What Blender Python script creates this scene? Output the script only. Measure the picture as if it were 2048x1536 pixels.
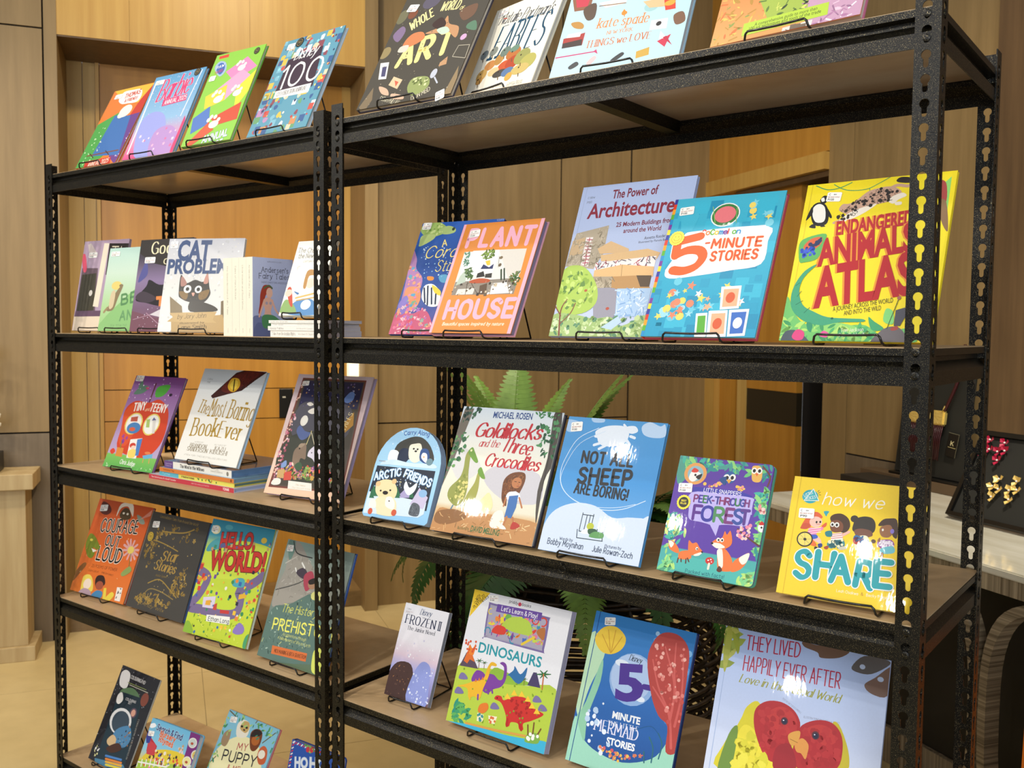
import bpy, bmesh, math, random
from math import sin, cos, pi, radians, atan2, hypot
from mathutils import Vector, Matrix
from mathutils.geometry import tessellate_polygon

for o in list(bpy.data.objects): bpy.data.objects.remove(o)
S = bpy.context.scene
COL = S.collection

# ------------------------------------------------------------ camera
cam_d = bpy.data.cameras.new('camera'); cam = bpy.data.objects.new('camera', cam_d); COL.objects.link(cam)
F_PX = 1866.385
CAM_POS = Vector((1.56069, -1.38796, 1.50096)); YAW, PITCH, ROLL = 0.652887, -0.057731, 0.009407
fw = Vector((-sin(YAW)*cos(PITCH), cos(YAW)*cos(PITCH), sin(PITCH)))
rt0 = Vector((cos(YAW), sin(YAW), 0)); up0 = rt0.cross(fw)
rt = rt0*cos(ROLL) + up0*sin(ROLL); up = -rt0*sin(ROLL) + up0*cos(ROLL)
cam.matrix_world = Matrix(((rt.x, up.x, -fw.x, CAM_POS.x), (rt.y, up.y, -fw.y, CAM_POS.y), (rt.z, up.z, -fw.z, CAM_POS.z), (0, 0, 0, 1)))
cam_d.sensor_width = 36.0; cam_d.lens = 36.0*F_PX/2048.0
cam_d.clip_start = 0.05; cam_d.clip_end = 60
cam_d.dof.use_dof = True; cam_d.dof.focus_distance = 1.75; cam_d.dof.aperture_fstop = 10.0
S.camera = cam

# ------------------------------------------------------------ exposure, world, lights
S.view_settings.view_transform = 'Standard'; S.view_settings.look = 'None'
S.view_settings.gamma = 1.0; S.view_settings.use_curve_mapping = False
S.view_settings.exposure = -0.2
W = bpy.data.worlds.new('world'); S.world = W; W.use_nodes = True
bg = W.node_tree.nodes['Background']; bg.inputs[0].default_value = (0.92, 0.95, 1.0, 1); bg.inputs[1].default_value = 0.34

def lamp(name, loc, target, power, kind='AREA', size=0.1, col=(1, 1, 1), shape='DISK', spot=60, blend=0.5, size_y=None):
    d = bpy.data.lights.new(name, kind); o = bpy.data.objects.new(name, d); COL.objects.link(o)
    d.energy = power; d.color = col
    if kind == 'AREA':
        d.shape = shape; d.size = size
        if size_y: d.size_y = size_y
    if kind == 'SPOT':
        d.spot_size = radians(spot); d.spot_blend = blend; d.shadow_soft_size = size
    o.location = loc
    o.rotation_euler = (Vector(target)-Vector(loc)).to_track_quat('-Z', 'Y').to_euler()
    return o
WARM = (1.0, 0.86, 0.66)
NEUT = (1.0, 0.95, 0.87)
COOL = (0.86, 0.92, 1.0)
# ceiling downlights in front of the racks (their reflections are the hot spots on the glossy covers)
for p, t, e in (((0.50, -2.52, 3.0), (0.75, 0.0, 1.1), 16), ((0.62, -2.93, 3.0), (0.8, 0.0, 1.0), 9), ((-0.86, -2.16, 3.0), (0.2, 0.0, 1.1), 16), ((-1.2, -2.92, 3.0), (0.0, 0.0, 1.1), 13),
                ((-1.82, -2.65, 3.0), (-0.6, 0.0, 1.1), 15), ((0.15, -0.65, 3.05), (0.5, 0.1, 1.2), 11), ((-1.7, -1.0, 3.05), (-1.0, 0.1, 1.0), 15)):
    lamp('downlight', p, t, e, size=0.07, col=NEUT)
# shop-front daylight from behind and right of the photographer
lamp('shopfront_daylight', (3.3, -4.0, 2.3), (0.2, 0.0, 1.1), 150, size=3.0, size_y=1.9, col=COOL, shape='RECTANGLE')
# wall washers and the niche lighting behind the racks
lamp('wall_washer', (-1.35, 0.85, 3.55), (-2.3, 1.4, 2.7), 62, 'SPOT', 0.08, WARM, spot=110, blend=0.8)
lamp('wall_washer', (-1.0, 1.0, 3.5), (-2.1, 1.4, 0.4), 270, 'SPOT', 0.08, WARM, spot=85, blend=0.9)
lamp('wall_washer', (0.0, 1.9, 3.5), (-1.1, 3.0, 1.8), 85, 'SPOT', 0.08, WARM, spot=80, blend=0.9)
lamp('wall_washer', (1.1, 1.4, 3.4), (0.6, 2.9, 1.4), 60, 'SPOT', 0.08, WARM, spot=80, blend=0.9)
lamp('table_fill_spot', (1.3, 1.5, 3.2), (0.9, 2.0, 0.85), 210, 'SPOT', 0.06, NEUT, spot=60, blend=0.8)  # unseen spot added to brighten the marble top
lamp('wall_washer', (-2.2, -0.2, 3.4), (-3.0, 0.4, 1.2), 62, 'SPOT', 0.08, WARM, spot=80, blend=0.9)

# ------------------------------------------------------------ helpers
def lin(h):
    h = h.lstrip('#')
    if len(h) == 3: h = ''.join(c*2 for c in h)
    v = [int(h[i:i+2], 16)/255 for i in (0, 2, 4)]
    return tuple(c/12.92 if c <= 0.04045 else ((c+0.055)/1.055)**2.4 for c in v)+(1.0,)
MATS = {}
def mat(name, col='#888888', rough=0.5, metal=0.0, coat=0.0, coat_rough=0.05, spec=0.5, noise=None, bump=None, emit=None, grain=None, attr=None, coatbump=None, flakes=None):
    """procedural principled material; noise=(scale, amount[, stretch xyz]), bump=(scale, strength), grain=(scale xyz, second colour)"""
    if name in MATS: return MATS[name]
    m = bpy.data.materials.new(name); m.use_nodes = True; nt = m.node_tree; N = nt.nodes; L = nt.links
    b = N['Principled BSDF']; c = lin(col)
    b.inputs['Base Color'].default_value = c; b.inputs['Roughness'].default_value = rough; b.inputs['Metallic'].default_value = metal
    b.inputs['Coat Weight'].default_value = coat; b.inputs['Coat Roughness'].default_value = coat_rough
    b.inputs['Specular IOR Level'].default_value = spec
    tc = N.new('ShaderNodeTexCoord')
    def nz(scale, detail=4, st=(1, 1, 1), rough=0.55):
        mp = N.new('ShaderNodeMapping'); mp.inputs['Scale'].default_value = st; L.new(tc.outputs['Object'], mp.inputs[0])
        n = N.new('ShaderNodeTexNoise'); n.inputs['Scale'].default_value = scale; n.inputs['Detail'].default_value = detail; n.inputs['Roughness'].default_value = rough
        L.new(mp.outputs[0], n.inputs['Vector']); return n
    src = None
    if attr:
        a = N.new('ShaderNodeAttribute'); a.attribute_name = attr; src = a.outputs['Color']
    if grain:
        n = nz(1.0, 6, grain[0], 0.6); r = N.new('ShaderNodeValToRGB')
        r.color_ramp.elements[0].position = 0.32; r.color_ramp.elements[1].position = 0.7
        r.color_ramp.elements[0].color = lin(grain[1]); r.color_ramp.elements[1].color = c
        L.new(n.outputs['Fac'], r.inputs[0]); src = r.outputs[0]
    if noise:
        n = nz(noise[0], 5, noise[2] if len(noise) > 2 else (1, 1, 1))
        mx = N.new('ShaderNodeMix'); mx.data_type = 'RGBA'; mx.blend_type = 'MULTIPLY'; mx.inputs[0].default_value = noise[1]
        if src: L.new(src, mx.inputs[6])
        else: mx.inputs[6].default_value = c
        r = N.new('ShaderNodeValToRGB'); r.color_ramp.elements[0].position = 0.3; r.color_ramp.elements[1].position = 0.7
        r.color_ramp.elements[0].color = (0.25, 0.25, 0.25, 1); L.new(n.outputs['Fac'], r.inputs[0])
        L.new(r.outputs[0], mx.inputs[7]); src = mx.outputs[2]
    if src: L.new(src, b.inputs['Base Color'])
    if bump:
        n = nz(bump[0], 3); bp = N.new('ShaderNodeBump'); bp.inputs['Strength'].default_value = bump[1]; bp.inputs['Distance'].default_value = bump[2] if len(bump) > 2 else 0.002
        L.new(n.outputs['Fac'], bp.inputs['Height']); L.new(bp.outputs[0], b.inputs['Normal'])
    if flakes:                      # sparse metallic grains in the paint: (scale, low, high, colour)
        n = nz(flakes[0], 1); mr = N.new('ShaderNodeMapRange'); mr.inputs[1].default_value = flakes[1]; mr.inputs[2].default_value = flakes[2]
        L.new(n.outputs['Fac'], mr.inputs[0]); L.new(mr.outputs[0], b.inputs['Metallic'])
        mx = N.new('ShaderNodeMix'); mx.data_type = 'RGBA'; mx.inputs[6].default_value = c; mx.inputs[7].default_value = lin(flakes[3])
        L.new(mr.outputs[0], mx.inputs[0]); L.new(mx.outputs[2], b.inputs['Base Color'])
    if coatbump:
        n = nz(coatbump[0], 4, coatbump[2]); bp = N.new('ShaderNodeBump'); bp.inputs['Strength'].default_value = coatbump[1]; bp.inputs['Distance'].default_value = 0.002
        L.new(n.outputs['Fac'], bp.inputs['Height']); L.new(bp.outputs[0], b.inputs['Coat Normal'])
    if emit:
        b.inputs['Emission Color'].default_value = lin(emit[0]); b.inputs['Emission Strength'].default_value = emit[1]
    MATS[name] = m; return m

def link(name, bm, mats, parent=None, smooth=False, loc=None, mw=None):
    me = bpy.data.meshes.new(name); bm.to_mesh(me); bm.free()
    for m in (mats if isinstance(mats, (list, tuple)) else [mats]): me.materials.append(m)
    if smooth:
        for p in me.polygons: p.use_smooth = True
    o = bpy.data.objects.new(name, me); COL.objects.link(o)
    if parent: o.parent = parent
    if loc: o.location = loc
    if mw: o.matrix_world = mw
    return o
def thing(name, label, cat, loc=(0, 0, 0), rz=0.0, group=None, mw=None):
    o = bpy.data.objects.new(name, None); COL.objects.link(o); o.empty_display_size = 0.05
    if mw is not None: o.matrix_world = mw
    else: o.location = loc; o.rotation_euler = (0, 0, rz)
    o['label'] = label; o['category'] = cat
    if group: o['group'] = group
    return o
def tag(o, label, cat, group=None):
    o['label'] = label; o['category'] = cat
    if group: o['group'] = group
    return o
def structure(o): o['kind'] = 'structure'; return o

def box(bm, x0, x1, y0, y1, z0, z1, mi=0, M=None):
    vs = [Vector((x, y, z)) for x in (x0, x1) for y in (y0, y1) for z in (z0, z1)]
    if M is not None: vs = [M @ v for v in vs]
    v = [bm.verts.new(p) for p in vs]
    for f in ((0, 1, 3, 2), (4, 6, 7, 5), (0, 4, 5, 1), (2, 3, 7, 6), (0, 2, 6, 4), (1, 5, 7, 3)):
        fc = bm.faces.new([v[i] for i in f]); fc.material_index = mi
def bbox_obj(name, m, parent, x0, x1, y0, y1, z0, z1, bevel=0.0, M=None):
    bm = bmesh.new(); box(bm, x0, x1, y0, y1, z0, z1)
    bmesh.ops.recalc_face_normals(bm, faces=bm.faces)
    if bevel: bmesh.ops.bevel(bm, geom=bm.edges[:], offset=bevel, segments=2, affect='EDGES', profile=0.5)
    if M is not None: bm.transform(M)
    return link(name, bm, m, parent)
def tube(bm, pts, r, seg=8, close=False, caps=True, taper=None):
    pts = [Vector(p) for p in pts]; n = len(pts); rings = []
    prev = None
    for i, p in enumerate(pts):
        a = pts[i-1] if (i > 0 or close) else p; b = pts[(i+1) % n] if (i < n-1 or close) else p
        t = (b-a).normalized()
        if prev is None:
            q = Vector((0, 0, 1)) if abs(t.z) < 0.9 else Vector((1, 0, 0))
            u = t.cross(q).normalized()
        else:
            u = (prev - t*prev.dot(t)); u = u.normalized() if u.length > 1e-6 else t.orthogonal().normalized()
        prev = u; w = t.cross(u)
        rr = r if taper is None else taper[i]
        rings.append([bm.verts.new(p+(u*cos(2*pi*k/seg)+w*sin(2*pi*k/seg))*rr) for k in range(seg)])
    m = n if close else n-1
    for i in range(m):
        A, B = rings[i], rings[(i+1) % n]
        for k in range(seg): bm.faces.new((A[k], A[(k+1) % seg], B[(k+1) % seg], B[k])).smooth = True
    if caps and not close:
        bm.faces.new(rings[0][::-1]); bm.faces.new(rings[-1])
def prism(bm, poly, axis_pts, mi=0):
    """sweep closed 2-D ring given as list of lists of 3-D points"""
    R = [[bm.verts.new(p) for p in ring] for ring in axis_pts]
    n = len(R[0])
    for A, B in zip(R, R[1:]):
        for k in range(n): bm.faces.new((A[k], A[(k+1) % n], B[(k+1) % n], B[k])).material_index = mi
    bm.faces.new(R[0][::-1]).material_index = mi; bm.faces.new(R[-1]).material_index = mi
def extrude_poly(bm, pts, f0, f1, mi=0):
    """closed polygon pts (2-D); f0,f1 map a 2-D point to the two faces"""
    A = [bm.verts.new(f0(p)) for p in pts]; B = [bm.verts.new(f1(p)) for p in pts]; n = len(pts)
    for f in (A[::-1], B): bm.faces.new(f).material_index = mi
    for k in range(n): bm.faces.new((A[k], A[(k+1) % n], B[(k+1) % n], B[k])).material_index = mi
def crom(pts, closed=False, sub=5):
    P = [Vector(p) for p in pts]; n = len(P)
    if n < 3: return P
    out = []
    rng = range(n) if closed else range(n-1)
    for i in rng:
        if closed: a, b, c, d = P[i-1], P[i], P[(i+1) % n], P[(i+2) % n]
        else: a, b, c, d = P[max(i-1, 0)], P[i], P[i+1], P[min(i+2, n-1)]
        for k in range(sub):
            t = k/sub
            out.append(0.5*((2*b)+(c-a)*t+(2*a-5*b+4*c-d)*t*t+(3*b-a-3*c+d)*t**3))
    if not closed: out.append(P[-1])
    return out

# ------------------------------------------------------------ lettering: a small stroke alphabet (cap height 10, x-height 6.6)
_F = '''A 0,0 3.5,10 7,0;1.3,3.6 5.7,3.6
B 0,0 0,10;~0,10 4,9.8 5.3,7.6 4,5.4 0,5.2;~0,5.2 4.6,5 6,2.6 4.6,.2 0,0
C ~6.6,8.3 4.6,10 2,9.4 .2,6.8 .2,3.2 2,.6 4.6,0 6.6,1.7
D 0,0 0,10;~0,10 3.6,9.6 6.4,7 6.6,4 5,1.2 2.4,.1 0,0
E 5.2,10 0,10 0,0 5.2,0;0,5.2 4.4,5.2
F 5.2,10 0,10 0,0;0,5 4.4,5
G ~6.8,8.2 4.8,10 2,9.4 .2,6.6 .3,3 2.2,.5 5,.1 6.9,1.6;4.2,4.6 6.9,4.6 6.9,1.2
H 0,0 0,10;6.4,0 6.4,10;0,5.2 6.4,5.2
I 0,0 0,10
J ~4,10 4,3 3.2,.7 1.6,0 0,1.2
K 0,0 0,10;6,10 0,4.2;2,5.8 6.2,0
L 0,10 0,0 5,0
M 0,0 .8,10 4.2,3 7.6,10 8.4,0
N 0,0 0,10 6.4,0 6.4,10
O ~3.6,10 1,8.8 0,5 1,1.2 3.6,0 6.2,1.2 7.2,5 6.2,8.8 3.6,10
P 0,0 0,10;~0,10 4.2,9.8 5.7,7.3 4.2,4.8 0,4.5
Q ~3.6,10 1,8.8 0,5 1,1.2 3.6,0 6.2,1.2 7.2,5 6.2,8.8 3.6,10;4.4,2.4 7,-.6
R 0,0 0,10;~0,10 4.2,9.8 5.7,7.3 4.2,4.8 0,4.5;2.6,4.6 6.2,0
S ~6,8.4 4,10 1.4,9.4 .6,7.4 2,5.6 4.6,4.6 6,2.8 5,.6 2.6,0 0,1.6
T 0,10 6.4,10;3.2,10 3.2,0
U ~0,10 0,3 1.2,.6 3.2,0 5.2,.6 6.4,3 6.4,10
V 0,10 3.3,0 6.6,10
W 0,10 2.2,0 4.5,7.5 6.8,0 9,10
X 0,10 6,0;6,10 0,0
Y 0,10 3.1,4.8 6.2,10;3.1,4.8 3.1,0
Z 0,10 6,10 0,0 6,0
a ~5,5 3.4,6.6 1.2,6 0,3.3 1,.5 3,.1 5,2;5,6.6 5,0
b 0,10 0,0;~0,4.6 1.8,6.6 4,6.2 5.1,3.3 4,.4 1.8,0 0,1.6
c ~4.8,5.4 3,6.7 1,5.8 0,3.3 1,.7 3,0 4.8,1.2
d 5,10 5,0;~5,5 3.2,6.7 1,5.9 0,3.3 1,.5 3,0 5,1.8
e ~.2,3.6 5,3.6 4.4,5.8 2.6,6.7 .7,5.6 0,3.2 1,.6 3,0 4.8,1.2
f ~4,9.4 2.8,10 1.6,9.2 1.4,7 1.4,0;0,6.4 3.6,6.4
g ~5,5 3.2,6.7 1,5.9 0,3.4 1,.8 3,.3 5,2;~5,6.6 5,-1 4,-3 2,-3.2 .4,-2.2
h 0,10 0,0;~0,4.4 1.8,6.6 3.8,6.4 4.7,4.6 4.7,0
i 0,6.6 0,0;0,9 0,9.5
j ~1.5,6.6 1.5,-1.5 .6,-3 -.6,-2.8;1.5,9 1.5,9.5
k 0,10 0,0;4.4,6.6 0,2.6;1.6,4 4.6,0
l 0,10 0,0
m 0,6.6 0,0;~0,4.6 1.4,6.6 3,6.2 3.5,4.6 3.5,0;~3.5,4.6 5,6.6 6.5,6.2 7,4.6 7,0
n 0,6.6 0,0;~0,4.4 1.8,6.6 3.8,6.4 4.7,4.6 4.7,0
o ~2.6,6.7 .7,5.8 0,3.3 .7,.8 2.6,0 4.5,.8 5.2,3.3 4.5,5.8 2.6,6.7
p 0,6.6 0,-3;~0,4.6 1.8,6.6 4,6.2 5.1,3.3 4,.4 1.8,0 0,1.6
q 5,6.6 5,-3;~5,5 3.2,6.7 1,5.9 0,3.3 1,.5 3,0 5,1.8
r 0,6.6 0,0;~0,4 1.2,6 3,6.7
s ~4.2,5.6 2.4,6.7 .7,5.8 .9,4.2 3.3,3 4.3,1.6 2.8,0 1,.2 0,1.2
t ~1.6,9 1.6,1.4 2.6,0 4,.5;0,6.5 3.8,6.5
u ~0,6.6 0,2 1,.1 2.8,.1 4.7,2;4.7,6.6 4.7,0
v 0,6.6 2.4,0 4.8,6.6
w 0,6.6 1.7,0 3.4,5.4 5.1,0 6.8,6.6
x 0,6.6 4.6,0;4.6,6.6 0,0
y 0,6.6 2.5,.4;~4.9,6.6 2.5,.4 1,-2.6 -.6,-3
z 0,6.6 4.4,6.6 0,0 4.4,0
0 ~3,10 .8,8.6 0,5 .8,1.4 3,0 5.2,1.4 6,5 5.2,8.6 3,10
1 .2,8 2,10 2,0
2 ~.3,7.6 1.2,9.5 3,10 5,9 5.2,7 3.6,4.4 0,0;0,0 5.6,0
3 ~.3,8.6 2.6,10 4.8,8.8 4.6,6.4 2.4,5.3;~2.4,5.3 5,4.4 5.4,2.2 4,.3 2,0 0,1.2
4 4.2,0 4.2,10 0,3 5.8,3
5 5,10 .8,10 .4,5.6;~.4,5.6 2.6,6.4 4.8,5.4 5.4,3 4.2,.6 2,0 0,1
6 ~4.8,9.6 2.4,8.2 .4,5 .2,2.4 1.4,.3 3.4,.1 5,1.6 5,4 3.4,5.4 1.4,4.8 .2,2.8
7 0,10 5.4,10 1.6,0
8 ~2.8,5.4 .6,7 .8,9.2 2.8,10 4.8,9.2 5,7 2.8,5.4 .2,3.2 .6,.8 2.8,0 5,.8 5.4,3.2 2.8,5.4
9 ~.6,.4 3.4,2.2 5,5.4 5,8 3.6,9.8 1.6,9.8 .2,8.2 .4,6 2,4.8 4,5.6 5,7.4
! 0,10 0,3;0,.4 0,0
, ~.6,.8 .5,-.6 -.3,-1.8
. 0,.4 0,0
' 0,10 -.3,7.6
- 0,4 3,4
& ~6.4,0 1.4,7.6 1.6,9.4 3,10 4.2,8.8 3.4,7 .6,3.8 .6,1.4 2.4,0 4.6,.8 6.4,4
: 0,5.6 0,5.2;0,.4 0,0
% ~1.4,10 .2,8.6 1.4,7.2 2.6,8.6 1.4,10;6,10 .6,0;~5.2,2.8 4,1.4 5.2,0 6.4,1.4 5.2,2.8'''
GLY = {}
for _l in _F.split('\n'):
    _st = []
    for _s in _l[2:].split(';'):
        _sm = _s[0] == '~'
        _st.append((_sm, [tuple(float(c) for c in q.split(',')) for q in _s.lstrip('~').split()]))
    GLY[_l[0]] = (_st, max(q[0] for _, P in _st for q in P))
def ribbon(pts, wf, cap=True, seg=5):
    """list of convex polygons for a stroke with width function wf(direction angle, t)"""
    out = []; n = len(pts)
    if n < 2: return out
    for i in range(1, n-1):
        d1 = (pts[i][0]-pts[i-1][0], pts[i][1]-pts[i-1][1]); d2 = (pts[i+1][0]-pts[i][0], pts[i+1][1]-pts[i][1])
        l = hypot(*d1)*hypot(*d2)
        if l > 1e-12 and (d1[0]*d2[0]+d1[1]*d2[1])/l < .62:
            return ribbon(pts[:i+1], wf, cap)+ribbon(pts[i:], wf, cap)
    L = []; R = []; ws = []
    for i in range(n):
        a = pts[max(i-1, 0)]; b = pts[min(i+1, n-1)]
        dx, dy = b[0]-a[0], b[1]-a[1]; l = hypot(dx, dy) or 1e-9; dx /= l; dy /= l
        w = wf(atan2(dy, dx), i/(n-1))/2; ws.append(w)
        k = 1.0
        if 0 < i < n-1:
            e = pts[i]; d1 = Vector((e[0]-a[0], e[1]-a[1])); d2 = Vector((b[0]-e[0], b[1]-e[1]))
            if d1.length > 1e-9 and d2.length > 1e-9:
                c = max(min(d1.normalized().dot(d2.normalized()), 1), -1); k = min(1.6, 1/max(0.35, math.sqrt((1+c)/2)))
        L.append((pts[i][0]-dy*w*k, pts[i][1]+dx*w*k)); R.append((pts[i][0]+dy*w*k, pts[i][1]-dx*w*k))
    for i in range(n-1): out.append([R[i], R[i+1], L[i+1], L[i]])
    if cap:
        for i in (0, n-1):
            w = ws[i]*0.98; c = pts[i]
            out.append([(c[0]+w*cos(2*pi*k/10), c[1]+w*sin(2*pi*k/10)) for k in range(10)])
    return out
# style: (width, pen contrast, pen angle, slant, serif, caps, spacing)
STY = {'h': (1.5, 0, 0, 0, 0, 1, 2.6), 'H': (2.3, 0, 0, 0, 0, 1, 3.2), 'n': (1.0, 0, 0, 0, 0, 1, 2.4), 'i': (1.0, .35, .5, .22, 0, 1, 2.2),
       'p': (1.6, .7, .1, .32, 0, 1, 1.7), 'P': (2.0, .7, .1, .28, 0, 1, 1.9), 's': (1.7, .7, 0, 0, 1, 0, 2.6), 'S': (2.2, .7, 0, .12, 1, 0, 2.4), 't': (1.0, 0, 0, 0, 1, 1, 2.6),
       'k': (2.9, .25, .6, 0, 0, 1, 3.6), 'e': (1.7, .7, 0, .1, 1, 0, 2.2)}
_bf = {}
def bfont(text, off):
    key = (text, off)
    if key in _bf: return _bf[key]
    cu = bpy.data.curves.new('lettering', 'FONT'); cu.body = text; cu.size = 1.0; cu.resolution_u = 3; cu.offset = off; cu.fill_mode = 'FRONT'
    ob = bpy.data.objects.new('lettering', cu); COL.objects.link(ob)
    me = bpy.data.meshes.new_from_object(ob.evaluated_get(bpy.context.evaluated_depsgraph_get()))
    P = [[(me.vertices[i].co.x, me.vertices[i].co.y) for i in p.vertices] for p in me.polygons]
    bpy.data.objects.remove(ob); bpy.data.curves.remove(cu); bpy.data.meshes.remove(me)
    xs = [q[0] for p in P for q in p]
    r = (P, min(xs), max(xs)); _bf[key] = r; return r
CAPH = None
def text_polys(style, text, x0, y0, x1, y1, h, extra=0.0, arc=0.0):
    """polygons (mm) of a line of lettering from (x0,y0) to (x1,y1), cap height h"""
    global CAPH
    out = []; D = hypot(x1-x0, y1-y0); ca, sa = (x1-x0)/D, (y1-y0)/D
    def place(px, py):
        if arc:
            t = px/D; oy = 4*arc*t*(1-t); an = atan2(4*arc*(1-2*t), D)
            px, py = px-py*sin(an), oy+py*cos(an)
        return (x0+px*ca-py*sa, y0+px*sa+py*ca)
    if style in 'bBMI':
        off = {'b': 0, 'B': .022, 'M': .04, 'I': .012}[style]
        if CAPH is None:
            q = bfont('H', 0); CAPH = max(v[1] for p in q[0] for v in p)
        P, a, b = bfont(text, off+extra); P0, a, b = bfont(text, 0)
        sx = D/max(b-a, 1e-6); sy = h/CAPH; sh = .2 if style == 'I' else 0
        for p in P: out.append([place((q[0]-a)*sx+q[1]*sy*sh, q[1]*sy) for q in p])
        return out
    w, con, pa, sl, ser, cap, sp = STY[style]
    w2 = w+extra*20
    lay = []; cx = 0
    for ch in text:
        if ch == ' ': cx += 3.6; continue
        g = GLY.get(ch) or GLY['o']
        lay.append((cx, g)); cx += g[1]+sp
    tot = max(cx-sp, .1); sx = D/tot; sy = h/10
    for ox, (sts, adv) in lay:
        for sm, P in sts:
            Q = [(v.x, v.y) for v in crom([(a, b, 0) for a, b in P], False, 4)] if sm else list(P)
            if not sm and len(Q) == 2 and (con or arc): Q = [Q[0], ((Q[0][0]+Q[1][0])/2, (Q[0][1]+Q[1][1])/2), Q[1]]
            Q = [(ox+a+b*sl, b) for a, b in Q]
            M = [(a*sx, b*sy) for a, b in Q]; sw = w2*min(sy, sx*(.95 if con else 1.12))
            wf = (lambda an, t: sw*(1-con+con*abs(sin(an-pa)))) if con else (lambda an, t: sw)
            for pl in ribbon(M, wf, bool(cap)): out.append([place(*q) for q in pl])
            if ser:
                for e, f in ((0, 1), (-1, -2)):
                    d = Vector((M[e][0]-M[f][0], M[e][1]-M[f][1]))
                    if sm or d.length < 1e-6: continue
                    if abs(d.normalized().y) > .75:
                        a, b = M[e]; k = 1.25*sy; tt = .42*sy+extra*10*sy
                        out.append([place(a-k, b-tt), place(a+k, b-tt), place(a+k, b+tt), place(a-k, b+tt)])
    return out

def clip_convex(poly, hull):
    out = poly
    for i in range(len(hull)):
        a, b = hull[i], hull[(i+1) % len(hull)]; ex, ey = b[0]-a[0], b[1]-a[1]
        inp = out; out = []
        if not inp: break
        s = [ex*(q[1]-a[1])-ey*(q[0]-a[0]) for q in inp]
        for k in range(len(inp)):
            c, d = inp[k-1], inp[k]; sc, sd = s[k-1], s[k]
            if sd >= 0:
                if sc < 0: t = sc/(sc-sd); out.append((c[0]+(d[0]-c[0])*t, c[1]+(d[1]-c[1])*t))
                out.append(d)
            elif sc >= 0: t = sc/(sc-sd); out.append((c[0]+(d[0]-c[0])*t, c[1]+(d[1]-c[1])*t))
    return out
def inside(x, y, P):
    r = False
    for i in range(len(P)):
        a, b = P[i-1], P[i]
        if (a[1] > y) != (b[1] > y) and x < (b[0]-a[0])*(y-a[1])/(b[1]-a[1])+a[0]: r = not r
    return r
def ell(cx, cy, rx, ry, rot=0, n=22):
    c, s = cos(radians(rot)), sin(radians(rot))
    return [(cx+rx*cos(2*pi*k/n)*c-ry*sin(2*pi*k/n)*s, cy+rx*cos(2*pi*k/n)*s+ry*sin(2*pi*k/n)*c) for k in range(n)]
def motif(kind, x, y, r, an, rnd):
    if kind == 'd': return [ell(x, y, r, r, 0, 9)]
    if kind == 's':
        return [[(x+(r if k % 2 == 0 else r*.42)*cos(an+k*pi/5), y+(r if k % 2 == 0 else r*.42)*sin(an+k*pi/5)) for k in range(10)]]
    if kind == 'l': return [[(x+q[0]*r*cos(an)-q[1]*r*sin(an), y+q[0]*r*sin(an)+q[1]*r*cos(an)) for q in ((-1, 0), (-.5, .3), (.1, .36), (.6, .22), (1, 0), (.6, -.22), (.1, -.36), (-.5, -.3))]]
    if kind == 'f': return [ell(x+r*.6*cos(an+k*2*pi/5), y+r*.6*sin(an+k*2*pi/5), r*.46, r*.3, math.degrees(an+k*2*pi/5), 9) for k in range(5)]
    if kind == 't': return [[(x-r, y-r*.7), (x+r, y-r*.7), (x, y+r)]]
    if kind == 'b': return ribbon([(x-r*cos(an), y-r*sin(an)), (x+r*cos(an), y+r*sin(an))], lambda a, t: r*.35, False)
    if kind == 'c':
        P = [(x+r*.9*cos(an+t*.7), y+r*.9*sin(an+t*.7)) for t in range(7)]
        return ribbon(P, lambda a, t: r*.3, False)
    if kind == 'q': return [[(x-r, y-r), (x+r, y-r), (x+r, y+r), (x-r, y+r)]]
    if kind == 'p': return [[(x+r*rnd.uniform(.55, 1)*cos(an+k*pi/4), y+r*rnd.uniform(.55, 1)*sin(an+k*pi/4)) for k in range(8)]]
    return [ell(x, y, r, r)]
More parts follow.
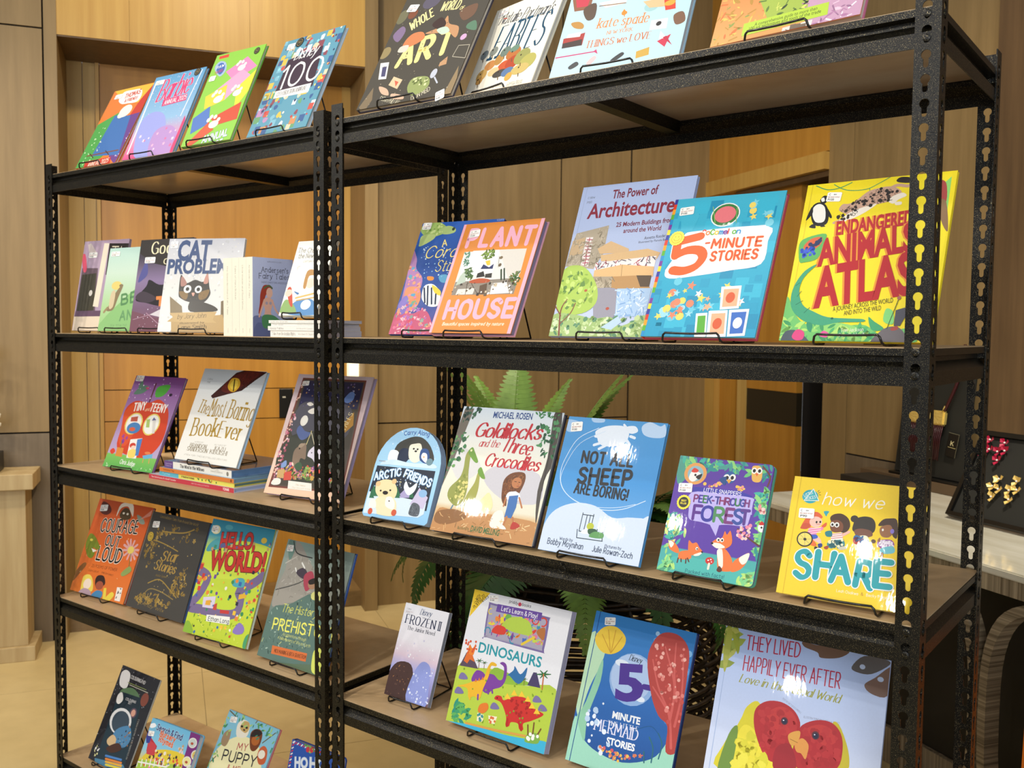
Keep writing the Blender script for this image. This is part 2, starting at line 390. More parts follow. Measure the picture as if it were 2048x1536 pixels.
def art_polys(item):
    """one artwork item -> list of (polygon, colours or colour)"""
    k = item[0]
    if k == 'P':                       # polygon, smooth?, colour
        P = [(item[2][i], item[2][i+1]) for i in range(0, len(item[2]), 2)]
        if item[1]: P = [(v.x, v.y) for v in crom([(a, b, 0) for a, b in P], True, 4)]
        return [(P, item[3])]
    if k == 'E': return [(ell(*item[1][:5]), item[2])]
    if k == 'L':                       # polyline stroke: smooth, pts, width, colour, taper
        P = [(item[2][i], item[2][i+1]) for i in range(0, len(item[2]), 2)]
        if item[1]: P = [(v.x, v.y) for v in crom([(a, b, 0) for a, b in P], False, 5)]
        tp = item[5] if len(item) > 5 else 0
        return [(p, item[4]) for p in ribbon(P, lambda a, t: item[3]*(1-tp*t), True)]
    if k == 'G':                       # vertical gradient print: x0,x1, [(y,col)...]
        _, x0, x1, st = item
        return [([(x0, a[0]), (x1, a[0]), (x1, b[0]), (x0, b[0])], (a[1], a[1], b[1], b[1])) for a, b in zip(st, st[1:])]
    if k == 'T':
        st, tx, x0, y0, x1, y1, h, col = item[1:9]
        ol, ow, arc = (list(item[9:])+[None, 0, 0])[:3] if len(item) > 9 else (None, 0, 0)
        out = []
        if ol: out += [(p, ol) for p in text_polys(st, tx, x0, y0, x1, y1, h, ow, arc)]
        return out, [(p, col) for p in text_polys(st, tx, x0, y0, x1, y1, h, 0, arc)]
    if k == 'D':                       # scattered motifs: region, n, rmin, rmax, colours, kind, seed
        P = [(item[1][i], item[1][i+1]) for i in range(0, len(item[1]), 2)]
        rnd = random.Random(item[7]); xs = [q[0] for q in P]; ys = [q[1] for q in P]; out = []; tries = 0; n = 0
        while n < item[2] and tries < item[2]*20:
            tries += 1; x = rnd.uniform(min(xs), max(xs)); y = rnd.uniform(min(ys), max(ys))
            if not inside(x, y, P): continue
            n += 1; c = rnd.choice(item[5])
            out += [(q, c) for q in motif(rnd.choice(item[6]), x, y, rnd.uniform(item[3], item[4]), rnd.uniform(0, 6.28), rnd)]
        return out
    return []
EPS = 4.5e-5
class Sheet:
    """flat artwork laid on a plane: z-ordered polygons with one colour each, stored as a colour attribute"""
    def __init__(s): s.v = []; s.f = []; s.c = []; s.boxes = []
    def add_poly(s, P, col, d):
        n = len(P)
        if n < 3: return
        base = len(s.v)
        cols = col if isinstance(col, list) else None
        lc = None if cols else lin(col)
        if True:
            tris = [(0, 1, 2)] if n == 3 else tessellate_polygon([[Vector((q[0], q[1], 0)) for q in P]])
        s.v += [(q[0], -d, q[1]) for q in P]
        for t in tris:
            a = P[t[0]]; b = P[t[1]]; c = P[t[2]]
            ar = (b[0]-a[0])*(c[1]-a[1])-(b[1]-a[1])*(c[0]-a[0])
            t = tuple(t) if ar > 0 else tuple(t)[::-1]
            s.f.append(tuple(base+i for i in t)); s.c.append([cols[i] if cols else lc for i in t])
    def layer(s, polys, hull):
        """polys share one layer"""
        cl = []
        for P, c in polys:
            if hull:
                if isinstance(c, tuple):
                    y0, y1, c0, c1 = P[0][1], P[2][1], lin(c[0]), lin(c[2])
                    P = clip_convex(P, hull)
                    c = [tuple(p+(q-p)*min(max((v[1]-y0)/(y1-y0), 0), 1) for p, q in zip(c0, c1)) for v in P]
                else: P = clip_convex(P, hull)
            if len(P) >= 3: cl.append((P, c))
        if not cl: return
        X = [q[0] for P, _ in cl for q in P]; Y = [q[1] for P, _ in cl for q in P]
        bb = (min(X), max(X), min(Y), max(Y)); l = 1
        for o, ol in s.boxes:
            if ol >= l and o[0] < bb[1] and o[1] > bb[0] and o[2] < bb[3] and o[3] > bb[2]: l = ol+1
        s.boxes.append((bb, l))
        for i, (P, c) in enumerate(cl): s.add_poly(P, c, l*EPS*1000+(i % 7)*EPS*100)
    def art(s, items, hull):
        for it in items:
            r = art_polys(it)
            if isinstance(r, tuple):
                for q in r: s.layer(q, hull)
            else: s.layer(r, hull)
def mesh_from(name, v, f, cols, mats, scale=0.001, mis=None):
    me = bpy.data.meshes.new(name); me.from_pydata([(a*scale, b*scale, c*scale) for a, b, c in v], [], f)
    for m in mats: me.materials.append(m)
    at = me.color_attributes.new('Col', 'FLOAT_COLOR', 'CORNER')
    flat = [x for cc in cols for c in cc for x in c]
    at.data.foreach_set('color', flat)
    if mis: me.polygons.foreach_set('material_index', mis)
    me.update(); return me

def rrect(w, h, r, corners=(1, 1, 1, 1)):
    """counter-clockwise outline, x from -w/2; corners bl, br, tr, tl rounded or not"""
    out = []
    for i, (cx, cy, a0) in enumerate(((-w/2, 0, pi), (w/2, 0, 1.5*pi), (w/2, h, 0), (-w/2, h, .5*pi))):
        if not corners[i] or r <= 0: out.append((cx, cy)); continue
        sx = 1 if cx < 0 else -1; sy = 1 if cy == 0 else -1
        for k in range(5): out.append((cx+sx*r+r*cos(a0+k*pi/8), cy+sy*r+r*sin(a0+k*pi/8)))
    return out
def inset(P, d, left=None):
    """shrink an outline toward its box centre by d mm (left edge by 'left')"""
    xs = [p[0] for p in P]; ys = [p[1] for p in P]; x0, x1, y0, y1 = min(xs), max(xs), min(ys), max(ys)
    l = d if left is None else left
    return [(x0+l+(p[0]-x0)/(x1-x0)*(x1-x0-l-d), y0+d+(p[1]-y0)/(y1-y0)*(y1-y0-2*d)) for p in P]
def slab(v, f, c, P, y0, y1, cf, cs, cb):
    n = len(P); b = len(v)
    v += [(p[0], y0, p[1]) for p in P]+[(p[0], y1, p[1]) for p in P]
    f.append(tuple(range(b, b+n))); c.append([lin(cf)]*n)
    f.append(tuple(range(b+2*n-1, b+n-1, -1))); c.append([lin(cb)]*n)
    for k in range(n):
        j = (k+1) % n; f.append((b+k, b+n+k, b+n+j, b+j)); c.append([lin(cs)]*4)

cov_gloss = mat('printed_cover_gloss', rough=.45, spec=.28, coat=.4, coat_rough=.03, attr='Col', noise=(260, .05))
cov_wrap = mat('printed_cover_shrinkwrapped', rough=.45, spec=.28, coat=.55, coat_rough=.025, attr='Col', noise=(260, .05), coatbump=(34, .12, (1, 1, .35)))
cov_matte = mat('printed_cover_matte', rough=.5, spec=.28, coat=.15, coat_rough=.2, attr='Col', noise=(260, .05))
sticker_m = mat('sticker_paper', rough=.5, attr='Col')
paper_m = {}
def pages_mat(col):
    if col not in paper_m: paper_m[col] = mat('paper_'+col.strip('#'), col, rough=.75, noise=(900, .28, (.02, 1, .02)))
    return paper_m[col]

def book_matrix(unit, x, y, z, yaw, tilt):
    u = Vector((cos(yaw), sin(yaw), 0)); n0 = Vector((-sin(yaw), cos(yaw), 0)); zz = Vector((0, 0, 1))
    v = zz*cos(tilt)+n0*sin(tilt); b = n0*cos(tilt)-zz*sin(tilt)
    return UNIT[unit] @ Matrix(((u.x, b.x, v.x, x), (u.y, b.y, v.y, y), (u.z, b.z, v.z, z), (0, 0, 0, 1)))
def make_book(label, mw, w, h, thk, base, items, spine=None, back=None, pages='#e9e4d6', finish='g', outline=None, r=0, hard=True, stickers=(), seals=(), spine_items=(), cat='book', name='book', group=None, extra_parts=None):
    """w, h, thk in mm; outline counter-clockwise in mm with x centred"""
    B = thing(name, label, cat, mw=mw, group=group)
    P = outline or rrect(w, h, r, (0, 1, 1, 0))
    ts = 2.2 if hard else .4
    spine = spine or base; back = back or spine
    v = []; f = []; c = []
    slab(v, f, c, P, 0, ts, base, base, base)
    slab(v, f, c, P, thk-ts, thk, back, back, back)
    ys = [p[1] for p in P if p[0] < -w/2+.5]
    slab(v, f, c, [(-w/2, min(ys)), (-w/2+ts, min(ys)), (-w/2+ts, max(ys)), (-w/2, max(ys))], ts, thk-ts, spine, spine, spine)
    sh = Sheet(); hull = P
    sh.art(items, hull)
    n0 = len(v); v += sh.v; f += [tuple(i+n0 for i in q) for q in sh.f]; c += sh.c
    if spine_items:
        sp = Sheet(); sp.art(spine_items, None); n0 = len(v)
        v += [(-w/2+e_[1], thk-e_[2], h-e_[0]) for e_ in sp.v]; f += [tuple(i+n0 for i in q) for q in sp.f]; c += sp.c
    me = mesh_from('cover', v, f, c, [{'g': cov_gloss, 'w': cov_wrap, 'm': cov_matte}[finish]])
    o = bpy.data.objects.new('cover', me); COL.objects.link(o); o.parent = B
    if thk > 2*ts+1:
        ins = 3 if hard else .3
        bm = bmesh.new(); Q = inset(P, ins, ts)
        extrude_poly(bm, Q, lambda p: Vector((p[0], ts, p[1]))*.001, lambda p: Vector((p[0], thk-ts, p[1]))*.001)
        bmesh.ops.recalc_face_normals(bm, faces=bm.faces)
        link('page_block', bm, pages_mat(pages), B)
    for kind, lst in (('price_sticker', stickers), ('seal', seals)):
        for sp in lst: add_sticker(kind, B, sp)
    if extra_parts: extra_parts(B)
    return B
def add_sticker(kind, B, sp):
    """sp = (outline pts, colour, items)"""
    P, col, items = sp
    v = []; f = []; c = []
    d = 1.05
    n = len(P); 
    v += [(p[0], -d, p[1]) for p in P]+[(p[0], -d+.12, p[1]) for p in P]
    f.append(tuple(range(n))); c.append([lin(col)]*n)
    for k in range(n):
        j = (k+1) % n; f.append((k, n+k, n+j, j)); c.append([lin(col)]*4)
    sh = Sheet(); sh.art(items, None); n0 = len(v)
    v += [(a, b-d, e) for a, b, e in sh.v]; f += [tuple(i+n0 for i in q) for q in sh.f]; c += sh.c
    me = mesh_from(kind, v, f, c, [sticker_m]); o = bpy.data.objects.new(kind, me); COL.objects.link(o); o.parent = B
    return o
def price_sticker(cx, cy, w, h, rot, price):
    """white price label with the sale's name"""
    c, s = cos(radians(rot)), sin(radians(rot))
    R = lambda x, y: (cx+x*c-y*s, cy+x*s+y*c)
    P = [R(*q) for q in ((-w/2, -h*.42), (-w*.42, -h/2), (w*.42, -h/2), (w/2, -h*.42), (w/2, h*.42), (w*.42, h/2), (-w*.42, h/2), (-w/2, h*.42))]
    def T(t, x, y, wd, hh, col): a = R(x, y); b = R(x+wd, y); return ('T', 'B', t, a[0], a[1], b[0], b[1], hh, col)
    return (P, '#f6f4ee', [T('C', -w*.38, h*.16, w*.1, h*.2, '#333'), T('BBW', -w*.05, h*.2, w*.2, h*.12, '#444'), T('BIG BAD WOLF', -w*.4, -h*.08, w*.8, h*.12, '#a2503c'), T(price, -w*.38, -h*.38, w*.42, h*.2, '#333')])

wire_m = mat('black_wire', '#0b0b0c', rough=.25, spec=.6)
def make_stand(label, unit, x, y, z, yaw, tilt, thk, h, w=.1, group='wire book stands'):
    """small wire easel under a leaning book; y = where the cover's front bottom edge sits"""
    M = UNIT[unit] @ Matrix.Translation((x, y, z)) @ Matrix.Rotation(yaw, 4, 'Z')
    B = thing('book_stand', label, 'book stand', mw=M, group=group)
    a = w/2; r = .0019; t = thk/cos(tilt)
    bm = bmesh.new()
    pts = [(-a, t+.012, r), (-a, -.004, r), (-a, -.012, r+.001), (-a*.97, -.0165, .006), (-a*.93, -.0185, .014), (-a*.86, -.0185, .0175), (-a*.5, -.0185, .0168), (0, -.0185, .0163), (a*.5, -.0185, .0168), (a*.86, -.0185, .0175), (a*.93, -.0185, .014), (a*.97, -.0165, .006), (a, -.012, r+.001), (a, -.004, r), (a, t+.012, r)]
    tube(bm, pts, r, 8); link('front_lip', bm, wire_m, B, True)
    hh = min(.62*h, .16); bm = bmesh.new(); y0 = t+.012
    top = lambda s: (s*a*.8, y0+hh*math.tan(tilt)*.95, hh)
    tube(bm, [(-a, y0, r), (-a*.9, y0+.5*hh*math.tan(tilt)*.95, hh*.5), top(-1), (0, top(0)[1], hh+.004), top(1), (a*.9, y0+.5*hh*math.tan(tilt)*.95, hh*.5), (a, y0, r)], r, 6)
    link('back_frame', bm, wire_m, B, True)
    bm = bmesh.new(); yb = y0+hh*math.tan(tilt)+.055
    tube(bm, [(-a*.55, top(0)[1]+.002, hh*.96), (-a*.6, yb, r), (a*.6, yb, r), (a*.55, top(0)[1]+.002, hh*.96)], r, 6)
    tube(bm, [(a*.6, yb, r), (a*.9, y0, r)], r, 6)
    link('rear_leg', bm, wire_m, B, True)
    return B

OXL, OYL, YAL = -1.326305, 0.032667, 0.0082235
UNIT = {'R': Matrix.Identity(4), 'L': Matrix.Translation((OXL, OYL, 0)) @ Matrix.Rotation(YAL, 4, 'Z')}

# ------------------------------------------------------------ room
OA = Vector((-2.35306, 1.49907, 0)); TH = radians(57.5)
AV = Vector((cos(TH), sin(TH), 0)); NV = Vector((sin(TH), -cos(TH), 0)); ZV = Vector((0, 0, 1))
MA = Matrix(((AV.x, NV.x, 0, OA.x), (AV.y, NV.y, 0, OA.y), (0, 0, 1, 0), (0, 0, 0, 1)))     # (along the back wall, out of it, up)
PB = Vector((-0.95224, 3.84681, 0))
MB = Matrix(((NV.x, -AV.x, 0, PB.x), (NV.y, -AV.y, 0, PB.y), (0, 0, 1, 0), (0, 0, 0, 1)))   # (along the right-hand wall, out of it, up)
def panels(name, M, m, boxes, bevel=0.0):
    bm = bmesh.new()
    for b in boxes:
        mi = b[6] if len(b) > 6 else 0; box(bm, *b[:6], mi=mi)
    bm.transform(M); bmesh.ops.recalc_face_normals(bm, faces=bm.faces)
    return structure(link(name, bm, m))
G = (9, 9, .9)
brown = mat('brown_veneer', '#967c50', rough=.5, grain=((26, 26, 1.6), '#846c43'))
brown_lo = mat('grey_brown_veneer', '#7d6d56', rough=.5, grain=((30, 30, 1.8), '#6b5c47'))
brown_dk = mat('dark_and_shaded_veneer', '#6b5234', rough=.5, grain=((26, 26, 1.6), '#59432a'))
yellow = mat('honey_veneer', '#c9a153', rough=.45, grain=((24, 24, .9), '#b88d42'))
orange = mat('amber_veneer', '#c08a36', rough=.4, grain=((22, 22, .9), '#ad7829'))
beige_s = mat('pale_veneer', '#c9a862', rough=.45, grain=((34, 34, 1.0), '#b8944e'))
gap = mat('seam_shadow_gap', '#1b140d', rough=.9)
tile = mat('beige_floor_tile', '#cdb783', rough=.38, grain=((2.2, 2.2, 2.2), '#bfa873'), noise=(14, .10))
marble_br = mat('brown_stone', '#8a7049', rough=.3, grain=((5, 5, 14), '#5f4a2c'))

# floor: large tiles with fine joints
bm = bmesh.new()
TS = .9
for i in range(-6, 7):
    for j in range(-6, 7):
        x0, y0 = i*TS-.22, j*TS+.34; box(bm, x0+.0012, x0+TS-.0012, y0+.0012, y0+TS-.0012, -.02, 0)
box(bm, -6*TS-.3, 7*TS-.2, -6*TS+.3, 7*TS+.36, -.03, -.0015, 1)
bm.transform(Matrix.Rotation(TH, 4, 'Z')); bmesh.ops.recalc_face_normals(bm, faces=bm.faces)
structure(link('floor', bm, [tile, mat('tile_joint', '#8f7c55', rough=.8)]))
g = .004
panels('wall_left', MA, [brown, brown_lo, gap], [(-3.6, -.87-g, -.04, 0, 2.865+g, 3.7), (-3.6, -.87-g, -.04, 0, 1.0+g, 2.865-g), (-3.6, -.87-g, -.04, 0, 0, 1.0-g, 1), (-3.6, -.86, -.06, -.012, 0, 3.7, 2)])
panels('trim_1', MA, brown, [(-.866, -.812, -.45, .004, 0, 3.7)])
panels('wall_back', MA, [yellow, brown_dk, gap], [(-.812, -.5, -.43, 0, 2.845, 3.7), (-.499, .05, -.43, 0, 2.845, 3.7), (.051, .622, -.43, 0, 2.845, 3.7), (-.811, .621, -.43, -.004, 2.838, 2.8449, 1)])  # soffit face takes the darker veneer: shade under the header put into colour
panels('wall_niche', MA, [orange, beige_s, brown_dk, gap, yellow], [
    (-.66, .575, -.47, -.431, 1.168+g*.6, 2.84), (-.66, .575, -.47, -.431, 1.003+g*.6, 1.168-g*.6), (-.66, .575, -.47, -.431, 0, 1.003-g*.6), (-.66, .575, -.48, -.436, 0, 2.84, 3),
    (-.812, -.742, -.47, -.425, 0, 2.84, 1), (-.739, -.682, -.47, -.43, 0, 2.84, 1), (-.68, -.662, -.47, -.415, 0, 2.84, 4), (.575, .622, -.47, -.42, 0, 2.84, 4)])
panels('baseboard_niche', MA, marble_br, [(-.812, .622, -.42, -.11, 0, .085)])
panels('trim_2', MA, brown, [(.622, .69, -.47, 0, 0, 3.7)])
panels('wall_centre', MA, [brown, gap], [(.694, 1.758-g, -.12, -.08, .994+g, 3.7), (.694, 1.758-g, -.12, -.08, 0, .994-g), (1.758+g, 2.2-g, -.12, -.08, .994+g, 3.7), (1.758+g, 2.2-g, -.12, -.08, 0, .994-g),
    (2.2+2*g, 2.74, -.12, -.08, 0, 3.7), (.69, 2.74, -.14, -.09, 0, 3.7, 1)])
panels('wall_right', MB, [brown, brown_dk, gap, brown_lo], [(1.085, 1.262, -.06, 0, 0, 3.7), (1.266, 2.1, -.06, 0, .92+g, 3.7), (1.266, 2.1, -.06, 0, 0, .92-g, 3), (1.08, 2.1, -.08, -.01, 0, 3.7, 2), (2.105, 4.6, -.06, .03, 0, 3.7, 1)])
panels('trim_3', MB, [orange, yellow], [(0, 1.085, -.3, .01, 2.40, 3.7), (0, 1.085, -.3, .03, 2.31, 2.396, 1)])
panels('trim_4', MB, [yellow, beige_s, orange], [(-.04, .103, -.3, .01, 0, 2.31, 0), (.1035, .217, -.3, -.03, 0, 2.31, 2), (.25, .336, -.3, -.055, 0, 2.31, 1)])
panels('wall_alcove', MB, [gap, brown_dk], [(.218, .249, -.32, -.16, 0, 2.31, 0), (.80, 1.084, -.5, -.38, 0, 2.31), (.797, .801, -.38, -.102, 0, 2.28), (1.076, 1.084, -.38, -.062, 0, 2.28), (.262, 1.076, -.56, -.51, 0, 2.4, 0), (.263, 1.076, -.5, -.01, 2.28, 2.309, 1)])
# the amber door with its dark glazed band
structure(panels('door_1', MB, [orange, mat('door_dark_band', '#2a2418', rough=.35)], [(.338, .796, -.1, -.06, 0, 1.0), (.338, .796, -.1, -.06, 1.18, 2.28), (.338, .796, -.1, -.063, 1.0, 1.18, 1)]))

# small wall fittings
def boxM(bm, M, *a, mi=0): box(bm, *a, mi=mi, M=M)
sw = bbox_obj('switch_plate', mat('black_plastic', '#15130f', rough=.35), None, .228, .302, -.43, -.418, 1.005, 1.165, .003, MA)
tag(sw, 'square black switch plate on the amber panel wall behind the left rack', 'switch plate')
dot = bbox_obj('indicator', mat('pale_print', '#c8c4b4'), sw, .245, .262, -.4185, -.4165, 1.115, 1.123, 0, MA)
wl = thing('wall_light', 'small cream rounded lit lamp on the brown column between the two racks', 'wall light', mw=MA @ Matrix.Translation((.628, -.2, 1.28)))
bm = bmesh.new(); extrude_poly(bm, [(p[0]*.001, p[1]*.001-.043) for p in rrect(62, 86, 14)], lambda p: Vector((-.06, p[0], p[1])), lambda p: Vector((-.006, p[0], p[1])))
bmesh.ops.recalc_face_normals(bm, faces=bm.faces); link('lamp_cover', bm, mat('lit_cream_cover', '#f4e6c0', rough=.4, emit=('#ffeec4', 1.3)), wl)
bbox_obj('back_plate', mat('brass_plate', '#8d7440', rough=.4, metal=.7), wl, -.0065, 0, -.026, .026, -.036, .036, .002)

# ------------------------------------------------------------ pedestal with a statue at the far left
ash = mat('pale_ash_wood', '#bfa97c', rough=.5, grain=((22, 22, 1.4), '#a98f62'))
pd = thing('display_pedestal', 'pale wooden pedestal with overhanging top at the left edge of the picture', 'pedestal', mw=MA @ Matrix.Translation((-1.16, .14, 0)))
bbox_obj('base', ash, pd, -.242, .242, -.115, .121, 0, .066, .002)
bbox_obj('body', ash, pd, -.215, .212, -.1, .098, .066, .775, .002)
bbox_obj('top', ash, pd, -.25, .248, -.12, .135, .775, .845, .003)
st = thing('statue', 'bronze figure with a cream disc on a black block at the left edge', 'statue', mw=MA @ Matrix.Translation((-1.16, .14, .8455)))
bbox_obj('plinth', mat('black_stone', '#16130f', rough=.4), st, -.12, .105, -.07, .085, 0, .085, .004)
bronze = mat('dark_bronze', '#3b2414', rough=.3, metal=.6)
bm = bmesh.new()
tube(bm, crom([(-.02, 0, .085), (-.03, 0, .16), (-.055, .01, .24), (-.02, .01, .33), (-.04, .01, .43), (.0, .02, .5)], sub=5), .022, 10)
tube(bm, crom([(-.03, .01, .33), (.03, .03, .36), (.055, .04, .43), (.045, .05, .5)], sub=5), .012, 8)
tube(bm, crom([(-.05, .01, .23), (.0, .04, .215), (.06, .05, .225)], sub=5), .011, 8)
link('figure', bm, bronze, st, True)
bm = bmesh.new(); bmesh.ops.create_uvsphere(bm, u_segments=16, v_segments=10, radius=.042, matrix=Matrix.Translation((.055, .045, .545)) @ Matrix.Diagonal((1, .45, .8, 1))); link('disc', bm, mat('cream_shell', '#e6d9b4', rough=.35), st, True)
bm = bmesh.new(); rnd = random.Random(4)
for k in range(26):
    bmesh.ops.create_icosphere(bm, subdivisions=1, radius=rnd.uniform(.012, .02), matrix=Matrix.Translation((.06+rnd.uniform(-.06, .045), .05+rnd.uniform(-.03, .03), .235+rnd.uniform(-.022, .022))))
link('cloud', bm, mat('white_plaster', '#ddd8c6', rough=.6), st, True)

# ------------------------------------------------------------ marble display table and what stands on it
marble = mat('cream_marble', '#efe8d2', rough=.12, coat=.3, grain=((2.2, 9, 6), '#cfc5a8'))
marble_w = mat('white_marble_edge', '#eceaf0', rough=.15)
slat = mat('striped_grey_wood', '#b9a584', rough=.45, grain=((70, 70, .5), '#54452f'))
slat_h = mat('striped_grey_wood_hoop', '#b9a584', rough=.45, grain=((.4, .4, 120), '#54452f'))
dark = mat('dark_espresso', '#1d1913', rough=.55)
TBL = MB @ Matrix.Identity(4)
# table frame: origin at the left front corner on the floor, x along NV, y into the depth (AV)
T0 = Vector((.034, 2.145, 0)); TK_ = .9028
MT = Matrix(((NV.x, AV.x, 0, T0.x), (NV.y, AV.y, 0, T0.y), (0, 0, 1, 0), (0, 0, 0, 1))) @ Matrix.Scale(TK_, 4)
tb = thing('display_table', 'long display table with cream marble top and striped wooden edge behind the right rack', 'table', mw=MT)
bm = bmesh.new(); box(bm, 0, 2.3, 0, .963, .9165, .9415)
bmesh.ops.recalc_face_normals(bm, faces=bm.faces); bmesh.ops.bevel(bm, geom=bm.edges[:], offset=.004, segments=2, affect='EDGES'); link('marble_top', bm, marble, tb)
bbox_obj('edge_band', slat, tb, .01, 2.29, .01, .953, .861, .9164, .001)
bbox_obj('body', dark, tb, .12, 2.2, .22, .7, .1405, .8605, .002)
bbox_obj('foot', slat, tb, .1, 2.22, .2, .72, 0, .14, .002)
for hx in (.95, 1.62):
    bm = bmesh.new(); n = 48; rings = []
    for k in range(n):
        an = 2*pi*k/n; c, s_ = cos(an), sin(an); e = .62
        px = math.copysign(abs(c)**e, c); pz = math.copysign(abs(s_)**e, s_)
        r1 = Vector((hx+.33*px, 0, .43+.43*pz)); r0 = Vector((hx+.30*px, 0, .43+.40*pz))
        rings.append([bm.verts.new(q) for q in (r1+Vector((0, .03, 0)), r1+Vector((0, .09, 0)), r0+Vector((0, .09, 0)), r0+Vector((0, .03, 0)))])
    for k in range(n):
        A_, B_ = rings[k], rings[(k+1) % n]
        for q in range(4): bm.faces.new((A_[q], A_[(q+1) % 4], B_[(q+1) % 4], B_[q]))
    bmesh.ops.recalc_face_normals(bm, faces=bm.faces)
    link('hoop_leg', bm, slat_h, tb)
felt = mat('black_felt', '#1b190f', rough=.8)
frame_b = mat('black_lacquer', '#0d0c0a', rough=.3)
def tm(px, py, lean): return MT @ Matrix.Translation((px, py, .942)) @ Matrix.Rotation(-lean, 4, 'X')
riser = bbox_obj('display_riser', mat('brown_box', '#5e4a33', rough=.5), None, -.25, 1.2, .862, .96, .9422, .9885, .002, MT); tag(riser, 'low brown riser block at the back of the marble table', 'riser')
b1 = thing('display_board', 'leaning black display board holding the fringed bag behind the right rack', 'display board', mw=MT @ Matrix.Translation((.12, .905, .9895)) @ Matrix.Rotation(-.12, 4, 'X'))
bbox_obj('panel', felt, b1, -.185, .23, 0, .012, .014, .5, .002); bbox_obj('base_rail', frame_b, b1, -.19, .235, -.03, .03, 0, .012, .002, Matrix.Rotation(.12, 4, 'X'))
b2 = thing('display_board', 'low sloping black tray board with red and gold earrings on the marble table', 'display board', mw=MT @ Matrix.Translation((.7, .47, .9495)))
TL2 = Matrix.Rotation(-.5, 4, 'X')
bbox_obj('panel', felt, b2, .018, .78, 0, .012, .02, .355, .002, TL2); bm = bmesh.new()
for q in ((0, .8, -.012, .014, .004, .02), (0, .8, -.012, .014, .355, .375), (0, .018, -.012, .014, .02, .355), (.78, .8, -.012, .014, .02, .355)): box(bm, *q, M=TL2)
bmesh.ops.recalc_face_normals(bm, faces=bm.faces); link('frame', bm, frame_b, b2); bbox_obj('strut', frame_b, b2, .38, .42, .19, .2, 0, .3, .001)
# fringed evening bag hanging on the upright board
MBAG = b1.matrix_world @ Matrix.Translation((0, -.012, 0))
bag = thing('evening_bag', 'small dark red fringed evening bag with a gold sequin band and strap', 'bag', mw=MBAG @ Matrix.Translation((.005, -.001, .128)) @ Matrix.Scale(1.25, 4))
gold = mat('gold_sequins', '#f0d478', rough=.35, metal=.6, bump=(110, 1.0, .004)); wine = mat('wine_fringe', '#3a0a0c', rough=.35)
bm = bmesh.new(); box(bm, -.1, .09, -.022, 0, .1, .155); bmesh.ops.recalc_face_normals(bm, faces=bm.faces); bmesh.ops.bevel(bm, geom=bm.edges[:], offset=.006, segments=2, affect='EDGES'); link('band', bm, gold, bag)
bm = bmesh.new(); rnd = random.Random(8)
for k in range(46):
    x = -.097+k*.0041; tube(bm, [(x, -.014-.004*(k % 2), .102), (x-.004, -.017-.004*(k % 2), .05), (x-.006+rnd.uniform(-.003, .003), -.014, rnd.uniform(-.03, -.018))], .0024, 5)
link('fringe', bm, wine, bag, True)
bm = bmesh.new(); tube(bm, crom([(.08, -.012, .155), (.098, -.014, .19), (.125, -.012, .27), (.135, -.01, .36), (.13, -.006, .4)], sub=4), .006, 7); link('strap', bm, wine, bag, True)
bm = bmesh.new(); tube(bm, [(.075, -.012, .152), (.086, -.014, .172)], .006, 6); link('clasp', bm, gold, bag, True)
card = thing('price_card', 'small black card with a gold letter K beside the fringed bag', 'card', mw=MBAG @ Matrix.Translation((.155, -.003, .12)) @ Matrix.Rotation(.1, 4, 'Y') @ Matrix.Scale(1.15, 4))
sh = Sheet(); sh.add_poly([(-26, 0), (26, 0), (26, 92), (-26, 92)], '#14120e', 0)
sh.art([('T', 's', 'K', -7, 44, 7, 44, 17, '#e8d9a0'), ('L', 0, [-18, 36, 20, 36], 1.6, '#c9b87a'), ('L', 0, [-26, 92, 26, 92], 1.2, '#8a8468'), ('L', 0, [26, 0, 26, 92], 1.2, '#8a8468')], None)
o_ = bpy.data.objects.new('card_face', mesh_from('card_face', sh.v, sh.f, sh.c, [cov_matte])); COL.objects.link(o_); o_.parent = card
bbox_obj('card_back', frame_b, card, -.026, .026, .0003, .0018, 0, .092)
# earrings: each a flower drop of three petals clusters
pearl = mat('pearl', '#f6efe2', rough=.2)
def earring(label, mw, m, group, flip=1):
    E_ = thing('earring', label, 'earring', mw=mw @ Matrix.Scale(1.25, 4), group=group)
    bm = bmesh.new(); rnd = random.Random(len(label)+flip)
    cl = ((0, .0, .034), (.012*flip, 0, .008), (-.012*flip, 0, .002), (.0, 0, -.026))
    for (cx, cy, cz) in cl:
        for k in range(3):
            an = k*2.1+rnd.uniform(0, 1); d = Vector((cos(an), -.35, sin(an)))
            tip = Vector((cx, cy-.004, cz))+d*.019; base = Vector((cx, cy, cz)); sd = Vector((-sin(an), 0, cos(an)))*.0085; mid = base.lerp(tip, .55)+Vector((0, -.003, 0))
            v = [bm.verts.new(p) for p in (base, mid+sd, tip, mid-sd)]; w_ = [bm.verts.new(p+Vector((0, .0012, 0))) for p in (base, mid+sd, tip, mid-sd)]
            bm.faces.new((v[0], v[3], v[2], v[1])); bm.faces.new(w_)
            for q in range(4): bm.faces.new((v[q], v[(q+1) % 4], w_[(q+1) % 4], w_[q]))
    bmesh.ops.recalc_face_normals(bm, faces=bm.faces); link('petals', bm, m, E_)
    for (cx, cy, cz) in cl:
        bm = bmesh.new(); bmesh.ops.create_icosphere(bm, subdivisions=2, radius=.0032, matrix=Matrix.Translation((cx, cy-.005, cz))); link('pearl_bead', bm, pearl, E_, True)
    return E_
redm = mat('red_enamel', '#b3123a', rough=.3, coat=.5); gldm = mat('pale_gold', '#ecc96f', rough=.4, metal=.35)
ME = b2.matrix_world @ TL2
earring('crimson petal earring, nearer the black post', ME @ Matrix.Translation((.053, -.006, .295)), redm, 'earrings on the black board', -1)
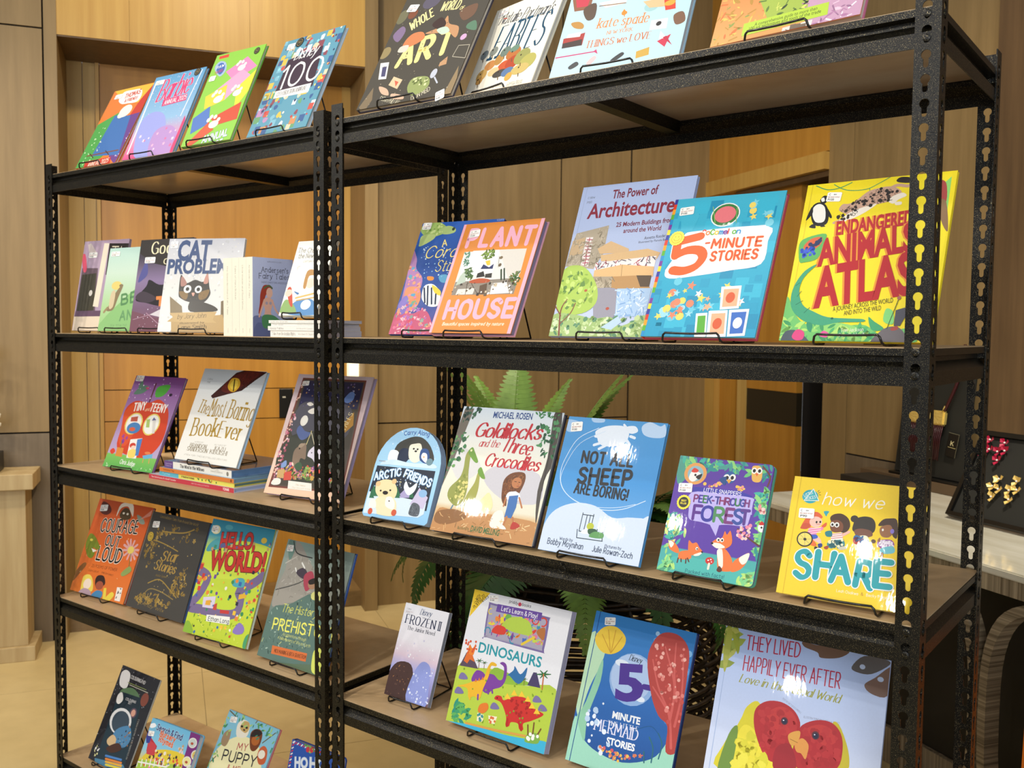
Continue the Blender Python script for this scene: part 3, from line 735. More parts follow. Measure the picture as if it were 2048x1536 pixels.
earring('crimson petal earring, further from the black post', ME @ Matrix.Translation((.124, -.006, .29)), redm, 'earrings on the black board')
earring('gold petal earring, nearer the black post', ME @ Matrix.Translation((.168, -.006, .142)), gldm, 'earrings on the black board', -1)
earring('gold petal earring, cut by the right edge', ME @ Matrix.Translation((.245, -.006, .145)), gldm, 'earrings on the black board')
# small dark case on the table, half hidden behind the yellow book
bx = bbox_obj('jewellery_case', dark, None, -.13, .08, .64, .82, .942, .985, .003, MT); tag(bx, 'flat dark case on the marble table just above the yellow book', 'case')
# bright orange bag standing at the lower right corner
ob = thing('paper_bag', 'tall bright orange paper bag at the lower right corner of the picture', 'bag', mw=Matrix.Translation((1.42, 1.0, 0)) @ Matrix.Rotation(-.25, 4, 'Z'))
bm = bmesh.new()
prism(bm, None, [[Vector((x*k+sx, y*k, z)) for x, y in ((-.19, -.08), (.21, -.08), (.21, .08), (-.19, .08))] for z, k, sx in ((0, .86, .0), (.4, .95, 0), (.74, 1.02, .025))])
bmesh.ops.recalc_face_normals(bm, faces=bm.faces); link('bag_body', bm, mat('orange_paper', '#e0700f', rough=.45), ob)
for sy in (-.055, .055):
    bm = bmesh.new(); tube(bm, crom([(-.06, sy, .73), (-.05, sy, .8), (.02, sy, .84), (.09, sy, .8), (.1, sy, .73)], sub=5), .004, 7); link('handle', bm, mat('white_cord', '#dcd3c0', rough=.7), ob, True)

# ------------------------------------------------------------ wicker planter with fern
wick = mat('dark_wicker', '#3a2a19', rough=.45, grain=((60, 60, 8), '#1c130b'), spec=.5)
PC = Vector((-.15, 1.22, 0))
pf = thing('potted_fern', 'green fern in a big round dark wicker planter behind the right rack', 'plant', loc=PC)
def prof(z):
    t = z/.78; return .24+.26*math.sin(pi*min(1, .12+.83*t))**.8
bm = bmesh.new(); rnd = random.Random(2)
for k in range(40):
    z = .012+k*.0193; R0 = prof(z); ph = rnd.uniform(0, 6)
    tube(bm, [((R0+.006*sin(11*q*2*pi/66+(k % 2)*pi))*cos(2*pi*q/66), (R0+.006*sin(11*q*2*pi/66+(k % 2)*pi))*sin(2*pi*q/66), z+.004*sin(3*2*pi*q/66+ph)) for q in range(66)], .0068, 5, True)
for q in range(22):
    an = 2*pi*q/22; tube(bm, [((prof(z/10)-.002)*cos(an), (prof(z/10)-.002)*sin(an), z/10) for z in (0.1, 1, 2, 3, 4, 5, 6, 7, 7.75)], .007, 5)
link('basket', bm, wick, pf, True)
bm = bmesh.new(); bmesh.ops.create_cone(bm, cap_ends=True, segments=32, radius1=.33, radius2=.28, depth=.06, matrix=Matrix.Translation((0, 0, .66))); link('soil', bm, mat('dark_soil', '#1c140c', rough=.95, bump=(60, .8)), pf)
leafm = mat('fern_green', '#86ad48', rough=.45, noise=(30, .35)); leafd = mat('fern_dark_green', '#3f6d2a', rough=.45, noise=(30, .35))
def frond(base, an, length, lift, droop, m, wid=.2):
    bm = bmesh.new(); d = Vector((cos(an), sin(an), 0)); p = Vector(base); n = 22; el = lift; pts = []
    for i in range(n+1):
        pts.append(p.copy()); st_ = length/n
        p = p+(d*cos(el)+ZV*sin(el))*st_; el -= droop/n*(.4+1.2*i/n)
    tube(bm, pts, .003, 5, taper=[.004*(1-.8*i/n) for i in range(n+1)])
    side = Vector((-d.y, d.x, 0))
    for i in range(2, n+1):
        t = i/n; L = length*wid*math.sin(pi*min(1, .12+.88*t)**.8)+.012
        tg = (pts[min(i+1, n)]-pts[i-1]).normalized()
        for s_ in (-1, 1):
            for hh in (0, .5):
                b0 = pts[i-1].lerp(pts[i], hh); ax = (side*s_*.9+tg*.42+Vector((0, 0, -.2))).normalized(); wd = tg*length*.0145
                q = [b0-wd*.6, b0+ax*L*.55-wd, b0+ax*L*.9-wd*.5, b0+ax*L+wd*.2, b0+ax*L*.55+wd, b0+wd*.6]
                bm.faces.new([bm.verts.new(v_) for v_ in q])
    return link('frond', bm, m, pf)
rnd = random.Random(11)
to_cam = atan2(CAM_POS.y-PC.y, CAM_POS.x-PC.x); RGT = Vector((rt0.x, rt0.y, 0))
for k in range(8):          # upright pale fronds on the left of the crown
    frond(-RGT*.16+RGT*rnd.uniform(-.08, .08)+Vector((0, 0, .7)), to_cam+pi/2+pi*k/7+rnd.uniform(-.2, .2), rnd.uniform(.7, .86), rnd.uniform(1.2, 1.5), rnd.uniform(.4, 1.0), leafm, .13)
for k in range(7):          # dark fronds arching on the right
    frond(RGT*.22+RGT*rnd.uniform(-.06, .08)+Vector((0, 0, .7)), to_cam+pi*.25+rnd.uniform(-.7, .6), rnd.uniform(.42, .6), rnd.uniform(.9, 1.35), rnd.uniform(1.6, 2.6), leafd if k % 3 else leafm, .2)
for k in range(16):         # fronds hanging over the rim all round
    an = to_cam+2*pi*k/16+rnd.uniform(-.15, .15)
    frond(Vector((.12*cos(an), .12*sin(an), .7)), an, rnd.uniform(.6, .8), rnd.uniform(.5, .95), rnd.uniform(2.3, 3.2), leafd if k % 4 else leafm, .17)

# ------------------------------------------------------------ the two boltless racks
RW, RD = 1.2323, 0.4188
LW, LD = 1.2521, 0.4269
LEV = {'R': [1.9513, 1.4800, 1.0817, 0.6756, 0.2100], 'L': [1.9593, 1.4774, 1.0672, 0.6552, 0.1427]}
steel = mat('black_powder_coat', '#060503', rough=.36, spec=.3, bump=(560, .55, .0009), flakes=(1100, .64, .72, '#b0a27a'))
board_t = mat('tan_fibreboard', '#d2b48a', rough=.4, grain=((3, 9, 3), '#bd9d72'), noise=(40, .12))
board_b = mat('brown_board_underside', '#b09684', rough=.3, grain=((2.2, 7, 3), '#cdc2bc'), coat=.3, coat_rough=.15, noise=(8, .2))
FL = .0346; PT = .0334; TK = .0021
def keyhole_half(sc, zc, s):
    """right (s=1) or left (s=-1) half of a keyhole, from its top down to its bottom"""
    r, hw, low = .0068, .0036, -.0145; a = math.asin(hw/r); P = []
    for k in range(7):
        an = pi/2-(pi/2+pi/2-a)*k/6; P.append((sc+s*r*cos(an), zc+r*sin(an)))
    for k in range(4):
        an = -(pi/2)*k/3; P.append((sc+s*hw*cos(an), zc+low+hw*sin(an)))
    return P
def flange(bm, P3, wid, zb, zt, phase):
    """perforated strip; P3(s,z,t) -> point, t = 0 outer face, 1 inner face"""
    sc = wid*.54; z = phase
    while z-PT > zb+.03: z -= PT
    cells = []; c = z
    cells_z = [zb]
    cur = zb
    while c+.011 < zt:
        lo = cur; hi = c+.0115 if c+PT+.0115 < zt else zt
        for s in (1, -1):
            H = keyhole_half(sc, c, s); e = wid if s == 1 else 0
            poly = [(sc, hi)]+H+[(sc, lo), (e, lo), (e, hi)]
            if s == 1: poly = poly[::-1]
            cells.append(poly)
            for a, b in zip(H, H[1:]):
                q = [P3(*a, 0), P3(*b, 0), P3(*b, 1), P3(*a, 1)]; bm.faces.new([bm.verts.new(v) for v in q])
        cur = hi; c += PT
    for poly in cells:
        tr = tessellate_polygon([[Vector((p[0], p[1], 0)) for p in poly]])
        for t in (0, 1):
            vs = [bm.verts.new(P3(*p, t)) for p in poly]
            for a in tr: bm.faces.new([vs[i] for i in a])
    for a, b in (((wid, zb), (wid, zt)), ((0, zt), (wid, zt)), ((0, zb), (wid, zb))):
        bm.faces.new([bm.verts.new(v) for v in (P3(*a, 0), P3(*b, 0), P3(*b, 1), P3(*a, 1))])
def rack(unit, label, Wd, Dp, group):
    Rk = thing('shelf_rack', label, 'rack', mw=UNIT[unit], group=group); lv = LEV[unit]
    zt = lv[0]+.032; ph = lv[1]+.0057
    for (cx, sx) in ((0, 1), (Wd, -1)):
        for (cy, sy) in ((0, 1), (Dp, -1)):
            bm = bmesh.new()
            flange(bm, lambda s, z, t: Vector((cx+sx*s, cy+sy*TK*t, z)), FL, 0, zt, ph)
            flange(bm, lambda s, z, t: Vector((cx+sx*TK*t, cy+sy*s, z)), FL, 0, zt, ph)
            bmesh.ops.remove_doubles(bm, verts=bm.verts, dist=1e-6); bmesh.ops.recalc_face_normals(bm, faces=bm.faces)
            link('post', bm, steel, Rk)
    prof_ = [(.0024, 0), (.0024, -.0105), (.0165, -.0125), (.0165, -.0195), (.0026, -.033), (.0026, -.054), (.0044, -.054), (.0044, -.0338), (.0184, -.0202), (.0184, -.0112), (.0042, -.0095), (.0042, 0)]
    for li, z in enumerate(lv):
        for (kind, ln) in (('f', Wd), ('b', Wd), ('l', Dp), ('r', Dp)):
            bm = bmesh.new()
            def pt(s, y, zz, k=kind):
                if k == 'f': return Vector((s, y, z+zz))
                if k == 'b': return Vector((s, Dp-y, z+zz))
                if k == 'l': return Vector((y, s, z+zz))
                return Vector((Wd-y, s, z+zz))
            e = .0026 if kind in 'fb' else .018
            prism(bm, None, [[pt(s, y, zz) for y, zz in prof_] for s in (e, ln-e)])
            for s in (FL*.54, ln-FL*.54):
                for hz in (-1, 0):
                    zs = ph+round((z-ph)/PT+hz)*PT-.0105-z
                    A = [pt(s+.0055*cos(2*pi*q/12), -.0016, zs+.0055*sin(2*pi*q/12)) for q in range(12)]; A2 = [pt(s+.0032*cos(2*pi*q/12), -.0024, zs+.0032*sin(2*pi*q/12)) for q in range(12)]; B_ = [pt(s+.0055*cos(2*pi*q/12), .003, zs+.0055*sin(2*pi*q/12)) for q in range(12)]
                    prism(bm, None, [A2, A, B_])
            bmesh.ops.recalc_face_normals(bm, faces=bm.faces); link('beam', bm, steel, Rk)
        bm = bmesh.new(); box(bm, .0046, Wd-.0046, .0046, Dp-.0046, z-.0088, z+.0014); bmesh.ops.recalc_face_normals(bm, faces=bm.faces)
        for f in bm.faces:
            if f.normal.z < -.5: f.material_index = 1
        link('shelf_board', bm, [board_t, board_b], Rk)
        bm = bmesh.new(); box(bm, Wd/2-.014, Wd/2+.014, .0186, Dp-.0186, z-.034, z-.0092); bmesh.ops.recalc_face_normals(bm, faces=bm.faces); link('support_bar', bm, steel, Rk)
    return Rk
rack('R', 'black perforated steel rack on the right, nearer the camera', RW, RD, 'black steel shelf racks')
rack('L', 'black perforated steel rack on the left, further from the camera', LW, LD, 'black steel shelf racks')
bm = bmesh.new(); tube(bm, [(.6185+.007*cos(2*pi*k/14), -.0005, 1.0675+.006*sin(2*pi*k/14)) for k in range(14)], .0012, 6, True); tube(bm, [(.6185, -.001, 1.0735), (.616, -.002, 1.079)], .0018, 6)
tag(link('cable_tie', bm, steel, None, True), 'tiny black cable tie loop on the front beam below the blue sheep book', 'cable tie')

# ------------------------------------------------------------ the books: pose (rack, x, y, z, yaw, lean), size in mm and the printed cover in mm on its face
BOOKS = []
BOOKS.append(('trains', 'hardback annual with orange, green and purple cover, leftmost on the left rack top shelf', 'top shelf of the left rack', ('L', 0.2362, 0.0255, 1.9698, 0.0459, 0.4822), (203.0, 287.5, 10), '#df7d2e', dict(spine='#c94f28', pages='#e8ddd0', cat='book'),
 [(-61.3,260.5,36.6,17.5,0,'P100')], [], [
 ('P',0,[-102.5,290.2,102.3,285.4,114.8,214.2,-11.3,228.8],'#efb63a'),
 ('P',0,[102.3,285.4,144,181.3,50.6,161.5,67.8,227.6],'#c53a2a'),
 ('P',0,[-98.6,284.7,19.9,206.4,29,147.6,-109.9,161.7],'#dd7b32'),
 ('P',0,[-102.6,-4.7,-100.7,160.4,19.9,206.4,16.7,31.1,-31.5,-12.3],'#4d9e4a'),
 ('P',0,[144,181.3,159.6,90.2,110.3,-13.5,51,27,41.9,174.2],'#6a3f86'),
 ('P',0,[-44.5,38.3,-28.6,184.8,59.2,171.6,97.2,27],'#3f6fae'),
 ('E',(18.2,195.1,29.9,23.2,0),'#f6efdb'),
 ('E',(4.7,182.7,17.7,12.9,0),'#f6efdb'),
 ('P',1,[-52,247.1,-43.3,275.4,3.9,276.2,45.9,271.9,63.4,245.7,54.8,223.9,7.4,224.6,-26.9,228.3],'#f4f1ea'),
 ('T','H','THOMAS',-24,247.3,47.7,255.3,17.2,'#c7452f'),
 ('T','H','& FRIENDS',-13.5,232.1,46.9,235.6,10.5,'#c7452f'),
 ('D',[-92.9,4.4,-90.8,124.1,-46.1,152.6,-18.3,57.6,-39.5,-1.5],26,1.5,3.2,['#bfe3a8','#e6f2cf'],'d',3),
 ('D',[76.3,24,93.2,99.2,135.4,149,159.6,90.2,121.9,-8.4],22,2,4.5,['#e6dcf2','#c7b3dd'],'s',4),
 ('L',1,[-71.2,41.4,84.7,45],4.5,'#7c4d33'),
 ('L',1,[-60.2,48.6,-31.2,31.1],3,'#4d2f22'),
 ('L',1,[18.7,50.3,46.7,33.1],3,'#4d2f22'),
 ('P',0,[-64.2,20.9,64.9,23.7,76.3,-3.3,-56.2,-6.3],'#c8382b'),
 ('T','h','ANNUAL 2025',-38.6,-2.7,60.3,5.1,15.6,'#f7ead2'),
 ]))
BOOKS.append(('dolls', 'hardback annual with glittery blue cover and large pink script title', 'top shelf of the left rack', ('L', 0.4936, 0.0315, 1.9698, 0.0626, 0.4285), (224.4, 281.7, 10), '#6fa9cd', dict(spine='#5a93bd', pages='#e8ddd0'),
 [(-81.9,259.4,39.6,15.6,0,'P100')], [(79.7,269.5,13.2,'#1e1c1a','#a08a50',None)], [
 ('G',-112.2,112.2,[(0,'#d9487f'),(56.3,'#d98fb0'),(126.8,'#8fb6d6'),(281.7,'#5f9cc4')]),
 ('D',[-110.3,277.8,110.5,285.2,100,90.5,-125,67.6],150,0.6,1.5,['#d9ecf7','#a7d3ea','#f5c6dc'],'d',2),
 ('P',1,[-61.3,8.3,-95.2,116.5,-58.9,153.9,8.5,133.8,49.8,46.3,31.5,-7],'#9aa0dc'),
 ('P',1,[7.9,-1.9,-10,79.3,49.2,97.3,103.1,59.8,110.6,-3.3],'#b58fc6'),
 ('P',1,[99.2,5.4,100.2,65.2,104.2,120.4,132.3,36.2,124.7,-4.9],'#cf3f6f'),
 ('L',0,[-101.8,262.7,-97,20],5.6,'#f4f2f2'),
 ('L',0,[97.4,274.3,82.5,123.4],3.3,'#f4f2f2'),
 ('T','P','Barbie',-63.8,190.7,70.2,203.8,72.1,'#d2386f','#f7eef2',0.025,0),
 ('P',0,[-30.5,192.1,73.2,198.1,78.4,175.5,-26.3,169.2],'#d2386f'),
 ('T','h','ANNUAL 2025',-18.8,173.4,73.8,180.3,14.8,'#f7eef2'),
 ('D',[-88.9,6.2,131.7,6.6,100,90.5,-78.8,88.1],14,4,9,['#f3b6cf','#f7dbe7','#e06a98'],'s',6),
 ]))
BOOKS.append(('pups', 'hardback annual with bright green cover and coloured brush strokes', 'top shelf of the left rack', ('L', 0.7929, 0.0099, 1.9698, 0.0467, 0.4243), (195.7, 289.4, 10), '#8cc544', dict(spine='#5d9a3a', pages='#dfe2cf'),
 [(-76.6,210.3,24,16.4,0,'P100')], [(70.2,272.6,10.8,'#1e1c1a','#a08a50',None)], [
 ('P',0,[-29.6,224.5,39.2,261.3,94.3,221.7,20.6,186.2],'#d987b4'),
 ('P',0,[-53.6,159.4,40,221.9,83.3,194.8,11.9,129.6],'#e2a0c0'),
 ('P',0,[44.4,162.9,103.3,215.3,112.7,170.6,67,92.6],'#e9d23c'),
 ('P',0,[-76,153.1,-1.1,180.2,11.9,129.6,-60.7,111.6],'#e7c93a'),
 ('P',0,[-92.9,87.1,-38.6,118,-15.8,61.9,-78.9,36.8],'#4f74b8'),
 ('P',0,[-17,76.3,86.9,113.2,94.8,60.5,20.3,52.2],'#c94a2b'),
 ('P',0,[-80.3,3.5,-18.4,67,14.8,38.8,-62.4,-5.7],'#cf5530'),
 ('P',1,[-85.8,244.5,-75.8,265.4,-46.2,257.4,-32.4,229.9,-49.2,213],'#9fb4cf'),
 ('P',1,[-78.7,243.3,-69.4,259.2,-49,252.9,-40.7,233.9,-52.5,219.6],'#3a62ae'),
 ('T','h','PAW',-75.9,240.2,-47.6,245.2,9.9,'#f4f2ea'),
 ('T','h','PATROL',-73.6,223.3,-43.5,229.4,9.9,'#c43b2f'),
 ('E',(31.2,227.4,14.8,9.7,0),'#f1ead8'),
 ('E',(9.6,241.2,5.4,5.4,0),'#f1ead8'),
 ('E',(15.6,248,5.4,5.4,0),'#f1ead8'),
 ('E',(28.2,246.1,5.4,5.4,0),'#f1ead8'),
 ('E',(41.7,237.2,5.4,5.4,0),'#f1ead8'),
 ('E',(-16.5,136.4,18.7,11.9,0),'#f1ead8'),
 ('E',(-43.9,152.9,6.9,6.7,0),'#f1ead8'),
 ('E',(-36.4,161.5,6.9,6.7,0),'#f1ead8'),
 ('E',(-20.4,159.6,6.8,6.6,0),'#f1ead8'),
 ('E',(-3.3,148.9,6.8,6.6,0),'#f1ead8'),
 ('E',(53,145.5,16,10.3,0),'#f1ead8'),
 ('E',(29.8,159.9,5.9,5.8,0),'#f1ead8'),
 ('E',(36.2,167.3,5.9,5.8,0),'#f1ead8'),
 ('E',(49.8,165.6,5.8,5.8,0),'#f1ead8'),
 ('E',(64.3,156.3,5.8,5.7,0),'#f1ead8'),
 ('E',(5.8,56.2,19.1,11.9,0),'#f1ead8'),
 ('E',(-22,72.5,7.1,6.7,0),'#f1ead8'),
 ('E',(-14.4,81.3,7,6.7,0),'#f1ead8'),
 ('E',(1.9,79.6,7,6.7,0),'#f1ead8'),
 ('E',(19.3,69.1,6.9,6.6,0),'#f1ead8'),
 ('T','B','ANNUAL',-14.1,1.1,79.8,12.6,21.9,'#f7f6ea','#3e7fae',0.03,0),
 ('T','B','2025',19.2,-23.4,72.8,-15,20.6,'#f7f6ea','#3e7fae',0.03,0),
 ('P',0,[-85.2,284,-46,285.1,-43.3,274.5,-82.9,274.4],'#d8452f'),
 ]))
BOOKS.append(('hundred', 'thick annual with mosaic cover around a dark plum panel reading 100', 'top shelf of the left rack', ('L', 1.0474, 0.0285, 1.9708, -0.0174, 0.4402), (225.6, 290.7, 12), '#5f97ab', dict(spine='#a9bccb', pages='#d9dfe4'),
 [(-78.4,268.1,29.2,18.6,0,'P100')], [(-48.4,275,14.8,'#1e1c1a','#a08a50',None)], [
 ('D',[-111.8,290.1,112.3,291.1,113.7,-1,-113.5,-1.4],130,7,13,['#4f8fa8','#c4564a','#e0b94f','#7fb3c4','#3e5f8f','#b78ab0','#d8c9a8','#6a9c6b','#c98a5a','#8a4a54','#dfe7ea'],'qp',5),
 ('D',[-111.8,290.1,112.3,291.1,113.7,-1,-113.5,-1.4],70,2.5,5,['#2f3f63','#f1e6cf','#c23f3a','#e7cf6d','#5b3f50','#8fd0d8'],'pd',8),
 ('P',0,[-68,224.9,56.2,243.3,76.6,122.2,-68.4,127.9],'#3d2a38'),
 ('P',0,[-66.4,129.9,68.4,130.5,69,103.3,-65.5,107.8],'#ece9e2'),
 ('T','p','Disney',-44.1,219.9,38.1,221.5,32.7,'#f2f0ec'),
 ('T','n','100',-65.8,134.5,84.1,141.1,68.7,'#f2f0ec'),
 ('T','s','CELEBRATION ANNUAL',-55.8,112.7,55,114,12.1,'#3d2a38'),
 ]))
BOOKS.append(('art', 'large charcoal hardback with yellow lettering and small drifting drawings', 'top shelf of the right rack', ('R', 0.2038, 0.0066, 1.9628, 0.0328, 0.5242), (257.8, 320.0, 12), '#4b463d', dict(spine='#403b48', pages='#cfc8bb', finish='m'),
 [(-93.6,281.2,31.1,21,-12,'P100'),(102.3,-0.5,21.7,25.9,20,'P100')], [], [
 ('T','k','ART',-63.6,108.2,71.8,120.2,63.6,'#f0e08a'),
 ('T','H','WHOLE',-68.9,211,-17.9,241.3,29.3,'#efe29a'),
 ('T','H','WORLD',-4.8,251.4,47.2,244.7,25,'#efe29a'),
 ('T','h','OF',53.4,240,64.2,239,8.9,'#efe29a'),
 ('T','n','SARAH PHILLIPS',-73.5,18.2,-9.4,-6.1,10.8,'#e9e0c0'),
 ('T','n','DION MBD',26.6,-1.3,68.1,17.7,13.2,'#e9e0c0'),
 ('L',0,[-5.8,-1.8,20.8,-2.3],1.4,'#e9e0c0'),
 ('P',1,[-19.9,190.5,16.4,201.7,25.7,230.3,40.7,204.5,72.5,188.1,77,157,46.1,181.5,24.7,182.2],'#b98a63'),
 ('P',1,[-9.8,212.5,8.6,230.1,31.2,206.9,20.5,191.9],'#3f2f2a'),
 ('P',1,[11,194.2,35.3,197.1,50.8,180.4,31.4,176.3],'#b9d0b8'),
 ('P',1,[-71.8,182.6,-56.9,199.2,-29.4,197.2,-15.9,176.4,-40.3,162.1,-70.5,160.1],'#c47a4f'),
 ('P',1,[-77.8,166.1,-55,165.5,-56.1,148.1,-79.9,151.1],'#c9c3b5'),
 ('P',0,[-119.5,128.5,-93.2,126.1,-78.9,76.7,-102.7,79.1],'#d8d6d2'),
 ('P',0,[-107.5,115,-94.5,114.5,-85.8,84.5,-98.3,86.1],'#4c4a6a'),
 ('P',0,[-57.7,79,-26.8,64.5,-30.7,40,-62.7,56.5],'#cfb894'),
 ('P',0,[-49.8,66.8,-35.5,59.8,-38.7,47.8],'#c2604a'),
 ('P',1,[-2.1,38.9,4.3,62.7,43.9,59.2,58.2,35.8,45.3,17.8,17.4,14.7],'#8f9a5f'),
 ('D',[-5.1,64.5,43.9,59.2,53.7,36.7,14.5,39.9],24,2,3,['#d6d8a0','#5f6a3a'],'q',3),
 ('P',1,[-90,57.3,-62.1,45.8,-48.6,26.4,-72.6,35],'#caa98f'),
 ('P',1,[-41.1,29.3,-5.9,18.8,-0.7,7.6,-34.7,15.6],'#caa98f'),
 ('E',(58.2,64.6,8.1,12.7,0),'#b9bcc7'),
 ('L',1,[65.3,52.9,79.5,35.9],3.6,'#b9bcc7'),
 ('P',0,[62.7,92.8,77.6,106.3,82.6,84.5,63,82.3],'#b98f68'),
 ('L',0,[91,103.5,95.6,131.7,125.7,127,128.1,91.4,91.4,102.5],1.4,'#b7ae9a'),
 ('P',1,[-119.6,207.1,-102.7,230.5,-85.5,212.7,-94.8,183.3],'#7d6a86'),
 ('E',(-86.4,263.2,13.4,14.6,0),'#7a4a34'),
 ('E',(-117,261.6,15.7,21,0),'#6d6a50'),
 ('P',1,[57.3,235.5,98.3,246.8,102.6,215.2,78.5,203.9],'#6e5240'),
 ('P',1,[96,191,114.7,195,125.8,166.8,97.2,177.9],'#5a7a62'),
 ('E',(98.7,154.2,8.1,8.4,0),'#c79fc2'),
 ('P',0,[107.8,-13.4,119.8,72.7,136.3,13.2,125,-16.4],'#8f7a5a'),
 ('P',0,[-124.2,5.8,-106.4,58.2,-93.2,21.7,-102.4,-10.5],'#7a6a52'),
 ('E',(-119.4,157.4,15.4,17,0),'#8f7f57'),
 ('E',(-42.7,288.6,25.1,20.8,0),'#5b5563'),
 ('D',[-116.9,0.3,-113.2,284,109.3,239.5,125.7,-8.6],60,0.6,1.6,['#8f8672','#b5ab93','#6d665a'],'d',5),
 ]))
BOOKS.append(('fables', 'cream hardback titled Fables with a crowd of small storybook animals', 'top shelf of the right rack', ('R', 0.4014, 0.0612, 1.9623, -0.2271, 0.4277), (219.9, 227.2, 11), '#f1ead6', dict(spine='#e4dcc6', pages='#cfc9c0', finish='m'),
 [(-80.1,212.5,31.8,18.4,8,'P100')], [], [
 ('T','p',"Natalie Portman's",-83.4,184.5,89.8,162.4,27.1,'#3b3f4b'),
 ('T','e','FABLES',-67.2,96.5,89.5,91.4,77.8,'#1f4a66'),
 ('E',(-91.3,112.2,12.2,11.5,0),'#7f8a8c'),
 ('E',(-54.9,78.5,17.7,12,0),'#c98a4f'),
 ('E',(-61.1,113.7,13.1,11.4,0),'#8a8f86'),
 ('E',(-29.1,86.7,15,13.7,0),'#b98a4a'),
 ('E',(-17.3,102.1,16,12,0),'#6f7f74'),
 ('E',(-3.1,65.5,20.3,12.5,0),'#c45a35'),
 ('E',(13.1,90.4,22.3,15.1,0),'#b8703a'),
 ('E',(20.4,66.8,19.9,16.6,0),'#b24a2c'),
 ('E',(47.5,74.2,23.7,18.1,0),'#9a9a58'),
 ('E',(72.3,57.2,24.2,17.8,0),'#b3ac5c'),
 ('E',(-72.4,58.5,16.7,14.6,0),'#c9a05a'),
 ('E',(-34.1,58.5,17.3,10.1,0),'#e2c38f'),
 ('E',(-9,48.8,22.6,9.2,0),'#4e4a44'),
 ('E',(16.7,46.2,18.8,10.7,0),'#5f7aa0'),
 ('E',(55.9,43.7,26.7,12.1,0),'#c8b06a'),
 ('E',(25.9,33.2,10.9,9.8,0),'#d3a24a'),
 ('E',(-73.1,45.7,10.7,9.4,0),'#b98a4a'),
 ('E',(12.2,101.6,14.5,8.4,0),'#6d8a78'),
 ('E',(-96.9,116.7,2.5,2.2,0),'#3a2d22'),
 ('L',0,[-91.1,102.2,-88,94.6],2.6,'#6b553a'),
 ('E',(-66.5,118.1,2.4,2.2,0),'#3a2d22'),
 ('L',0,[-61,103.9,-57.9,96.4],2.6,'#6b553a'),
 ('E',(-22.6,106.4,2.3,2.1,0),'#3a2d22'),
 ('L',0,[-16.8,91.6,-13.9,84.3],2.5,'#6b553a'),
 ('E',(8,94.7,2.2,2.1,0),'#3a2d22'),
 ('L',0,[15.3,76.8,18.1,69.6],2.4,'#6b553a'),
 ('E',(42.6,78.4,2.2,2.1,0),'#3a2d22'),
 ('L',0,[51.2,57.6,53.9,50.6],2.4,'#6b553a'),
 ('E',(-77.9,62.8,2.4,2.2,0),'#3a2d22'),
 ('L',0,[-70.4,45.4,-67.4,38],2.5,'#6b553a'),
 ('E',(-14.2,53,2.3,2.1,0),'#3a2d22'),
 ('L',0,[-9.8,41,-7,33.8],2.5,'#6b553a'),
 ('E',(51.1,47.7,2.1,2,0),'#3a2d22'),
 ('L',0,[56.8,32.9,59.4,25.9],2.3,'#6b553a'),
 ('E',(-78.6,49.9,2.4,2.1,0),'#3a2d22'),
 ('L',0,[-73.9,37.7,-70.9,30.3],2.5,'#6b553a'),
 ('T','n','Country Mouse',32.6,13.9,79.6,10.7,4.8,'#5a5148'),
 ('T','n','and Town Mouse',31.8,9.8,79.8,5.8,4.8,'#5a5148'),
 ('T','n','The Tortoise',-21.4,16.2,19.4,13.3,4.9,'#5a5148'),
 ('L',0,[-71.7,196.4,-60.1,193.7],2.1,'#c0392b'),
 ]))
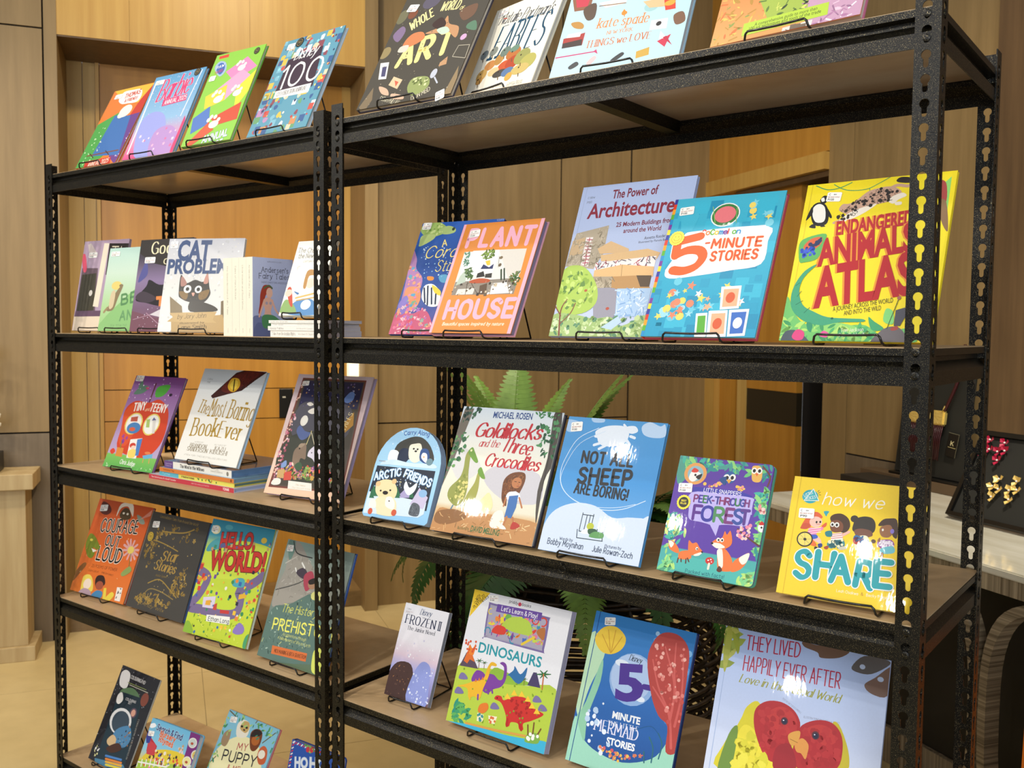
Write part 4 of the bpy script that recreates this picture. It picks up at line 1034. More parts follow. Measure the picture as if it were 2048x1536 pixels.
BOOKS.append(('spade', 'thick pale blue hardback about things we love with little painted objects', 'top shelf of the right rack', ('R', 0.6755, 0.0482, 1.9648, 0.0671, 0.4428), (255.6, 300.0, 16), '#b9dbe6', dict(spine='#a8cad8', pages='#cfd6d8', finish='w'),
 [(-128.1,146.1,3.6,3.9,0,'P100')], [], [
 ('T','s','kate spade',-51.8,98.7,51.1,90.6,21.3,'#d98a4a'),
 ('T','s','NEW YORK',-27.4,78.8,23.7,76.8,8,'#d9925a'),
 ('T','s','THINGS we LOVE',-65.6,56.3,63.8,52.2,15.2,'#c9703a'),
 ('E',(-1.5,121.8,5.6,4.8,0),'#dd8a2c'),
 ('P',0,[-8.1,122.9,5.2,119.9,-3.8,131.5],'#dd8a2c'),
 ('L',0,[-1.5,121.4,0.3,114],1.8,'#dd8a2c'),
 ('P',0,[-124.1,180.5,-78.5,173.4,-78.8,147.9,-112.8,150.1],'#8c5a3f'),
 ('P',0,[-118.9,186.7,-84,182.1,-86,156.8,-109.9,158.6],'#c23a4a'),
 ('P',1,[-92.9,151.1,-68.6,160.1,-63.5,126.3,-79,122.5],'#5a4636'),
 ('P',0,[-61.6,158.5,-3.9,159.3,-3.8,145,-45,143.8],'#f1ead6'),
 ('L',0,[-59.7,150.8,-4,145.8],1.8,'#7a4a34'),
 ('P',1,[-112.4,122.5,-95.6,122.5,-83.1,112.6,-84.2,103.8,-102.3,109.4],'#b8863c'),
 ('P',0,[-120.1,87.9,-75,93.6,-74.8,64.5,-118.2,65.2],'#a7352d'),
 ('P',0,[-112.3,96.4,-84,96.6,-84.6,86,-113.5,88.3],'#f0ece4'),
 ('P',0,[-118.9,76.8,-77.9,79.3,-75.8,64.7,-118.2,65.2],'#3d2a26'),
 ('L',0,[-125.6,45.2,-40,44.3],2.6,'#c2326a'),
 ('P',0,[-41.2,49.1,-35.8,37.6,-46.5,44.9],'#c2326a'),
 ('P',1,[-91.8,18.5,-77.9,28.2,-70.9,19.9,-85.2,12.1],'#3a3a3c'),
 ('P',1,[-54.9,20.4,-43.8,34,-36.2,29.1,-45.8,16.4],'#e9b9b9'),
 ('P',1,[-5.2,18.1,13.2,31.6,19.3,25.4,2.1,13.4],'#2d2d30'),
 ('P',0,[43.1,27.6,67.4,32.9,69.7,15.8,45.1,12.1],'#c9a03c'),
 ('E',(51.7,125.1,14.4,11,0),'#9fc7c8'),
 ('P',0,[31.6,140.3,80.2,139.3,81.7,118.2,47.7,122.5],'#d8b98a'),
 ('P',0,[79.5,42.6,103.5,53.7,96.9,27.1],'#c9324c'),
 ('P',0,[81.9,64.3,96.1,47.2,82.3,46],'#f0e6e6'),
 ('P',0,[95.2,51.4,110.5,28.4,88.8,48.7],'#b92a44'),
 ('P',0,[58.1,91.9,90.4,90.9,91.7,68.3,59,71.1],'#f3f0ee'),
 ('E',(74.5,82.1,5.2,5.1,0),'#2d2a2c'),
 ('P',0,[74.2,133.8,95.4,135,100.7,109,81.2,109.4],'#d8452f'),
 ('E',(86.9,124.6,10.5,6.1,0),'#e9a53c'),
 ('P',1,[100.2,94.9,116.7,99.3,124.6,77.3,108.2,72.8],'#7d5a44'),
 ]))
BOOKS.append(('tools', 'colourful art technique book with a lime green caption strip, rightmost on the top shelf', 'top shelf of the right rack', ('R', 0.993, 0.0288, 1.9648, -0.0835, 0.4007), (247.9, 290.0, 16), '#dd8f6d', dict(spine='#c76f8f', pages='#d8cfc0'),
 [], [], [
 ('G',-123.9,123.9,[(0,'#dda35c'),(101.5,'#dc8a4c'),(174,'#d07a6a'),(290,'#d06a90')]),
 ('D',[-123.6,-1.8,-124.4,92.8,-30.5,66.9,-32.5,-9.7],60,3,9,['#e0a04a','#d9733a','#b98a3a','#e2c05a','#8f9a4a'],'lb',4),
 ('P',0,[-51.2,72.6,44.2,49.8,43.6,9.2,-23.1,19.3],'#a3b84a'),
 ('P',0,[35.4,48.8,124.6,27.5,123.1,-9.5,39.5,0.1],'#c79bb5'),
 ('D',[29,50.6,123.7,24.5,122.8,-7.8,45.8,-1.5],30,3,8,['#e6c3d4','#9a6f8f','#f0e4ea','#b07aa0'],'bl',7),
 ('D',[-47.7,71.7,35.4,48.8,36.5,14.4,-20.6,22.1],26,3,7,['#5f7a34','#d8e06a','#33432a'],'lb',9),
 ('P',0,[1.7,6.2,49.5,9.4,48.7,-15.6,1.4,-21.1],'#e8e2d8'),
 ('D',[5,5.3,44.3,5.6,45.5,-14.8,3.5,-16.5],14,2,5,['#2d2a2c','#7a6a5a'],'bq',2),
 ('P',0,[-69.7,31.8,70.6,35.7,72.3,12.5,-69.1,7.8],'#b6d23f'),
 ('T','b','A comprehensive guide to more than',-49.5,22.4,53.5,26.2,6.2,'#4a5a20'),
 ('T','b','100 art techniques and tools of the trade',-57.7,15.7,60.8,18.9,6.2,'#4a5a20'),
 ]))
BOOKS.append(('house', 'mauve shrink-wrapped picture book showing a dark door, leftmost on the eye-level shelf', 'eye-level shelf of the left rack', ('L', 0.1137, 0.0814, 1.4869, 0.0956, 0.1793), (220.7, 285.9, 8), '#b79fb5', dict(spine='#a88fa5', finish='w'),
 [(-57.1,240,42.4,17.2,0,'P100')], [], [
 ('P',0,[-110.4,286.1,191.1,273.3,179,187,-35.6,176.8],'#b8a0b4'),
 ('P',0,[-104.4,199.8,-23.8,197.6,-7.2,55.6,-104.1,55.7],'#6f5a63'),
 ('P',0,[-99.3,178.3,-28.4,181.9,-15.7,63.5,-102.9,61.1],'#4b4638'),
 ('L',0,[-93.3,178.1,-93.2,63.7],2.8,'#33301f'),
 ('L',0,[-77.9,177.8,-77.9,63.6],2.8,'#33301f'),
 ('L',0,[-62.6,177.4,-62.6,63.6],2.8,'#33301f'),
 ('L',0,[-47.4,177.1,-47.5,63.5],2.8,'#33301f'),
 ('P',0,[-10.5,276.5,14.4,275.5,5,73.8,-22.1,76.6],'#efe3cc'),
 ('P',0,[16.1,275.4,192.2,268.1,209.9,186.2,18.5,175.5],'#2c2622'),
 ('P',0,[-110.2,45.1,283.1,55.1,288.2,-4,-107.8,-10.5],'#ecd9bf'),
 ('P',0,[-105.7,62.1,281,65,284.7,47.7,-108.2,44.1],'#6d5468'),
 ('P',1,[-113.5,237.7,-97.5,242.5,-80,193.8,-95.9,188.9],'#e0566f'),
 ('P',0,[-92.3,274.6,-76.4,279.3,-33.7,240.3,-74.8,236.4],'#d8c7c2'),
 ('E',(-42.9,118.8,8.4,9.5,0),'#e8e0d4'),
 ('T','h','The',31.6,243.3,136.4,239.5,21,'#e8dcc0'),
 ]))
BOOKS.append(('green', 'pale green shrink-wrapped picture book with a small fox-like animal on a hill', 'eye-level shelf of the left rack', ('L', 0.2858, 0.0694, 1.4869, 0.0923, 0.1903), (220.3, 255.4, 8), '#b9d6b0', dict(spine='#a9c6a0', finish='w'),
 [(-78.8,237.1,42,14.6,0,'P100')], [], [
 ('G',-110.1,110.1,[(0,'#9fcf85'),(76.6,'#b5d79b'),(178.8,'#cfe3cf'),(255.4,'#bcdcd0')]),
 ('P',1,[-107,-11.4,-91.8,34.6,-24.6,85.2,56.4,134.5,159.1,142.5,194.1,-13],'#93c47d'),
 ('E',(-51.8,138.8,23.9,13.3,0),'#e9d27a'),
 ('P',1,[-82.6,62.6,-65.5,90.6,-51.8,115.9,-29.6,138.5,-21.1,135.8,-36.2,100.5,-51.3,65.1],'#8f7d5c'),
 ('E',(-29.6,138.5,9.5,4.6,0),'#8f7d5c'),
 ('L',1,[-80.5,70.3,-93.4,57.6],7.9,'#a58f68'),
 ('P',1,[-71.8,116.2,-53,121,-53.8,75.2,-72.5,70.2],'#d9c6a0'),
 ('T','H','BEAR',-15.5,80.1,138.5,103.6,29.9,'#5f8f5c'),
 ('T','H','AND ME',-11.8,32.2,151.3,47.3,27.2,'#6f9f6a'),
 ('T','n','by the hill',-50.8,14.4,23.4,14.9,7,'#6c8f66'),
 ]))
BOOKS.append(('bat', 'dark purple picture book with a swooping bat shape and cream title', 'eye-level shelf of the left rack', ('L', 0.4709, 0.0653, 1.4869, 0.1231, 0.1739), (220.4, 270.0, 8), '#7d6a86', dict(spine='#4a4048', finish='w'),
 [(-59.8,209,44.4,17.7,0,'P100')], [], [
 ('G',-110.2,110.2,[(0,'#8a5f6c'),(67.5,'#7a5f76'),(148.5,'#8d7a9c'),(216,'#4c4550'),(270,'#37322f')]),
 ('P',0,[-118.4,268.9,159.5,260,177.2,160.8,-47.4,199.9,-110.9,231.4],'#38332f'),
 ('P',1,[-101.4,147.2,-77,205.6,-63,170.9,-80.7,151.7],'#5a5a94'),
 ('P',1,[-101.5,93.2,-62.5,131.8,-52.1,151.2,-6.9,135.8,47.7,139.7,117.2,129.1,99.1,82.1,19.1,73,-52.9,83.1],'#2e2a2c'),
 ('P',1,[-102.5,98.1,-73.9,117.4,-13.4,97.3,-52.9,83.1],'#4a4048'),
 ('P',0,[-116.9,61.4,-2.2,39.5,131,53.8,141.3,-2.1,-108.4,-9.4],'#7c5460'),
 ('L',0,[-47.2,54,46.5,1.7],2.4,'#b58fa0'),
 ('L',0,[-100.6,34.5,-5,53.9],1.8,'#b58fa0'),
 ('T','s','Goodnight',-58.4,227.1,171.6,228.9,34.8,'#f1e6bf'),
 ('T','s','owl',-1,196.1,78.3,193.9,24.2,'#f1e6bf'),
 ('P',0,[-14.3,102.1,27,104.1,25.8,92.1,11.9,92.2,12.2,73.1,1.7,73.1,0.1,92.3,-12.3,91.5],'#e08a4a'),
 ('P',0,[-32.1,49.1,20,68.3,28.9,39.6],'#d9d2d4'),
 ('D',[-79.6,73.5,46.6,72.9,60.1,1.8,-92.8,-4.4],20,0.8,1.8,['#e9dff0'],'d',3),
 ]))
BOOKS.append(('cat', 'grey picture book with a wide-eyed dark cat in a cardboard box', 'eye-level shelf of the left rack', ('L', 0.6761, 0.0563, 1.4874, 0.4347, 0.2545), (228.5, 265.8, 9), '#d9d6d0', dict(spine='#e6e4de', finish='m'),
 [(-96.8,248.3,22.4,19.4,0,'P100')], [], [
 ('G',-114.3,114.3,[(0,'#e2e0da'),(132.9,'#d5d3ce'),(265.8,'#b9bac2')]),
 ('D',[-114.2,266.4,114.4,265.1,106,-5.6,-113.1,-9.3],160,1.5,5,['#c6c4c0','#e9e8e4','#b3b4b8'],'p',3),
 ('T','M','CAT',-82.4,204.8,14.3,204.2,53.6,'#23406f'),
 ('T','M','PROBLEM',-107.1,165.7,68.8,166.9,38.9,'#23406f'),
 ('P',1,[-65.2,109.6,-65.1,161.7,-46.6,138,-20.4,147.4,5.3,141.7,14.1,168.6,24.5,128.5,30.2,105,11.1,81.6,-29,83.8,-58.1,95.4],'#2a251f'),
 ('P',1,[-63.7,152.2,-58.2,156,-43.8,135.6,-60.4,128.5],'#a5766a'),
 ('P',1,[12.3,163.8,18.2,156.7,19.3,137.9,5.8,137.9],'#b98474'),
 ('P',1,[-63.3,114.3,-37.6,109.6,-40,90.8,-56,97.8],'#7d5f30'),
 ('P',1,[-2.7,109.6,25.8,119.1,19.1,95.6,-0.1,90.9],'#7d5f30'),
 ('P',1,[-26.8,86.1,3,86.2,46.9,72.4,53.7,58.5,-22.7,57.1],'#2f2a22'),
 ('D',[-65.4,128.5,18.9,133.2,19.7,90.9,-50,90.8],40,1,2.5,['#6b5528','#15120f','#4a3d2a'],'b',4),
 ('E',(-39.7,120.9,11.5,11.3,0),'#f5f3ea'),
 ('E',(-7.1,120,10.5,10.4,0),'#f5f3ea'),
 ('E',(-39.7,120.9,5.5,5.7,0),'#14120f'),
 ('E',(-7.1,120,5.5,5.6,0),'#14120f'),
 ('P',1,[-25.6,109.6,-16.6,109.6,-19.8,100.2],'#d99a88'),
 ('L',0,[-19.8,100.2,-19.2,95.5],1.4,'#14120f'),
 ('P',0,[-90,100.1,-49.8,72,-45.6,53.3,-81.1,46],'#7d6a48'),
 ('P',0,[64.7,86.4,92.9,95.8,101.2,-5.7,74.5,-6],'#6f5d3f'),
 ('P',0,[-76.9,34.4,74.5,49.3,96.3,-5.7,-70.8,-7.5],'#b49560'),
 ('P',0,[-84.6,53,56.2,57.5,47,35.2,60.4,26.1,-88.6,28.7,-72.9,41.4],'#bd9e67'),
 ('T','i','by Jory John',-58.2,36.4,25.6,40.7,13,'#4b3a22'),
 ('T','b','illustrated by',-49.1,21.5,23.8,24.9,5.6,'#5a4728'),
 ('T','s','Lane Smith',-51.9,6.6,30.8,9.7,12,'#5a4728'),
 ]))
BOOKS.append(('forest', 'white paperback classic with children in blue, standing on a small stack', 'eye-level shelf of the left rack', ('L', 1.0865, 0.0604, 1.5314, 0.068, 0.357), (126.9, 199.9, 13), '#f0ece0', dict(spine='#f0ece0', hard=False, pages='#e6dfcc', finish='m'),
 [(-39.5,131.8,5.9,4.5,0,'P100')], [], [
 ('T','t','The Children of',-56,170,53.8,165.5,11.8,'#3a3733'),
 ('T','t','the New Forest',-50.2,153.9,49.9,152.4,11.8,'#3a3733'),
 ('T','n','CAPTAIN MARRYAT',-28.4,141.4,37.3,140,5.4,'#7a7468'),
 ('P',1,[-44,15.5,-7.4,41.6,37.9,41.1,71.9,6.5,29.9,0.1,-27.6,2.4],'#5f8fc0'),
 ('P',1,[-63.1,20,-53.6,42.1,-27.2,33,-6.3,6.7,-58.2,6.8],'#8fae6a'),
 ('P',1,[-57.5,68.8,-44.5,73,-24,24.2,-38.8,33.1],'#c9543f'),
 ('E',(-49.6,59.7,11.7,9.8,0),'#f0cdb8'),
 ('E',(17,85,14.8,13.3,0),'#f2d3bf'),
 ('P',1,[-5.6,76.7,-5.3,116.5,16,120.3,23.5,106.9,5.1,102.9,4.6,72.1],'#b98a4f'),
 ('L',0,[-20.4,46.1,43,58.4],4.6,'#d9b46a'),
 ('L',0,[-15.2,39.5,46.8,47.5],3,'#c9a45a'),
 ('P',1,[-32.6,63.9,-13.7,59.2,-17.8,54.9],'#4f7fb0'),
 ('E',(20,28.2,16.9,13,0),'#e9eef4'),
 ('T','n','1',-44.7,122.1,-41.8,122,6.4,'#b5533f'),
 ]))
BOOKS.append(('coral', 'deep blue coral reef picture book with a turtle, tucked behind the orange book', 'eye-level shelf of the right rack', ('R', 0.2111, 0.0854, 1.4895, 0.1275, 0.4662), (217.7, 283.6, 8), '#274f9c', dict(spine='#1f3f80', finish='w'),
 [(-93.8,274.7,23.5,17.9,0,'P100')], [], [
 ('G',-108.9,108.9,[(0,'#6a5a9a'),(85.1,'#3f5a9c'),(170.2,'#234a92'),(283.6,'#2a5fb4')]),
 ('P',1,[-109.1,264.1,-100,283.1,-66.8,285.1,-43.1,273.4,-32.4,260,-55.2,248.4,-84.3,245],'#9cb964'),
 ('P',1,[-59.3,261.5,-36.4,273.1,-14.3,265.5,-14.2,254.3,-39.4,250.8],'#a8c07a'),
 ('P',1,[-99.6,250.6,-66.4,252.2,-65.7,239.3,-96.9,221.6,-101.8,231.4],'#b3c67c'),
 ('E',(-18.8,264.1,4,4.5,0),'#33402a'),
 ('D',[-102.4,280,-51.9,280.4,-43.8,254.3,-85.3,248.3],22,2,5,['#6f8f3f','#c6d68c'],'p',2),
 ('T','h','A',-35.3,218.9,-24.4,221.6,16.6,'#f3dd7a'),
 ('T','i','Coral',-75,190.5,14.5,192,30,'#f3dd7a'),
 ('T','i','Story',-35.5,155,31.2,157.8,27.8,'#f3dd7a'),
 ('P',1,[-114.4,212.7,-94.9,189.6,-88.2,164.2,-63.1,138.7,-60.9,101.8,-70,59.3,-105,35.2,-102.8,77.7,-106.9,139.6],'#b07fae'),
 ('P',1,[-98.5,114.6,-65,114.1,-51.6,83.4,-65.7,56.3,-92.7,77.7],'#e0946c'),
 ('P',1,[-111.7,35.2,-95.3,65.5,-63.7,50.3,-40.5,59.2,-18.2,50.3,8.7,6.3,-1.2,-2.5,-104.8,-3.8],'#c8627e'),
 ('P',1,[-107.4,71.6,-92.2,96,-75.3,65.4,-92.4,47.3],'#8a7ac0'),
 ('D',[-105.9,-0.9,-102.8,77.7,-21,59.2,10.5,0.5],90,2,6,['#e8809a','#d9546a','#f0a37a','#b57ac0','#7fb0a0','#f3c0c8'],'lfp',3),
 ('D',[-111.6,183.9,-66.4,138.7,-55.5,65.3,-84,71.5],40,2,5,['#d98ab0','#7fb08f','#e9a07a','#5fa0c0'],'pd',6),
 ('P',1,[-51.7,98.6,-50.4,119.9,-28.4,122.6,-3.8,101,0.8,71,-23.9,68.2,-45.1,83.3],'#eef0ea'),
 ('P',1,[-31.2,121.1,-5.7,107,-1.9,95,-18.4,101.2],'#f2d04a'),
 ('L',1,[-50.1,113.8,-36.6,77.2],3.8,'#2b3550'),
 ('L',1,[-41.7,118.3,-28.1,71.2],3.8,'#2b3550'),
 ('L',1,[-30.4,113.5,-17.8,74.1],3.8,'#2b3550'),
 ('L',1,[-14.2,98.1,-8.1,74],3.8,'#2b3550'),
 ('P',1,[-51.3,143,-34.5,141.7,-33.5,133.4,-46.7,133.7],'#e28a3c'),
 ('P',1,[-20.6,143.8,-0.4,146.4,8.5,128,-10.8,128.3],'#5f9fc0'),
 ('D',[-100.3,221.7,19.8,216.6,-3.4,125.2,-66.4,138.7],40,0.7,2,['#cfe3f3','#8fb8e0'],'d',5),
 ('T','n','ILLUSTRATED',90.2,278.5,108,279.3,4.4,'#dfe6f5'),
 ]))
BOOKS.append(('plant', 'thick orange hardback with pink lettering and a room photograph, titled Plant House', 'eye-level shelf of the right rack', ('R', 0.3505, 0.0478, 1.494, -0.0171, 0.4408), (216.4, 257.4, 17), '#e08b3b', dict(spine='#efb0c0', back='#efb0c0', pages='#8f86a8'),
 [(-68.3,232.4,27.3,17.6,5,'P100')], [], [
 ('P',0,[-108.2,0,-101.2,0,-101.2,257.4,-108.2,257.4],'#efb0c0'),
 ('P',0,[99.2,0,108.2,0,108.2,257.4,99.2,257.4],'#efb0c0'),
 ('T','k','PLANT',-81.5,202.2,91.2,199.7,39.5,'#f0b2c6'),
 ('T','k','HOUSE',-79.3,33.7,95.6,37,38.2,'#f0b2c6'),
 ('T','I','Beautiful spaces inspired by nature',-78.3,16.6,84.7,17.4,7.6,'#f6ead0'),
 ('P',0,[-81.6,188.9,84.7,188.9,86,86.4,-79.7,86.6],'#dfddd6'),
 ('P',0,[-80.5,172.7,-56.6,190.6,13.2,189.8,16.4,162.7,13.7,134.6,-71.6,131.7],'#eeede8'),
 ('P',0,[13.2,189.8,84.7,188.9,87.1,132.1,59.5,122],'#d6d0c6'),
 ('P',0,[-79.8,117.6,59.5,122,86.3,107.6,86,86.4,-79.7,86.6],'#8d8478'),
 ('P',0,[-71.6,131.7,-58.8,151.5,-52.3,116.8,-76.4,108.9],'#b7c4b4'),
 ('P',0,[-21.7,164.3,12.6,164.3,13.9,143,-22.6,144.4],'#f0efe8'),
 ('P',0,[-17.4,157,0.3,149.2,10.3,157.3,11.4,145.4,-21.6,146],'#2a3560'),
 ('P',0,[-15,164,-2.7,166.4,1.5,154.8,-6.3,153.7],'#eebd3c'),
 ('D',[-37.7,189.6,3.2,190.3,3.4,171.8,-21.1,167.2],40,3,7,['#5f7a34','#7f9a44','#3f5a24'],'l',3),
 ('D',[-66.8,146,-41.7,150.8,-35.2,124.9,-51.1,122.5],34,3,7,['#5f7a44','#3f5f34'],'l',5),
 ('D',[59.5,122,72.6,138.1,96.4,131.8,84.2,104.9],40,3,7,['#5f7a44','#7a6a3a','#3f5f34'],'l',7),
 ('D',[-79.2,187.3,-63,189.4,-61,157.3,-72.6,152],20,3,7,['#5f8a74'],'l',9),
 ('P',0,[-26.1,136,-11.5,141.1,-3.4,128.1,-25.7,126],'#2d2a28'),
 ('P',0,[-3.9,133.8,13.2,136,15.6,124.7,-2.4,125.3],'#37342f'),
 ('P',1,[-39.8,119.3,-15.1,124.3,12.3,120.6,8.3,113.8,-34.3,113.5],'#b5532f'),
 ('P',0,[-66.1,100.1,-19.9,101.9,-21.3,87.9,-68,87.3],'#e4ded2'),
 ('L',0,[-45.5,116.6,-41.3,88.2],1.2,'#4a3a2c'),
 ('L',0,[-34.3,113.5,-8,87.6],1.2,'#4a3a2c'),
 ('P',0,[-8.8,107.2,8.9,112.3,14.9,87.2,-4.7,87.5],'#5f4a38'),
 ('L',0,[35,142.3,43,119.7],4.2,'#3a4a34'),
 ('L',0,[42,144.8,51,119.5],3.6,'#2f3f2c'),
 ('L',0,[18.9,173.9,24.9,148.2],0.9,'#5a5040'),
 ('E',(24.8,170.8,4.6,3.5,0),'#7a6a50'),
 ('E',(27.7,153.7,3.9,4,0),'#6a5a44'),
 ('P',0,[21.9,112,59.3,113.7,74.3,88.8,24.6,87],'#e9e6e0'),
 ('D',[-85.6,114.9,75.3,121.5,84.6,85.9,-78.3,87.5],50,1.5,4,['#3a332c','#6a5a48','#c9b79a','#f0ece4'],'bqp',4),
 ]))
BOOKS.append(('arch', 'tall pale blue hardback about architecture with a terraced house above a waterfall', 'eye-level shelf of the right rack', ('R', 0.6364, 0.1017, 1.49, -0.0367, 0.3538), (258.0, 320.6, 9), '#b9c6e6', dict(spine='#a9b6da', pages='#cfd6e4'),
 [], [], [
 ('G',-129,129,[(0,'#c2cce6'),(160.3,'#bccae9'),(320.6,'#aebfe6')]),
 ('P',0,[-120,0,-118.8,0,-118.8,320.6,-120,320.6],'#a2b0d2'),
 ('T','B','The Power of',-52.9,289.1,49.4,290.4,18.3,'#7c2f42'),
 ('T','B','Architecture',-102.3,249.7,92.5,249.8,30.6,'#8c2f42'),
 ('T','B','25 Modern Buildings from',-28.6,226.4,97.3,228,9.1,'#7c2f42'),
 ('T','B','around the World',-8.7,212.5,73.7,213.1,9.1,'#7c2f42'),
 ('T','b','Annette Roeder',42,195.4,87.8,198.3,6.3,'#3a3440'),
 ('T','b','Illustrated by Pamela Baron',31.1,188.4,97.4,191.1,4.4,'#3a3440'),
 ('P',0,[-119.5,218.2,-45.4,231.1,-43.6,170.4,-59.4,139.1,-128.6,147.1,-126.4,185.4],'#b5a892'),
 ('P',0,[-124.5,201.9,-95.3,208.4,-95.3,172.9,-125.1,168.9],'#c9ad86'),
 ('P',0,[-93.7,208.3,-76.9,207.8,-72.8,144.9,-91.5,147],'#efe6e2'),
 ('L',0,[-90.1,202.6,-77.3,202.4],1.8,'#b03a52'),
 ('L',0,[-89.8,195.5,-76.7,195.3],1.8,'#b03a52'),
 ('L',0,[-89.5,188.4,-76.4,188.2],1.8,'#b03a52'),
 ('L',0,[-89.5,181.3,-75.8,181.2],1.8,'#b03a52'),
 ('L',0,[-89.2,174.2,-75.5,174.1],1.8,'#b03a52'),
 ('L',0,[-88.9,167.2,-74.9,167.1],1.8,'#b03a52'),
 ('L',0,[-88.6,160.1,-74.6,160],1.7,'#b03a52'),
 ('L',0,[-88.3,153.1,-74,153],1.7,'#b03a52'),
 ('L',0,[-85,206.4,-82.3,146.6],1.8,'#b03a52'),
 ('D',[-119.1,216.8,-46.5,229.8,-44.2,173.1,-60.7,144.4,-126.2,149.7],120,3,6,['#8f846f','#a89a80','#cabda6'],'b',4),
 ('P',0,[-59.8,182,-32.4,196.6,12.4,178.2,14.3,170.2,-52.5,170.8],'#ddb98a'),
 ('P',0,[-48.9,168,54.8,176,84,166.8,78.8,154.3,-45.5,154.5],'#e2bd8a'),
 ('P',0,[-56.8,152.3,77.3,160.7,77.4,136.5,-55.7,136.3],'#f0e8e4'),
 ('D',[-56.4,151,75.2,158.3,75.4,139.1,-53.2,138.3],46,3,6,['#a83a52','#5a5560'],'b',6),
 ('P',0,[-55.7,136.3,5.9,145.8,76.8,139.1,78.7,118.8,-55.3,123],'#ddb57f'),
 ('L',0,[5.9,145.8,9.1,120.9],0.8,'#8a6f4a'),
 ('P',0,[-55.3,123,-2.4,121.3,-4,92.8,-42.2,94.9],'#a89a84'),
 ('P',0,[-11.1,121.6,47.9,122.3,81.8,93.5,-7.8,96.8],'#b98f5c'),
 ('P',0,[42.4,122.5,75.4,121.4,75.2,98.7,56.1,99.1],'#5a4a3a'),
 ('D',[-51.6,120.2,-4.6,118.8,-7.5,95.5,-41.1,96.2],40,3,6,['#877b66','#c2b69e'],'b',8),
 ('P',1,[-44.2,91,-31.4,98.6,6.8,95.2,15.9,69.4,7.7,33.8,-28.9,31.2],'#9a98a4'),
 ('P',0,[6.5,96.5,81.2,96,80.4,41.2,14.9,38.8],'#a9c6e4'),
 ('D',[8.3,95.1,76.1,94.9,77.1,43.7,17.1,41.4],70,3,7,['#dfeaf5','#7fa6d4','#c6dcf0'],'b',9),
 ('P',1,[-132.7,92.8,-129.5,138.9,-101.2,148.7,-70.7,136.8,-40.9,101.5,-35.2,67.4,-62.4,46.8,-117.1,47],'#aecb5c'),
 ('D',[-129.5,92.8,-125.6,136.1,-70,134.1,-43.9,101.5,-41.8,70.1,-102.4,49.6],70,3,8,['#8fb04a','#c6dd78','#6a8f4a'],'pl',3),
 ('P',1,[-128.1,-3.4,-128.8,44.4,-76.7,44.2,-33.1,36.3,6.5,38.8,33.2,21.2,85.2,43.7,93.2,-2.9],'#a3bf78'),
 ('D',[-125.7,-0.7,-122.6,44.4,-10.7,38.9,80.9,38.7,82,-0.6],130,3,8,['#7f9f5a','#c3d89a','#5f8f6a','#d5e4b8'],'pl',5),
 ('L',1,[-104.9,2.1,-113.9,52.3,-104.9,76.2],4,'#8a5244',0.5),
 ('L',1,[-111,41.7,-135.4,68.6],2.3,'#8a5244'),
 ('L',1,[-108.2,25.8,-89.5,46.9,-82.9,68],2.3,'#8a5244'),
 ('P',0,[-11.3,18.4,22.8,41.3,31.4,28.7,12.7,13.5],'#b9d2ea'),
 ('E',(-5.8,56.3,4,3.1,0),'#b5523f'),
 ('E',(-65.1,94.1,3.6,2.7,0),'#b5623f'),
 ('T','n','C BBW',-111.7,293.5,-95.1,293.7,4,'#555'),
 ('T','n','P100',-111.5,283.1,-99.9,283.5,4.6,'#555'),
 ]))
